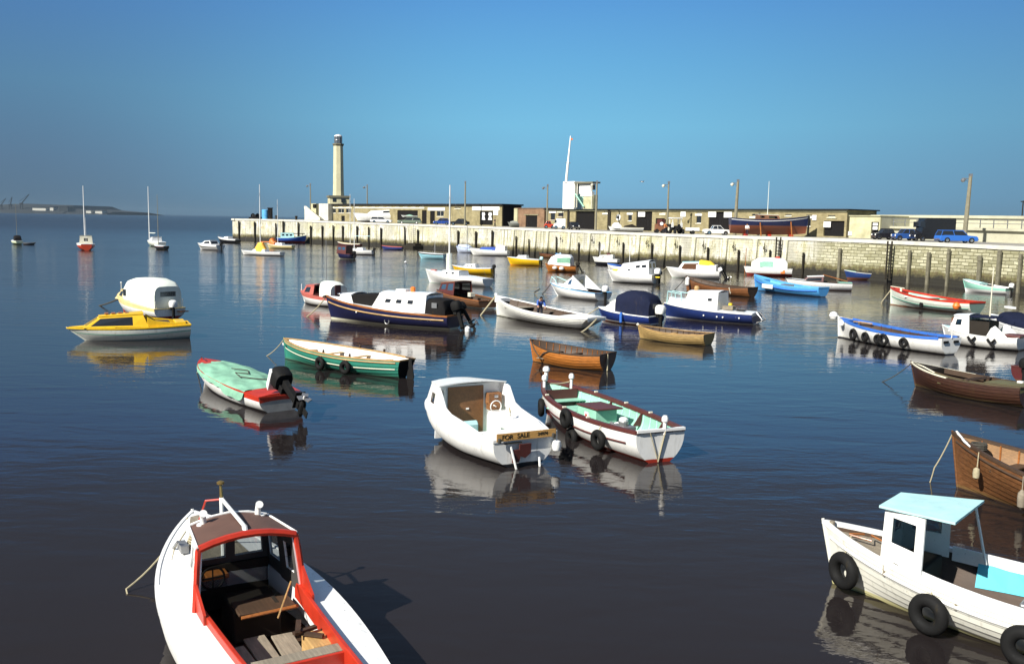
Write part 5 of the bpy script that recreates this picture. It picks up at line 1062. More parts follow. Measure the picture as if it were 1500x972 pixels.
mb = MB(); P0 = [(xb - .5, .1, 1.0), (xb - .7, -.05, 1.0), (xb - .55, .2, 1.02), (xb - .9, .15, .98), (xb - .8, -.1, 1.0), (xb - 1.2, .05, .95)]; mb.tube(P0, .018, 5); b.part('deck_line', mb, M_varn)
mb = MB(); [mb.box((b.x(t), 1 * (b.hb(t) - .02), b.sz(t) - .12), (.04, .03, .2)) for t in (.45, .62, .8)]; b.part('fender_cleat', mb, M_plank)
for t, z, lb in ((.93, .42, 'black tyre fender at the bow of the cyan roofed wheelhouse boat'), (.68, .34, 'black tyre fender below the wheelhouse opening of the cyan roofed boat'), (.47, .34, 'black tyre fender cut by the right edge, on the cyan roofed boat')): b.hang_tyre(t, 1, lb, R=.33, r=.105, z=z)
# ---- 5. brown clinker launch at the right edge
A_ = at(1396, 633, 1.35); dv = Vector((.56, -.83, 0)); B_ = A_ + dv * 7.2; B_.z = .9
b = Boat('clinker_boat', 'brown clinker planked open boat cut by the right edge above the wheelhouse boat', 'boat', None, None, 2.5, pos=(A_, B_), tw=.7, rake=.25, full=2.2, bowfull=2.0, zm=.82, draft=.4)
b.hull(h_brown, strakes=10, n=30); b.inside(wood('brown_inner_planks', (.26, .14, .055), .6), floor=.14, fmat=M_dplank, ribs=18, rmat=M_varn, th=.06); b.gunwale(M_dplank, w=.10, h=.07); b.rub(M_dplank, u=.9, r=.03)
for t in (.8, .62, .42, .22): b.thwart(t, M_dplank if t != .62 else M_teak, w=.28)
mb = MB(); mb.tube([(b.x(.99), -.03, 1.38), (b.x(.93), .35, 1.27), (b.x(.90), .45, 1.2)], .03, 6); b.part('bow_line', mb, M_white); mb = MB(); [mb.torus((b.x(.9), .1, 1.12 + .05 * k), .16, .035, axis='Z', n=14, k=5) for k in range(3)]; b.part('rope_coil', mb, M_ropeb)
mb = MB(); mb.tube([(b.x(.86), b.hb(.86) + .03, b.sz(.86)), (b.x(.86), b.hb(.86) + .05, b.sz(.86) - .35)], .015, 5); mb.lathe([(.02, -.14), (.07, -.1), (.08, 0), (.07, .1), (.02, .14)], (b.x(.86), b.hb(.86) + .07, b.sz(.86) - .5), 10); 
tagf = mb.build('rope_fender', M_rope, smooth=True); tagf.matrix_world = b.W; tag(tagf, 'pale rope fender near the bow of the brown clinker boat', 'fender')
mb = MB(); mb.tube([(0, 0, .5), (0, 0, .2)], .015, 5); mb.lathe([(.02, -.24), (.08, -.18), (.09, 0), (.08, .12), (.02, .2)], (0, 0, 0), 10); tf = mb.build('rope_fender', M_plank, smooth=True, loc=b.W @ Vector((b.x(.68), b.hb(.68) + .09, b.sz(.68) - .5))); tag(tf, 'frayed brown rope fender farther aft on the brown clinker boat', 'fender')
rope('mooring_rope', [b.W @ Vector((b.x(1), 0, 1.35)), b.W @ Vector((b.x(1) + .35, .1, 0.4)), b.W @ Vector((b.x(1) + .5, .1, -.2))], 'pale rope dropping from the bow of the brown clinker boat at the right edge', sag=.05)
# ---- 6. dark brown boat
b = Boat('launch', 'dark brown varnished launch with green brown side decks near the right edge', 'boat', (1335, 530, .95), (1512, 566, .75), 1.9, tw=.8, rake=.3, full=2.8, zm=.68)
b.hull(h_dbrown, strakes=8); b.inside(M_dplank, floor=.12, th=.06); b.gunwale(M_cream, w=.06, h=.05, t0=.55); b.gunwale(M_dplank, w=.06, h=.05, t1=.56); b.deck(.76, .985, M_dark, dz=.02, name='foredeck'); M_olive = paint('olive_paint', (.13, .12, .05), .6, .4)
b.sidedeck(.03, .76, .22, M_olive, coam=M_dplank, ch=.05); b.deck(.0, .3, M_olive, dz=.01, name='aft_deck'); b.thwart(.55, M_olive, w=.9, z=.45)
mb = MB(); 
for x in (-.1, .1): mb.box((b.x(.42) + x, 0, .72), (.08, 1.7, .04))
b.part('crossbeam', mb, M_dplank); mb = MB(); mb.box((b.x(.12), -.3, .8), (.2, .15, .07)); b.part('cleat', mb, M_white)
mb = MB(); mb.tube([(b.x(.98), .02, .93), (b.x(.85), .3, .9), (b.x(.7), .62, .78)], .03, 5); b.part('bow_rail', mb, M_cream)
# dark outboard boat behind it, cut by the edge
b = Boat('speed_boat', 'maroon boat with a black outboard just cut by the right edge', 'boat', None, None, 1.8, pos=(Vector((25.5, 40.2, .9)), Vector((21.3, 37.6, .65))), full=3)
b.hull(h_maroonh); b.inside(M_cream, th=.08); b.gunwale(M_maroon); b.deck(.5, .98, M_maroon, dz=.02); b.outboard(-b.L / 2 - .02, .62, s=1.1, cowl=M_black)
# ---- 7. white boat with blue trim and tyres
b = Boat('open_boat', 'white open boat with blue gunwale and five tyres along its side', 'boat', (1228, 463, 1.2), (1394, 495, .85), 2.2, tw=.66, rake=.12, full=2.6, zm=.78)
b.hull(h_white, band=M_white); b.inside(M_dplank, floor=.12, th=.06, ribs=12, rmat=M_maroon); b.gunwale(M_blue, w=.10, h=.14, t0=.02, t1=.9); b.deck(.86, .985, M_blue, dz=-.02)
for t in (.3, .5, .68): b.thwart(t, M_maroon, z=.55)
mb = MB(); mb.box((b.x(.25), .05, .45), (1.2, .7, .5)); b.part('engine_box', mb, M_maroon, bevel=.03)
mb = MB(); mb.tube([(b.x(.9), .1, 1.0), (b.x(.82), -.3, 1.0), (b.x(.74), -.6, .95)], .03, 5); b.part('boat_hook', mb, M_teak)
mb = MB(); mb.box((b.x(0) - .03, .42, .66), (.04, .35, .12)); mb.box((b.x(0) - .03, -.32, .66), (.04, .35, .12)); b.part('transom_vent', mb, M_black)
mb = MB(); mb.tube([(b.x(0), 0, .85), (b.x(0) - .1, .1, 1.5), (b.x(0) + .02, .1, 1.6)], .03, 6); b.part('stern_post', mb, M_white)
for k, (t, nm) in enumerate(((.74, 'first and largest'), (.60, 'second'), (.475, 'third'), (.425, 'fourth'), (.26, 'last'))): b.hang_tyre(t, 1, '%s tyre from the bow on the white boat with blue gunwale' % nm, R=.33 if k in (0, 3) else .27, r=.085, z=.42)
mb = MB(); mb.lathe([(.01, -.25), (.18, -.18), (.26, 0), (.18, .18), (.01, .25)], n=16); tag(mb.build('buoy', M_white, smooth=True, loc=b.W @ Vector((b.x(1) + .35, 0, 1.2))), 'round white buoy hung on the bow of the blue trimmed white boat', 'buoy')
mb = MB(); mb.lathe([(.01, -.16), (.11, -.12), (.14, 0), (.11, .12), (.01, .16)], n=14); o = mb.build('white_fender', M_white, smooth=True, loc=b.W @ b.pt(.9, .86, 1, out=.14)); o.scale = (1.7, 1, 1); o.rotation_euler.z = b.rz - .3; tag(o, 'white sausage fender near the bow of the blue trimmed white boat', 'fender')
# ---- 8. orange clinker dinghy
b = Boat('clinker_dinghy', 'bright varnished orange brown clinker dinghy with a dark transom, right of centre', 'boat', (777, 497, .98), (891, 518, .72), 2.0, tw=.72, rake=.22, full=2.3, zm=.68)
b.hull(h_varn, strakes=8, transom=wood('dark_varnish', (.12, .045, .018), .3)); b.inside(M_dplank, floor=.1, fmat=M_plank, ribs=14, rmat=M_varn, th=.05); b.gunwale(M_dplank, w=.06, h=.06)
for t in (.25, .48, .7): b.thwart(t, M_dplank, z=.48)
mb = MB(); [mb.box((b.x(.58) + .22 * k, 0, .28 + .0), (.16, 1.2, .03)) for k in range(-3, 5)]; b.part('bottom_boards', mb, M_plank)
mb = MB(); mb.tube([b.pt(.93, 1, 1, out=.03), b.pt(.88, .75, 1, out=.04), b.pt(.8, .5, 1, out=.05), b.pt(.7, .78, 1, out=.04), b.pt(.6, .97, 1, out=.04), b.pt(.45, 1, 1, out=.03)], .03, 6); o = mb.build('side_rope', M_ropeb, smooth=True, parent=b.root)
mb = MB(); mb.tube([(b.x(0) - .03, .1, .72), (b.x(0) - .1, .22, .02)], .035, 6); b.part('stern_line', mb, M_rope)
# ---- 9. green boat, white inside
b = Boat('green_boat', 'sea green open boat with pale wooden rail and white inside, left of centre', 'boat', (416, 495, .92), (597, 527, .75), 2.1, tw=.42, rake=.12, full=2.2, zm=.72, trake=.35)
b.hull(h_green, strakes=7, transom=M_black); b.inside(M_white, floor=.1, fmat=M_plank, th=.05); b.gunwale(M_teak, w=.09, h=.05); b.rub(M_cream, u=.62, r=.02); b.rub(M_teak, u=.9, r=.03, name='lower_rail')
for t in (.22, .42, .62, .8): b.thwart(t, M_teak, z=.5)
for t in (.3, .5): 
    mb = MB(); mb.box((b.x(t), b.hb(t) - .02, b.sz(t) + .08), (.08, .06, .14)); mb.box((b.x(t), -b.hb(t) + .02, b.sz(t) + .08), (.08, .06, .14)); b.part('rowlock', mb, M_dplank)
mb = MB(); mb.prism([(b.x(0) + .05, -.1), (b.x(0) - .1, .85), (b.x(0) - .22, .85), (b.x(0) - .35, .1), (b.x(0) - .25, -.2)], -.02, .02); b.part('rudder', mb, M_black); mb = MB(); mb.tube([(b.x(0) - .3, 0, .84), (b.x(0) + .1, 0, .86)], .03, 6); b.part('tiller', mb, M_dplank)
mb = MB(); mb.box((b.x(.965) - .08, b.hb(.93) + .03, .72), (.3, .02, .1), rz=-.5); b.part('name_plate', mb, M_white)
for t, nm in ((.52, 'forward'), (.32, 'aft')): b.hang_tyre(t, 1, '%s black tyre fender on the sea green boat' % nm, R=.29, r=.1, z=.3)
# ---- 10. red and white boat under a green tarpaulin
b = Boat('covered_boat', 'small red and white boat under a rumpled green tarpaulin with a tilted outboard', 'boat', (296, 525, .8), (412, 579, .52), 1.9, tw=.8, rake=.35, full=3, zm=.6, bowfull=2.6)
b.hull(H('white_dark', WHITE, (.03, .03, .03), .05, .1), band=M_red, bandu=.8, transom=paint('transom_shade_grey', (.42, .42, .40), .5, .4)); b.inside(M_white, th=.06); b.gunwale(M_red, w=.12, h=.05); b.deck(.78, .985, M_red, dz=.01); b.deck(.0, .14, M_red, dz=.03, name='aft_deck')  # grey of the transom is shade put into its colour
mb = MB(); rows = []; rn = random.Random(5); n = 16
for i in range(n):
    t = .14 + .72 * i / (n - 1); row = []
    for k in range(13):
        s = -1 + 2 * k / 12; y = b.hb(t) * s * 1.04; top = .2 * math.sin(math.pi * i / (n - 1)) ** .6 * (1 - abs(s) ** 1.5); z = b.sz(t) + .05 + top + rn.uniform(-.06, .06) * (1 if abs(s) < .95 else 0) - .05 * math.exp(-((i - 7) ** 2 + (k - 7) ** 2) / 6) * 2
        row.append(Vector((b.x(t) + rn.uniform(-.04, .04), y, z)))
    lo = .12 + .12 * math.sin(i * 1.3) ** 2 + (.16 if i < 5 else 0)
    row = [row[0] + Vector((0, -.03, -lo))] + row + [row[-1] + Vector((0, .03, -lo))]; rows.append(row)
mb.grid(rows); o = b.part('tarpaulin', mb, M_mintc, smooth=True, ang=180); sb = o.modifiers.new('Sub', 'SUBSURF'); sb.levels = 1; sb.render_levels = 2
tt = [(b.x(.55), .1, .88), (b.x(.48), -.3, .84), (b.x(.4), -.1, .82), (b.x(.45), .25, .84), (b.x(.36), .35, .8), (b.x(.28), .0, .78), (b.x(.25), -.3, .76)]; mb = MB(); mb.tube(tt, .02, 5); b.part('lashing', mb, M_ropeb, smooth=True)
lo = b.outboard(-b.L / 2 - .42, .74, y=.1, s=1.65, cowl=M_black, tilt=R_(62)); cw = MB(); M = Matrix.Translation((-b.L / 2 - .42, .1, .74)) @ Matrix.Rotation(R_(62), 4, 'Y') @ Matrix.Scale(1.65, 4); cw.box((-.05, 0, .36), (.46, .40, .16), taper=.85); cw.v = [M @ v for v in cw.v]; cw.build('cowl_top', M_white, lo, bevel=.03)
mb = MB(); mb.tube([(b.x(.97), .1, .82), (b.x(.93), .2, .95), (b.x(.88), .15, .84)], .02, 6); b.part('bow_rail', mb, M_chrome); mb = MB(); mb.box((b.x(.74), .1, .82), (.12, .1, .1)); b.part('cleat', mb, M_chrome)
# ---- 11. yellow boat
b = Boat('cabin_boat', 'yellow and white fibreglass cabin boat with a flat yellow roof at the left', 'boat', (98, 480, .66), (277, 473, .72), 2.1, tw=.85, rake=.95, full=2.6, zm=.64, bowfull=2.0)
b.hull(H('gel_white', (.76, .78, .70), (.55, .58, .5), .0, .05), band=M_black, bandu=.93, stripe=(.66, .72, M_mint)); b.inside(M_white, th=.08); b.gunwale(M_yellow, w=.2, h=.06); X2 = b.L / 2; b.deck(.62, .985, M_yellow, dz=.05, crown=.08)
c, r = b.cabin(-.85, 2.15, .90, .55, .68, .64, .50, rf=.75, rr=.25, tum=.18, mat=M_yellow, sidewin=[(.24, .92, .14, .84)], frontwin=[(.06, .47, .12, .88), (.53, .94, .12, .88)], over=.03, crown=.04, glass=M_dglass, th=.03)
for k in range(4): mb = MB(); mb.box((.1 + .32 * k, 0, 1.34), (.18, .5, .04)); b.part('hatch_slat', mb, M_varn)
for sd in (1, -1): mb = MB(); mb.prism([(-.8, .68), (-.8, 1.18), (-1.15, .98), (-1.6, .92), (-2.5, .80), (-2.9, .76), (-2.9, .68)], sd * .80, sd * .88); b.part('coaming', mb, M_yellow, bevel=.02)
mb = MB(); mb.box((-2.4, 0, .82), (.5, 1.5, .12)); b.part('aft_locker', mb, M_yellow, bevel=.03); mb = MB(); mb.box((-1.5, 0, .8), (.8, 1.3, .1)); b.part('seat', mb, M_dplank)
# ---- 12. canopied cruiser
b = Boat('canopied_cruiser', 'cream decked cruiser with a tall white canvas canopy beyond the yellow boat', 'boat', (175, 429, 1.15), (249, 452, .62), 2.3, tw=.88, rake=.6, full=2.8, zm=.80, bowfull=2.3)
b.hull(H('white_redline', WHITE, (.28, .02, .02), .16, .05), band=M_creamdeck, bandu=.8); b.inside(M_white, th=.08); b.gunwale(M_creamdeck, w=.3, h=.06); b.deck(.5, .985, M_creamdeck, dz=.04, crown=.1)
h2 = b.L / 2; c, r = b.cabin(.9, 2.9, .85, .5, .86, .78, .55, rf=.6, tum=.15, mat=M_creamdeck, sidewin=[(.35, .85, .2, .85)], frontwin=[(.1, .9, .15, .85)], glass=M_dglass)
b.canopy([(-h2 + .2, .88, .62, 1.35), (-h2 + .5, .90, .64, 1.6), (-h2 + 1.5, .92, .7, 1.7), (-.2, .90, .75, 1.62), (.6, .90, .8, 1.4), (1.1, .82, .84, .95)], M_whitec, pwr=.34, wins=[(-h2 + .20, -h2 + .24, -.5, .5, 1.35, 1.65), (.5, .85, .895, .925, 1.2, 1.6)])
b.outboard(-h2 - .02, .66, y=-.1, s=1.15, cowl=M_white); mb = MB(); mb.box((-h2 - .25, -.7, .45), (.5, .5, .06)); b.part('boarding_step', mb, M_varn)
for y in (.9, -.9): mb = MB(); mb.tube([(-h2 + .1, y, .6), (-h2 + .1, y, 1.1)], .02, 5); mb.lathe([(.01, 0), (.05, .04), (.01, .1)], (-h2 + .1, y, 1.1), 8); b.part('stanchion', mb, M_chrome)
mb = MB(); mb.tube([(h2 - .7, .2, 1.15), (h2 - .7, .2, 1.85)], .02, 5); mb.lathe([(.01, 0), (.07, .05), (.01, .12)], (h2 - .7, .2, 1.83), 8); b.part('bow_light', mb, M_white)
rope('mooring_rope', [b.W @ Vector((h2, 0, .8)), at(144, 448, -.05)], 'dark rope from the bow of the canopied cruiser into the water', r=.05, mat=M_ropeb, sag=.05)
#@@MORE@@
# ---- 13. navy lifeboat conversion
b = Boat('converted_lifeboat', 'big navy blue motor boat with long white cabin, wooden rails and black rear tent', 'boat', (478, 433, 1.42), (667, 462, .80), 2.7, tw=.66, rake=.45, full=2.7, zm=.92, trake=.1)
b.hull(h_navy, n=30); b.inside(M_white, th=.08); b.gunwale(M_varn, w=.14, h=.09); b.rub(M_teak, u=.78, r=.045); b.deck(.04, .985, M_white2, dz=.03, crown=.08, name='deck'); h = b.L / 2
b.cabin(-h + 1.45, .55, 1.02, 1.0, .92, .98, .92, rf=.55, rr=.0, tum=.16, mat=M_white2, sidewin=[(.25, .35, .48, .68), (.48, .58, .48, .68), (.70, .80, .48, .68)], over=.02, crown=.12, z1=.95, winframe=M_black, glass=M_dglass, name='cabin')
b.cabin(1.9, h - .9, .92, .45, 1.02, .62, .25, rf=.5, rr=.3, tum=.12, mat=M_white2, over=.02, crown=.14, z1=1.25, name='fore_cabin', roofname='fore_cabin_roof')
mb = MB(); mb.prism([(.3, 1.0), (.15, 1.75), (.45, 1.80), (1.9, 1.72), (2.15, 1.62), (1.9, 1.0)], -.86, .86); b.part('black_cover', mb, M_drk, bevel=.03)
b.canopy([(-h + .2, .8, .85, .5), (-h + .4, .92, .86, .82), (-h + .9, .96, .88, .88), (-h + 1.5, .96, .9, .86)], M_drk, wins=[(-h + .65, -h + 1.0, .945, .98, 1.25, 1.55)], winmat=M_grey)
mb = MB(); mb.box((-1.2, .1, 2.05), (.7, .6, .22)); b.part('hatch', mb, M_white, bevel=.03); mb = MB(); mb.lathe([(.13, 0), (.15, .3), (.05, .36)], (-1.9, .1, 1.98), 10); b.part('orange_light', mb, M_orange)
mb = MB(); [mb.torus((h - 1.2, .0, 1.62), .2, .035, axis='Z') for _ in (0,)]; mb.tube([(.3, .5, 1.9), (-.3, .6, 1.95), (-.8, .3, 2.0)], .035, 6); b.part('roof_rail', mb, M_chrome)
mb = MB(); p = b.pt(.42, .5, 1, out=.02); mb.torus(p, .16, .035, axis='Y', n=16); b.part('exhaust_ring', mb, M_grey); mb = MB(); p = b.pt(.66, .72, 1, out=.02); mb.lathe([(.07, 0), (.05, .03), (.01, .04)], p, 10, axis='Y'); b.part('exhaust', mb, M_white)
b.outboard(-h - .1, 1.0, y=.25, s=1.5, cowl=M_black, tilt=R_(18)); b.outboard(-h - .1, .95, y=-.45, s=1.3, cowl=M_black, tilt=R_(35)); mb = MB(); mb.lathe([(.05, -.2), (.16, -.1), (.16, .1), (.05, .2)], n=10); tag(mb.build('white_fender', M_white, loc=b.W @ Vector((-h - 1.1, .4, .1)), smooth=True), 'white float on the water behind the navy lifeboat conversion', 'float')
mb = MB(); mb.tube([(h - .05, .12, 1.42), (h + .15, .1, 1.35), (h + .1, -.1, 1.4)], .07, 6); b.part('bow_fender', mb, M_ropeb)
# ---- 14. white open clinker with person
b = Boat('white_clinker_boat', 'large white open boat, dark inside, greenish raised stern, right of the navy lifeboat', 'boat', (727, 433, 1.32), (874, 466, .72), 2.7, tw=.55, rake=.15, full=2.0, zm=.72, trake=1.3, draft=.3)
b.hull(H('white_greenish', (.80, .80, .74), (.03, .03, .03), .03, .6), strakes=9, n=28); b.inside(M_dplank, floor=.1, fmat=M_dplank, ribs=12, th=.06); b.gunwale(M_white, w=.09, h=.09); b.deck(.0, .22, M_white, dz=.03, name='aft_deck'); b.deck(.9, .985, M_white, dz=.02)
b.thwart(.75, M_plank, z=.75, w=.9); b.thwart(.55, M_plank, z=.6, w=.3); b.thwart(.38, M_plank, z=.5, w=.3); h = b.L / 2
mb = MB(); mb.tube([(h, 0, .9), (h + .02, 0, 1.5)], .11, 8); b.part('stem_post', mb, M_white)
person(b.W @ Vector((b.x(.49), .35, .12)), b.rz + 2.6, 'dark haired person in a blue jersey bending down in the white open boat', M_shirtb, bend=.75, arms=(.5, .7), walk=.1)
rope('mooring_rope', [b.W @ Vector((h, .05, 1.3)), b.W @ Vector((h + .5, .9, 0)), b.W @ Vector((h + .6, 1.0, -.3))], 'thick pale rope at the bow of the white open clinker boat', r=.06); rope('mooring_rope', [b.W @ Vector((-h, 0, .7)), b.W @ Vector((-h - .1, 1.5, -.1))], 'pale rope at the greenish stern of the white open boat', r=.05, sag=.1)
# ---- 15. brown cuddy
b = Boat('wooden_cruiser', 'brown varnished wooden cruiser with windowed cuddy beyond the navy lifeboat', 'boat', (640, 424, .85), (716, 440, .60), 2.3, tw=.75, rake=.3, full=2.6, zm=.7)
b.hull(H('brown_whiteline', (.13, .06, .028), (.03, .02, .02), .02, .2, grain=True, boot=(.5, .55, .5)), strakes=7); b.inside(M_dplank, floor=.1, ribs=10); b.gunwale(M_varn, w=.08, h=.06); b.deck(.72, .985, M_dplank, dz=.03); h = b.L / 2
b.cabin(-.2, h - 1.1, .85, .55, .72, 1.0, .75, rf=.35, tum=.12, mat=M_maroon, roof=M_varn, sidewin=[(.08, .45, .35, .88), (.58, .9, .4, .85)], frontwin=[(.08, .46, .4, .88), (.54, .92, .4, .88)], back=False)
mb = MB(); mb.box((-.9, -.3, .8), (.4, .4, .3)); b.part('box', mb, M_cream); rope('mooring_rope', [b.W @ Vector((-h, 0, .6)), at(705, 452, 0.0), at(690, 458, -.3)], 'orange rope from the stern of the brown wooden cruiser', r=.05, mat=M_varn)
# ---- 16. salmon cabin boat
b = Boat('cabin_boat', 'white boat with faded salmon red cabin behind the navy lifeboat bow', 'boat', (441, 425, .9), (503, 437, .62), 2.1, tw=.85, rake=.55, full=2.8, zm=.7)
M_salmon = paint('salmon_paint', (.50, .13, .10), .45, .2); b.hull(h_white, band=M_salmon, bandu=.8); b.inside(M_white); b.gunwale(M_salmon, w=.2, h=.06); b.deck(.5, .985, M_salmon, dz=.03); h = b.L / 2
b.cabin(.0, h - .7, .8, .5, .72, .72, .6, rf=.4, tum=.14, mat=M_salmon, sidewin=[(.35, .85, .25, .85)], frontwin=[(.1, .9, .2, .85)], back=False, glass=M_dglass)
b.canopy([(-h + .5, .75, .62, .9), (-h + 1.0, .8, .65, 1.1), (-h + 1.7, .8, .7, 1.1)], M_whitec); mb = MB(); mb.box((-h + .48, .1, 1.1), (.05, .5, .9)); b.part('doorway', mb, M_maroon); b.mast(-h + 1.9, 3.2, 1.5, .03, M_grey, stays=False, name='whip_aerial')
mb = MB(); mb.tube([(h - .2, .1, .9), (h - .2, .1, 1.4)], .03, 5); b.part('bow_light', mb, M_white)
# ---- 17-20 middle group
b = Boat('sport_fisher', 'low white speedboat with sharp raked windscreen in mid harbour', 'boat', (807, 414, 1.05), (884, 429, .62), 2.3, tw=.85, rake=1.0, full=2.6, zm=.75, bowfull=2.2)
b.hull(H('white_plain', WHITE, (.5, .5, .4), .02, .15)); b.inside(M_dplank); b.gunwale(M_lblue, w=.1, h=.05); b.deck(.45, .985, M_white2, dz=.03, crown=.1); h = b.L / 2
b.cabin(-.3, 1.7, .85, .55, .80, 1.05, .45, rf=.9, tum=.2, mat=M_white2, sidewin=[(.1, .45, .35, .8)], back=False, z1=.85); mb = MB(); [mb.prism([(-.3, .8), (-.3, 1.9), (-2.2, .75)], s_ * .74, s_ * .78) for s_ in (1,)]; b.part('side_screen', mb, M_white2)
mb = MB(); mb.prism([(-.3, .8), (-.3, 1.9), (-2.2, .75)], -.78, -.74); b.part('side_screen', mb, M_white2)
mb = MB(); mb.tube([(h - .3, .3, 1.05), (h - .4, .3, 1.6), (h - 1.3, .6, 1.3), (h - 1.4, .6, .9)], .035, 5); mb.tube([(h - .3, -.3, 1.05), (h - .4, -.3, 1.6), (h - 1.3, -.6, 1.3), (h - 1.4, -.6, .9)], .035, 5); mb.tube([(h - .4, .3, 1.6), (h - .4, -.3, 1.6)], .035, 5); b.part('pulpit', mb, M_cyan)
b.outboard(-h, .68, s=1.3, cowl=M_white)
b = Boat('cabin_cruiser', 'tall white cabin cruiser with a black and yellow outboard near the quay', 'boat', None, None, 2.7, pos=side(892, 958, 414, 1.25, .95, .6), tw=.88, rake=.7, full=2.8, zm=1.0)
b.hull(h_white); b.inside(M_white); b.gunwale(M_white2, w=.2, h=.06); b.deck(.03, .985, M_white2, dz=.03); h = b.L / 2; b.cabin(-h + .4, h - 1.2, 1.1, .7, 1.0, 1.35, .85, rf=.7, rr=.15, tum=.2, mat=M_white2, sidewin=[(.08, .24, .55, .78), (.3, .45, .55, .78), (.6, .68, .3, .48)], backwin=[(.1, .4, .5, .85), (.6, .9, .5, .85)], crown=.15, glass=M_dglass)
mb = MB(); mb.box((h - 1.1, .1, 1.3), (.7, .8, .1)); b.part('hatch', mb, M_yelc, bevel=.03); b.outboard(-h, 1.0, y=.3, s=1.6, cowl=M_white); b.outboard(-h, .9, y=-.4, s=1.2, cowl=M_black); mb = MB(); mb.box((-h - .3, .3, .75), (.5, .35, .12)); b.part('yellow_band', mb, M_yelc); b.mast(.3, 2.6, 2.2, .03, M_white, stays=False, name='aerial')
b = Boat('blue_and_white_dinghy', 'blue and white dinghy mostly hidden behind the tall white cabin cruiser', 'boat', None, None, 1.9, pos=side(891, 925, 398, 1.0, .7, .9), zm=.75); b.hull(h_white); b.inside(M_blue); b.gunwale(M_blue); b.deck(.55, .98, M_blue, dz=.03)
b = Boat('small_cruiser', 'small white cruiser with black hull bottom and brown hatch against the quay', 'boat', None, None, 2.0, pos=side(869, 905, 388.5, 1.2, .9, .4), zm=.95, rake=.6); b.hull(H('white_black_bottom', WHITE, (.015, .015, .02), .5, .05)); b.inside(M_white); b.gunwale(M_white); b.deck(.03, .985, M_white2, dz=.03); b.cabin(-1.2, 1.2, .75, .5, .95, .6, .45, rf=.4, mat=M_white2, sidewin=[(.6, .75, .3, .7)]); mb = MB(); mb.box((-.5, .2, 1.55), (.5, .5, .6)); b.part('hatch', mb, M_maroon); b.mast(.9, 2.2, 1.4, .03, M_white, stays=False, name='aerial')
# ---- blue canopy boat
b = Boat('canopied_boat', 'blue hulled boat with white foredeck, domed navy canopy and white outboard', 'boat', (877, 449, .85), (962, 463, .58), 2.2, tw=.85, rake=.45, full=2.7, zm=.66)
b.hull(h_navyr); b.inside(M_white); b.gunwale(M_white, w=.1, h=.06); b.deck(.4, .985, M_white2, dz=.03); h = b.L / 2; b.cabin(.3, h - .6, .85, .45, .70, .85, .40, rf=.5, tum=.15, mat=M_white2, back=False, z1=.78)
b.canopy([(-h + .1, .8, .6, .95), (-h + .35, .9, .62, 1.22), (-h + 1.2, .95, .65, 1.42), (-.3, .93, .68, 1.4), (.35, .86, .7, 1.1)], M_navyc, wins=[(-h + .09, -h + .12, -.35, .35, 1.05, 1.35)]); b.outboard(-h - .02, .66, s=1.5, cowl=M_white)
mb = MB(); mb.lathe([(.02, -.35), (.1, -.28), (.1, .28), (.02, .35)], n=10); tag(mb.build('blue_fender', M_blue, loc=b.W @ b.pt(.42, .75, 1, out=.12), smooth=True), 'royal blue sausage fender on the side of the navy canopied boat', 'fender')
# ---- navy hull white wheelhouse
b = Boat('motor_launch', 'navy hulled launch with blocky white cabin and open bow rails', 'boat', (973, 443, .95), (1109, 459, .68), 2.4, tw=.75, rake=.25, full=2.7, zm=.72)
b.hull(H('navy_white', (.014, .03, .13), (.6, .6, .6), .04, .1)); b.inside(M_white); b.gunwale(M_white, w=.08, h=.06); b.deck(.0, .985, M_white2, dz=.04, name='deck'); h = b.L / 2
b.cabin(-.95, 1.6, .95, .75, .75, 1.15, 1.05, rf=.35, rr=.0, tum=.12, mat=M_white2, sidewin=[(.18, .31, .52, .68)], crown=.1, glass=M_dglass); b.cabin(1.4, h - .35, .7, .3, .8, .45, .4, rf=.15, tum=.08, mat=M_white2, name='fore_cabin', roofname='fore_cabin_roof', crown=.05, z1=.9)
mb = MB(); P_w = [(h - .35, .32, .9), (h - .4, .32, 1.75), (1.75, .62, 1.65), (1.7, .62, .9)]
for sd in (1, -1): mb.tube([(x, sd * y, z) for x, y, z in P_w], .035, 5); mb.tube([(h - 1.1, sd * .45, .9), (h - 1.0, sd * .45, 1.7)], .03, 5)
mb.tube([(h - .4, .32, 1.75), (h - .4, -.32, 1.75)], .035, 5); b.part('windscreen_frame', mb, M_cyan); mb = MB(); mb.box((-1.5, .3, .95), (.7, .5, .25)); mb.box((-1.35, -.3, 1.0), (.2, .2, .4), mi=1); b.part('deck_box', mb, [M_plank, M_yelc]); mb = MB(); mb.box((-2.3, .3, .84), (.6, .4, .05)); b.part('hatch', mb, M_dark)
mb = MB(); [mb.lathe([(.05, 0), (.05, .03)], b.pt(t, .7, 1, out=.01), 8, axis='Y') for t in (.48, .34, .28, .12)]; b.part('portholes', mb, M_white); mb = MB(); mb.tube([(-h - .05, .2, .75), (-h - .5, .3, .3), (-h - .1, .3, .1)], .05, 6); mb.tube([(-h - .05, -.3, .75), (-h - .5, -.3, .3), (-h - .1, -.2, .1)], .05, 6); b.part('stern_frame', mb, M_grey)
mb = MB(); mb.lathe([(.15, 0), (.18, .15), (.12, .3)], (.9, .1, 1.93), 10); b.part('roof_lamp', mb, M_teak)
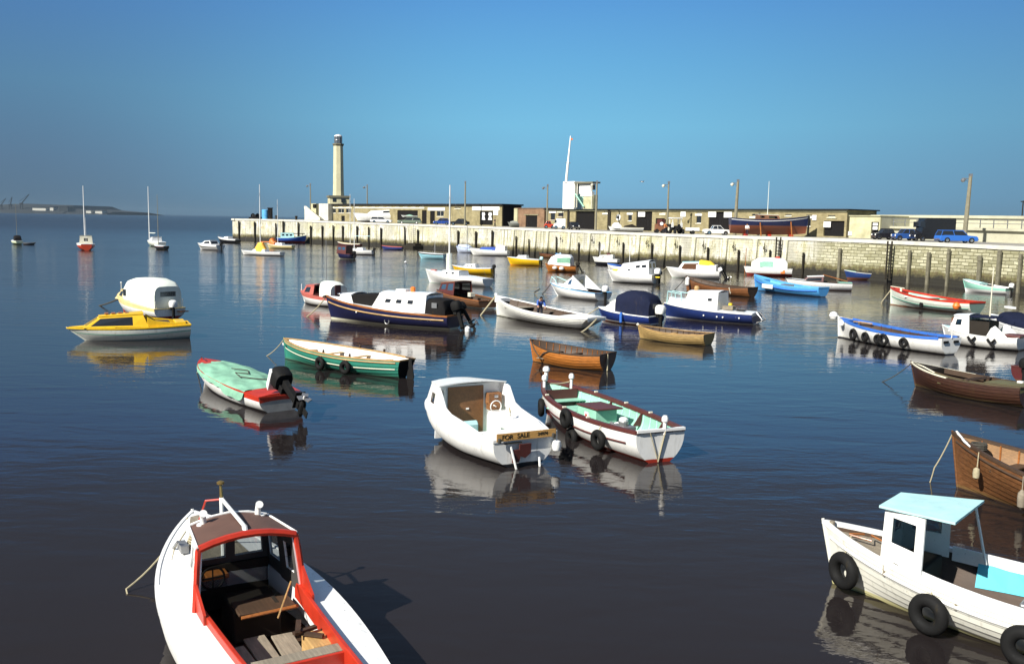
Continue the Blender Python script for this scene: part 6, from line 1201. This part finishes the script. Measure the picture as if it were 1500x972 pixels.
# ---- pale varnished dinghy
b = Boat('clinker_dinghy', 'pale golden clinker dinghy lying empty below the navy canopied boat', 'boat', (935, 476, .72), (1039, 489, .60), 1.8, tw=.75, rake=.2, full=2.3, zm=.54); b.hull(h_gold, strakes=7); b.inside(M_dplank, floor=.1, ribs=12); b.gunwale(M_teak, w=.07, h=.05); b.thwart(.3, M_teak); b.thwart(.55, M_teak); mb = MB(); mb.lathe([(.01, -.1), (.1, 0), (.01, .1)], (b.L / 2, .05, .75), 8); b.part('bow_pad', mb, M_cream)
b = Boat('brown_open_boat', 'long brown open boat with upswept bow beyond the navy launch', 'boat', (1005, 404, 1.4), (1103, 421, .85), 2.3, tw=.6, rake=.2, full=2.2, zm=.75); b.hull(H('red_brown', (.20, .08, .03), (.05, .03, .02), .04, .3, grain=True), strakes=8, transom=M_dplank); b.inside(M_dplank, floor=.1, ribs=10); b.gunwale(M_dplank, w=.09, h=.08); b.thwart(.3, M_dplank); b.thwart(.6, M_dplank)
mb = MB(); mb.tube([b.pt(.22, 1, 1, out=.05), b.pt(.22, .5, 1, out=.05)], .05, 5); b.part('side_rope', mb, M_cream); f = MB(); f.lathe([(.02, -.45), (.2, -.3), (.2, .3), (.02, .45)], n=10); tag(f.build('white_fender', M_white, loc=b.W @ b.pt(.9, .8, 1, out=.25), smooth=True), 'fat white fender at the bow of the long brown open boat', 'fender')
# ---- near quay right
b = Boat('weekend_cruiser', 'white cruiser with brown windows and a bright yellow cover at the quay', 'boat', None, None, 2.6, pos=side(978, 1052, 407, 1.2, .85, .35), tw=.88, rake=.8, zm=.9); b.hull(H('white_greenline', WHITE, (.4, .5, .4), .05, .2)); b.inside(M_white); b.gunwale(M_white, h=.06, w=.12); b.deck(.03, .985, M_white2, dz=.03); h = b.L / 2
b.cabin(-.8, 1.8, .95, .7, .95, .95, .85, rf=.6, tum=.1, mat=M_white2, roof=M_cyan, sidewin=[(.05, .85, .1, .85)], backwin=[(.2, .8, .1, .8)], glass=paint('brown_tinted_glass', (.10, .045, .02), .15)); b.canopy([(-h + .7, .8, 1.55, .10), (-h + 1.2, .95, 1.55, .5), (-h + 2.3, .95, 1.6, .55), (-.75, .9, 1.6, .5)], M_yelc, pwr=.6); mb = MB(); mb.box((-h + 1.55, 0, 1.25), (2.3, 1.9, .7)); b.part('cockpit_side', mb, M_white2, bevel=.05); b.outboard(-h - .05, .95, s=1.5, cowl=M_black, tilt=R_(30)); b.outboard(-h, .8, y=.6, s=1.2, cowl=M_white, tilt=R_(30))
b = Boat('pilot_boat', 'white boat with rounded mint tinted cabin window beside the iron ladder', 'boat', None, None, 2.5, pos=side(1092, 1157, 404, 1.1, .9, .3), tw=.8, zm=.9); b.hull(H('white_red2', WHITE, (.2, .03, .02), .35, .1)); b.inside(M_white); b.gunwale(M_white); b.deck(.02, .985, M_white2, dz=.03); h = b.L / 2
b.canopy([(-h + .6, .95, .9, .9), (-h + 1.0, 1.0, .9, 1.35), (.5, 1.0, .95, 1.4), (h - 1.6, .8, 1.0, 1.2), (h - .9, .6, 1.05, .7)], M_white2, name='cabin', pwr=.5, wins=[(-.6, 1.0, .98, 1.02, 1.15, 1.85)], winmat=M_mint); mb = MB(); mb.box((-1.1, .2, 2.3), (.5, .4, .3)); b.part('hatch', mb, M_red); mb = MB(); mb.box((-1.8, .5, .6), (.5, 1.3, .4)); b.part('orange_box', mb, M_orange)
mb = MB(); mb.tube([(h - .1, -.2, 0.0), (h - .15, -.2, 3.4)], .05, 6); b.part('rusty_pole', mb, M_varn)
b = Boat('light_blue_boat', 'light blue open boat with upturned bow in front of the quay', 'boat', (1105, 402, 1.5), (1207, 421, .85), 2.3, tw=.6, rake=.3, full=2.3, zm=.75); b.hull(h_lblue, band=M_lblue, bandu=.88); b.inside(M_lblue, floor=.1); b.gunwale(M_lblue, w=.12, h=.1); b.rub(M_blue, u=.72, r=.05); b.deck(.82, .98, M_lblue, dz=-.08); b.thwart(.35, M_white, w=1.2, z=.6); b.thwart(.6, M_white, w=.6)
mb = MB(); mb.box((0, 0, .5), (1.2, .5, .7)); b.part('engine_box', mb, M_grey); f = MB(); f.box((0, 0, 0), (1.6, .12, .4)); tag(f.build('fender_board', M_white, loc=b.W @ b.pt(.68, .68, 1, out=.14), rz=b.rz - .15, bevel=.04), 'white fender board hung on the side of the light blue open boat', 'fender')
b = Boat('sailing_dinghy', 'white day boat with brown cuddy deck and mint stern behind the light blue boat', 'boat', None, None, 2.2, pos=side(1154, 1243, 424, 1.05, .75, .25), zm=.8, rake=.6, tw=.7); b.hull(H('white_maroon', WHITE, (.22, .06, .03), .06, .1), band=M_white, transom=M_mint); b.inside(M_dplank, floor=.1); b.gunwale(M_black, w=.05, h=.05); h = b.L / 2; b.deck(.7, .985, M_white2, dz=.02); b.deck(.0, .2, M_mint, dz=.02, name='aft_deck'); b.cabin(-.4, 1.6, .75, .5, .8, .55, .45, rf=.5, mat=M_maroon, roof=M_white, sidewin=[(.1, .9, .2, .8)], glass=M_dglass); mb = MB(); mb.tube([(-h + .4, 0, .9), (-.4, 0, 1.5)], .05, 6); b.part('boom', mb, M_varn); mb = MB(); mb.box((1.2, 0, .55), (.6, .5, .2)); b.part('orange_box', mb, M_orange)
b = Boat('blue_workboat', 'dark blue boat with brown bottom tied at the stone wall under the black van', 'boat', None, None, 2.0, pos=side(1238, 1287, 409.5, 1.1, .8, .2), zm=.8); b.hull(H('blue_brown', (.02, .05, .18), (.16, .06, .03), .25, .1)); b.inside(M_blue); b.gunwale(M_white, w=.08); b.deck(.7, .98, M_mint, dz=.03); mb = MB(); mb.box((-1.2, 0, .9), (.8, .8, .4)); b.part('white_box', mb, M_white); mb = MB(); mb.lathe([(.01, -.16), (.15, 0), (.01, .16)], n=12); tag(mb.build('buoy', M_white, loc=at(1236, 403, .2), smooth=True), 'small white buoy on the water left of the dark blue workboat', 'buoy')
# ---- red boat and others right
b = Boat('red_and_white_boat', 'white open boat with red gunwale and stern tinted as in shadow below the blue car', 'boat', (1305, 421, 1.4), (1432, 443, .85), 2.5, tw=.72, rake=.12, full=2.2, zm=.85); b.hull(H('white_mintish', (.70, .76, .66), (.25, .1, .05), .06, .35), strakes=7, transom=paint('stern_shade_tint', (.20, .30, .25), .6)); b.inside(M_mint, floor=.1); b.gunwale(M_red, w=.12, h=.14); b.rub(M_green, u=.55, r=.03); b.deck(.84, .985, M_red, dz=-.03); b.thwart(.62, M_white, w=1.6, z=.85); b.thwart(.3, M_red, w=1.2, z=.8); h = b.L / 2  # transom coloured grey green to show it shaded
mb = MB(); mb.tube([(b.x(.84), .3, .8), (b.x(.84), .3, 1.5)], .09, 8); b.part('bitt', mb, M_cream); mb = MB(); mb.tube([(h, 0, 1.5), (b.x(.8), .3, 1.45)], .04, 5); b.part('bow_spar', mb, M_cream)
mb = MB(); mb.lathe([(.01, -.3), (.2, -.2), (.28, 0), (.2, .2), (.01, .3)], n=12); tag(mb.build('orange_buoy', M_orange, loc=b.W @ b.pt(.1, .75, 1, out=.3), smooth=True), 'round orange buoy hung at the stern of the red gunwaled boat', 'buoy'); rope('mooring_rope', [b.W @ Vector((h, 0, 1.2)), b.W @ Vector((h + .4, .5, .2)), b.W @ Vector((h + .5, .4, -.2))], 'pale rope at the bow of the red gunwaled white boat', r=.04)
mb = MB(); mb.box((0, 0, 0), (.3, .2, .4)); tag(mb.build('black_fender', M_black, loc=b.W @ b.pt(.5, .55, 1, out=.15), bevel=.08), 'small dark fender amidships on the red gunwaled boat', 'fender')
b = Boat('mint_boat', 'mint topped white dinghy moored close to the wall at the right', 'boat', (1411, 409, 1.2), (1479, 422, .62), 2.1, tw=.75, zm=.75, rake=.4); b.hull(h_mint); b.inside(M_white, floor=.1); b.gunwale(M_white, w=.08, h=.06); b.deck(.55, .98, M_cyan, dz=.03, crown=.15); mb = MB(); mb.box((-.6, .3, .7), (.5, .3, .35)); b.part('dark_box', mb, M_black); b.outboard(-b.L / 2, .65, s=1.1, cowl=M_white)
b = Boat('cabin_cruiser', 'small white cruiser with dark open cockpit behind the blue trimmed boat', 'boat', (1381, 476, .95), (1499, 494, .70), 2.2, tw=.8, rake=.3, full=2.7, zm=.66); b.hull(h_white); b.inside(M_mint, floor=.12); b.gunwale(M_white, w=.12, h=.05); b.deck(.62, .985, M_cyan, dz=.02); h = b.L / 2
b.cabin(.35, 1.55, .8, .55, .72, .95, .85, rf=.25, rr=.1, tum=.1, mat=M_white2, sidewin=[(.45, .75, .45, .78)], back=False, winframe=M_black); mb = MB(); mb.prism([(.45, 1.6), (.4, 1.66), (-.75, 1.66), (-.8, 1.6)], -.7, .7); b.part('awning', mb, M_navyc)
for sd in (1, -1): mb = MB(); mb.prism([(-.55, .68), (-.75, 1.1), (-.95, 1.25), (-1.3, .95), (-1.6, .68)], sd * .78, sd * .82); b.part('cockpit_side', mb, M_white2)
mb = MB(); mb.box((-.1, 0, .9), (1.0, 1.35, 1.0)); b.part('cockpit_shade', mb, M_dark); b.mast(-.35, 3.6, .7, .035, M_cream, stays=False); mb = MB(); mb.box((-1.7, .1, .75), (.9, 1.0, .15)); b.part('deck_gear', mb, M_maroon, bevel=.03)  # dark block stands in for the shade inside the open cockpit
for t in (.52, .28): 
    f = MB(); q = b.pt(t, .7, 1, out=.12); f.tube([(-.2, 0, .2), (0, 0, 0), (.2, 0, .2)], .07, 6); f.tube([(-.2, 0, -.2), (0, 0, 0)], .07, 6); tag(f.build('rubber_fender', M_black, loc=b.W @ q, rz=b.rz, smooth=True), 'black rubber fender %s on the small white cruiser by the mast' % ('forward' if t > .4 else 'aft'), 'fender')
b = Boat('covered_launch', 'white launch with a navy blue cover cut by the right edge', 'boat', (1451, 460, 1.1), (1562, 490, .85), 2.3, tw=.8, zm=.85, rake=.7); b.hull(h_white); b.inside(M_dark); b.gunwale(M_white, w=.12, h=.08); b.deck(.78, .985, M_white2, dz=.02); h = b.L / 2; b.canopy([(-h + .5, .9, .85, .4), (0, .9, .85, .4), (h - 2.6, .85, .9, .62), (h - 2.0, .6, 1.0, .15)], M_navyc, pwr=.6); mb = MB(); mb.box((h - 2.5, .1, 1.75), (.8, .3, .12)); b.part('white_rail', mb, M_white)
# ---- white yacht with mast, centre
def yacht(label, bow, stern, yw, zb, zs, B, hullm, mastx, ytop, deck=M_white2, skew=.4, cab=True, boom=None, r=.06, name='sailing_yacht', mat=None, rake=0, zm=None, band=None, pos=None, stays=True, cabmat=None):
    b = Boat(name, label, 'yacht', None, None, B, pos=pos or side(bow, stern, yw, zb, zs, skew), zm=zm, rake=.6, tw=.6, full=2.2); b.hull(hullm, band=band); b.inside(M_white); b.gunwale(M_white, w=.07, h=.05); b.deck(.02, .985, deck, dz=.02, name='deck'); h = b.L / 2
    if cab: b.cabin(-h * .25, h * .45, b.B * .30, b.B * .2, b.sz(.5), .42, .36, rf=.4, rr=.1, mat=cabmat or M_white2, sidewin=[(.25, .4, .3, .75), (.6, .72, .3, .75)], glass=M_dglass)
    lo, hi = -h, h          # find the mast foot under its photo column
    s = 1 if (b.W.to_3x3() @ Vector((1, 0, 0))).x > 0 else -1
    for _ in range(30):
        m = (lo + hi) / 2; q = b.W @ Vector((m, 0, 1)); 
        if (proj(q)[0] > mastx) == (s > 0): hi = m
        else: lo = m
    q = b.W @ Vector((m, 0, 0)); ht = z_at(q, ytop); b.mast(m, ht - .6, .6, r, mat or M_alu, rake=rake, boom=boom, stays=stays); return b
b = yacht('white yacht with a tall thick pale mast left of the white speedboat', 0, 0, 0, 0, 0, 2.7, H('white_cyanb', WHITE, (.4, .6, .5), .02, .2), 658, 271, pos=(at(624, 394, 1.3), at(715, 409, .7)), zm=.85, r=.09, stays=True); mb = MB(); mb.tube([(0, 0, 1), (0, 0, 3.0)], .28, 8); 
o = mb.build('sail_cover', M_whitec, b.root, smooth=True); o.location.x = [c for c in b.root.children if c.name.startswith('mast')][0].data.vertices[0].co.x; mb = MB(); mb.box((b.L / 2 - 1.3, .2, 1.25), (.6, .3, .15)); b.part('red_bundle', mb, paint('pink_cloth', (.6, .2, .18), .8))
b = yacht('yellow hulled yacht with white deck and a light boom behind the white yacht', 662, 722, 401, .95, .75, 2.2, h_yel, 684, 330, boom=(3.2, 2.2, M_cyan), band=None, mat=M_grey, r=.045); b.outboard(-b.L / 2, .75, s=1.0, cowl=M_black)
b = Boat('white_motorboat', 'white motorboat with a dark blue cover under the numbered shed doors', 'boat', None, None, 2.4, pos=side(687, 745, 374.5, 1.3, .95, .3), zm=1.0, rake=.9, tw=.8); b.hull(h_white); b.inside(M_white); b.gunwale(M_white); b.deck(.02, .985, M_white2, dz=.03); b.canopy([(-1.6, .8, 1, .4), (-1, .95, 1, .6), (1.2, .9, 1, .55), (1.6, .6, 1, .3)], M_bluec, pwr=.6); b.cabin(-b.L / 2 + .5, -1.5, .9, .85, 1.0, .75, 1.1, rf=.1, mat=M_white2)
b = Boat('blue_covered_dinghy', 'small boat under a pale blue sheet left of the white motorboat', 'boat', None, None, 2.0, pos=side(668, 692, 370, 1.3, .9, .5), zm=1.0); b.hull(H('pale_blue', (.55, .62, .78), (.4, .45, .55))); b.inside(M_white); b.gunwale(M_blue); b.canopy([(-1.4, .8, .9, .3), (-.6, .9, .95, .7), (1, .7, 1.1, .5)], paint('pale_blue_sheet', (.5, .58, .75), .8), pwr=.6)
b = yacht('yellow yacht with white deck and no boom close to the buttressed wall', 743, 791, 388.5, 1.15, .85, 2.2, H('yellow_orange', (.82, .50, .01), (.7, .25, .02), .12, .05), 760, 372, r=.02, stays=False, zm=.95); b.outboard(-b.L / 2, .8, s=1.2, cowl=M_cyan)
b = Boat('brown_rowing_boat', 'reddish brown rowing boat tied to the buttressed wall', 'boat', None, None, 1.6, pos=side(790, 815, 377.5, .8, .6, .3), zm=.55); b.hull(h_brown); b.inside(M_varn); b.gunwale(M_maroon)
b = Boat('blue_rowing_boat', 'bright blue rowing boat tied to the buttressed wall', 'boat', None, None, 1.7, pos=side(814, 854, 378.5, .85, .6, .2), zm=.6); b.hull(h_lblue); b.inside(M_blue); b.gunwale(M_lblue); b.thwart(.4, M_white); mb = MB(); mb.box((1.2, 0, .8), (1.0, .8, .4)); b.part('grey_cover', mb, paint('grey_blue_cloth', (.3, .42, .55), .8), bevel=.1)
b = Boat('canopied_wooden_boat', 'varnished brown boat with white canopy and two white fenders', 'boat', None, None, 2.3, pos=side(799, 845, 398, 1.0, .75, .35), zm=.8, tw=.75); b.hull(h_varn); b.inside(M_varn); b.gunwale(M_varn, w=.08, h=.07); b.deck(.6, .98, M_varn, dz=.03); h = b.L / 2; b.canopy([(-h + .7, .9, .8, 1.1), (-h + 1.0, .95, .8, 1.4), (.5, .9, .85, 1.4), (1.2, .8, .9, 1.0), (1.6, .6, .9, .4)], M_white2, wins=[(-1.4, .3, .9, .96, 1.2, 1.85)], winmat=M_mintc); b.outboard(-h, .75, s=1.2, cowl=M_dark, tilt=.5)
for t, nm in ((.62, 'forward'), (.4, 'aft')): f = MB(); f.lathe([(.02, -.2), (.17, -.14), (.2, 0), (.17, .14), (.02, .2)], n=10); o = f.build('white_fender', M_white, loc=b.W @ b.pt(t, .75, 1, out=.18), smooth=True); o.scale = (1.6, 1, 1); tag(o, 'white fender, the %s one on the varnished boat with white canopy' % nm, 'fender')
b = yacht('pale blue hulled sailing dinghy with black stripe near the quay ladder', 612, 652, 379, 1.0, .8, 2.0, h_cyan, 637, 330, band=M_black, r=.02, stays=False, cab=False, name='sailing_dinghy', zm=.85); 
# left group
b = yacht('white yacht with dark band and twin pale mast left of the wide ladder', 511, 548, 373, 1.1, .8, 2.2, H('white_dkb', WHITE, (.02, .02, .02), .12, .05), 519, 291, boom=(3.2, 2.6, M_cyan), r=.07); b.outboard(-b.L / 2, .8, s=1.1, cowl=M_black)
b = yacht('cream boat with pale mast lying against the quay below the white estate car', 493, 530, 361, 1.0, .7, 2.0, h_maroonh, 513, 284, r=.07, band=M_cream, deck=M_creamdeck, cab=False)
b = Boat('maroon_cabin_boat', 'small navy boat with maroon cabin, black outboard, left of the twin masted yacht', 'boat', None, None, 2.0, pos=side(493, 519, 379, 1.0, .75, .6), zm=.8); b.hull(h_navy); b.inside(M_dark); b.gunwale(M_maroon); b.deck(.1, .98, M_maroon, dz=.03); b.cabin(-.8, 1.2, .85, .7, .8, 1.2, 1.2, rf=.1, mat=M_maroon, sidewin=[(.1, .45, .5, .85), (.55, .9, .5, .85)]); b.outboard(-b.L / 2, .75, s=1.2, cowl=M_black)
b = Boat('blue_rowing_boat', 'navy and pink rowing boat left of the landing stage', 'boat', None, None, 1.7, pos=side(559, 590, 366, .85, .65, .2), zm=.65); b.hull(H('deep_blue', (.03, .05, .2), (.05, .05, .1))); b.inside(M_salmon); b.gunwale(M_salmon, w=.1, h=.1)
b = yacht('white low racing boat with orange cover on its mast, leftmost of the pier head group', 350, 417, 374, .75, .6, 2.2, h_white, 381.5, 270, r=.08, stays=True, cab=True, zm=.55, boom=(3.0, 1.6, M_orange)); b.canopy([(-.9, .4, .6, .5), (-.3, .6, .6, 1.5), (.6, .5, .6, 1.5), (1.3, .3, .6, .5)], paint('orange_cover', (.85, .45, .06), .8), pwr=.8)
b = yacht('cream hulled yacht with orange dodger behind the white racing boat', 389, 432, 364, 1.0, .7, 2.2, h_cream, 407, 292, r=.06); b.canopy([(1.0, .8, .8, .5), (1.6, .8, .85, 1.3), (2.2, .6, .9, 1.0)], M_orange, name='dodger', pwr=.7)
b = Boat('fishing_boat', 'blue fishing boat with red bottom and pale wheelhouse against the pier head', 'fishing boat', None, None, 3.0, pos=side(448, 407, 356, 1.9, 1.3, .2), zm=1.3, rake=.5); b.hull(H('blue_red', (.03, .10, .45), (.22, .03, .03), .5, .1)); b.inside(M_blue); b.gunwale(M_cyan, w=.12, h=.1); b.deck(.02, .985, M_cyan, dz=.0); b.cabin(-2.6, .6, .9, .8, 1.3, 1.1, 1.1, rf=.2, mat=M_cyan, sidewin=[(.1, .3, .4, .8), (.4, .6, .4, .8), (.7, .9, .4, .8)], glass=M_dglass); mb = MB(); mb.box((1.2, 0, 2.3), (3.8, 1.0, .18)); mb.tube([(2.6, 0, 1.4), (2.6, 0, 2.4)], .08, 6); b.part('dark_spars', mb, M_drk)
b = Boat('cabin_cruiser', 'white cabin cruiser with black stripe, black windows, left of the pier head', 'boat', None, None, 2.6, pos=side(286, 327, 366, 1.2, .95, .6), zm=1.0, rake=.9); b.hull(H('white_bs', WHITE, (.6, .6, .5), .02, .05), stripe=(.6, .74, M_black)); b.inside(M_white); b.gunwale(M_white); b.deck(.05, .985, M_white2, dz=.03); b.cabin(-1.6, 1.6, 1.0, .7, 1.0, .75, .6, rf=1.0, rr=.4, mat=M_white2, sidewin=[(.1, .8, .25, .85)], glass=M_dglass, backwin=[(.1, .9, .2, .8)]); b.outboard(-b.L / 2, .95, s=1.3, cowl=M_black)
b = Boat('black_motorboat', 'black hulled motorboat with white deck just left of the pier head', 'boat', None, None, 2.3, pos=side(316, 352, 356, 1.4, .9, .6), zm=.95, rake=.8); b.hull(h_dark, band=M_white); b.inside(M_white); b.gunwale(M_white); b.deck(.05, .985, M_white2, dz=.03); b.cabin(-.8, 1.0, .8, .6, 1.0, .5, .4, mat=M_white2); mb = MB(); mb.tube([(b.L / 2 - .3, .2, 1.4), (b.L / 2 - .3, .2, 2.0), (b.L / 2 - 1.3, .5, 1.9), (b.L / 2 - 1.3, .5, 1.2)], .04, 5); b.part('pulpit', mb, M_chrome)
# far left yachts
b = yacht('white yacht with sail furled along its boom, third of the far left yachts', 209, 247, 361, 1.2, .9, 2.6, H('white_minty', (.75, .78, .68), (.35, .5, .35), .25, .1), 219, 273, r=.10, skew=1.3, boom=(4.0, 2.0, M_whitec), zm=1.0, stays=False); b.cabin(-1.0, 1.6, 1.0, .7, 1.0, .9, .7, mat=M_white2, name='coachroof', roofname='coachroof_top')
b = yacht('dark boat with a brown mast tucked behind the third far left yacht', 222, 249, 365.5, .9, .7, 1.8, h_dark, 232, 285, r=.06, skew=1.0, mat=M_post, stays=False, band=M_maroon, cab=False, name='dark_yacht')
b = yacht('red hulled yacht seen nearly end on with white cabin, second of the far left yachts', 113, 139, 366, 1.3, 1.1, 2.9, h_redh, 123.5, 272, r=.10, skew=2.0, band=M_white, zm=1.1, stays=False); b.cabin(-1.6, 1.4, 1.05, .8, 1.15, 1.3, 1.2, mat=M_cream, name='wheelhouse', roofname='wheelhouse_roof', backwin=[(.35, .65, .3, .7)], sidewin=[(.3, .6, .4, .8)]); b.mast(-2.2, 4.4, 1.2, .03, M_alu, stays=False, name='mizzen_pole')
b = yacht('small pale green yacht with thin mast at the far left', 15, 35, 358, .9, .75, 2.0, H('palegreen', (.65, .72, .5), (.05, .08, .04), .3, .1), 25, 298, r=.035, skew=1.2, mat=M_post, stays=False); b.canopy([(-1.2, .6, .8, .5), (-.5, .7, .8, 1.0), (.5, .5, .9, .6)], M_drk)
b = Boat('grey_dinghy', 'dark inflatable dinghy towed beside the far left green yacht', 'boat', None, None, 1.6, pos=side(51, 36, 358.5, .45, .4, .4), zm=.38); b.hull(H('grey_rubber', (.10, .10, .11), (.03, .03, .03))); b.inside(M_black, floor=.1); b.gunwale(M_grey, w=.25, h=.12)
# small buoys
for (x, y, lb, m) in ((594, 384, 'tiny white buoy in the middle of the harbour below the quay ladder', M_white), (1223, 461, 'small white buoy floating right of the navy launch stern', M_white)):
    if x == 1223: continue
    mb = MB(); mb.lathe([(.01, -.2), (.22, 0), (.01, .22)], n=12); tag(mb.build('buoy', m, loc=at(x, y, .1), smooth=True), lb, 'buoy')
rope('mooring_rope', [at(783, 428, .1), at(791, 423, .6)], 'thin dark stick of rope standing from the water left of the white speedboat', r=.05, mat=M_ropeb)
# ---- boats out of the water on the quay
def on_deck(bt, z):
    bt.root.location.z = z; bt.W = Matrix.Translation((0, 0, z)) @ bt.W; return bt
p0, p1, zd_ = deck_boat(1178, 1064, 6, 2.35, 1.95); b = Boat('hauled_out_boat', 'large navy boat with rust red bottom propped up on the quay', 'boat', None, None, 3.0, pos=(p0, p1), zm=1.75, rake=.35, tw=.6, full=1.9, draft=.35, group='boats standing on the quay'); on_deck(b, zd_ + .55)
b.hull(H('navy_rust', (.012, .02, .08), (.20, .06, .03), .95, .05), stripe=(.90, .94, M_white)); b.inside(M_dark, floor=1.0); b.gunwale(M_navy, w=.1, h=.12); b.deck(.02, .985, M_dplank, dz=-.05); h = b.L / 2; b.cabin(-1.8, 1.4, .9, .8, 1.75, .7, .65, rf=.3, mat=wood('brown_cabin', (.22, .10, .05)), roof=M_cream, sidewin=[(.1, .3, .4, .8), (.5, .9, .3, .8)])
mb = MB(); mb.tube([(h, 0, -.3), (h + .05, 0, 2.4)], .14, 6); b.part('stem_post', mb, M_black)
for t in (.75, .35): mb = MB(); mb.tube([b.pt(t, .8, -1, out=.1), b.pt(t, .8, -1, out=.4) * 1 - Vector((0, .5, b.pt(t, .8).z + .55))], .09, 6); mb.build('shore_prop', M_varn, b.root)
for t in (.2, .5, .78): mb = MB(); mb.box((b.x(t), 0, -.42), (.4, 1.4, .3)); b.part('keel_block', mb, M_red)
b.mast(-.2 - .1, 5.2, 2.0, .05, M_whitec, stays=False)
p0, p1, zd_ = deck_boat(516, 580, 8, 1.9, 1.5); b = Boat('trailer_cruiser', 'white cabin cruiser standing on the quay behind the white estate car', 'boat', None, None, 2.6, pos=(p0, p1), zm=1.6, rake=1.2, group='boats standing on the quay'); on_deck(b, zd_ + .3); b.hull(h_white); b.inside(M_white, floor=.5); b.gunwale(M_white); b.deck(.02, .985, M_white2, dz=.03); b.cabin(-b.L / 2 + 1, 2.0, 1.0, .7, 1.6, 1.2, .8, rf=1.0, mat=M_white2, sidewin=[(.1, .4, .4, .8)]); mb = MB(); [mb.box((x, 0, -.15), (.5, 1.5, .3)) for x in (-2, 0, 2)]; b.part('keel_block', mb, M_dark)
p0, p1, zd_ = deck_boat(888, 938, 3.5, .75, .6); b = Boat('white_dinghy', 'low white dinghy with round white cover standing on the quay', 'boat', None, None, 1.8, pos=(p0, p1), zm=.6, rake=.4, group='boats standing on the quay', draft=.1); on_deck(b, zd_ + .1); b.hull(h_white); b.inside(M_dark, floor=.1); b.gunwale(M_cream, w=.1, h=.08); b.canopy([(.8, .7, .5, .5), (1.3, .8, .5, .95), (2.0, .6, .55, .8), (2.3, .4, .6, .4)], M_white2, pwr=.6); mb = MB(); mb.prism([(-2.2, .6), (-1.0, 1.2), (.2, .9), (.5, .6)], -.3, .3); b.part('dark_sail_bundle', mb, M_dark)
p0, p1, zd_ = deck_boat(741, 758, 5, .9, .7); b = Boat('grey_dinghy', 'grey covered dinghy on the quay beside the black shed end', 'boat', None, None, 1.5, pos=(p0, p1), zm=.7, group='boats standing on the quay', draft=.1); on_deck(b, zd_ + .1); b.hull(H('grey_h', (.2, .21, .18), (.1, .1, .1))); b.inside(M_dark); b.gunwale(M_grey); b.canopy([(-.8, .6, .7, .3), (0, .6, .7, .5), (.7, .4, .7, .3)], paint('grey_cloth', (.25, .26, .22), .8), pwr=.7)
p0, p1, zd_ = deck_boat(586, 610, 4, .4, .3); b = Boat('roof_dinghy', 'pale green dinghy carried on the roof of the grey green estate car', 'boat', None, None, 1.3, pos=(p0, p1), zm=.3, draft=.05, group='boats standing on the quay'); on_deck(b, zd_ + 1.5); b.hull(h_mint); b.inside(M_white, floor=.05); b.gunwale(M_white); b.canopy([(-.8, .4, .3, .1), (0, .5, .3, .3), (.8, .3, .3, .1)], M_mintc, pwr=.7)
# gull
g = empty('seagull', at(935, 267, 30) * 0 + Vector(((935 - 750) / F * 140, 140, 0)), .4, 'small grey gull gliding above the quay stores', 'bird'); g.location.z = z_at(g.location, 266.5)
mb = MB(); mb.lathe([(.01, -.25), (.07, -.1), (.08, .05), (.03, .2), (.01, .28)], axis='X', n=8); mb.build('body', M_white, g, smooth=True)
for sd in (1, -1): mb = MB(); mb.poly([(-.08, 0, .03), (.1, 0, .03), (.12, sd * .35, .16), (-.12, sd * .75, .06), (-.05, sd * .35, .13)]); mb.poly([(-.08, 0, .05), (.1, 0, .05), (.12, sd * .35, .18), (-.12, sd * .75, .065), (-.05, sd * .35, .15)]); mb.build('wing', M_grey, g)
# ---- mooring lines, running out from the bows into the water
ML = [('wooden_cruiser', 'brown wooden cruiser'), ('sport_fisher', 'white speedboat'), ('canopied_boat', 'navy canopied boat'), ('motor_launch', 'navy hulled launch'), ('green_boat', 'sea green boat'), ('covered_boat', 'boat under the green tarpaulin'), ('converted_lifeboat', 'navy lifeboat conversion'), ('light_blue_boat', 'light blue boat'), ('launch', 'dark brown launch'), ('brown_open_boat', 'long brown open boat'), ('weekend_cruiser', 'cruiser with the yellow cover')]
for nm, say in ML:
    r = bpy.data.objects.get(nm)
    if not r: continue
    h_ = [c for c in r.children if c.name.startswith('hull')][0]; xs = max(h_.data.vertices, key=lambda v: v.co.x * 1 + v.co.z * .2).co
    M = Matrix.Translation(r.location) @ Matrix.Rotation(r.rotation_euler.z, 4, 'Z'); a = M @ Vector((xs.x, 0, xs.z - .05)); c = M @ Vector((xs.x + 1.1 + random.random() * .8, random.uniform(-.5, .5), -.05))
    rope('mooring_rope', [a, c], 'mooring rope running into the water from the bow of the %s' % say, r=.02 if r.location.y < 50 else .035, mat=random.choice([M_rope, M_ropeb]), sag=.10)
# ---- summer haze over the bay
mh = bpy.data.materials.new('sea_haze'); mh.use_nodes = True; nh = mh.node_tree; nh.nodes.remove(nh.nodes['Principled BSDF']); pv = nh.nodes.new('ShaderNodeVolumePrincipled'); pv.inputs['Color'].default_value = (.40, .54, .66, 1); pv.inputs['Density'].default_value = .00005; pv.inputs['Anisotropy'].default_value = .2; nh.links.new(pv.outputs[0], nh.nodes['Material Output'].inputs['Volume'])
hz = MB(); hz.box((0, 3450, 24), (8600, 7100, 54)); o = hz.build('haze', mh); tag(o, 'thin pale sea haze over the harbour and bay', kind='stuff')
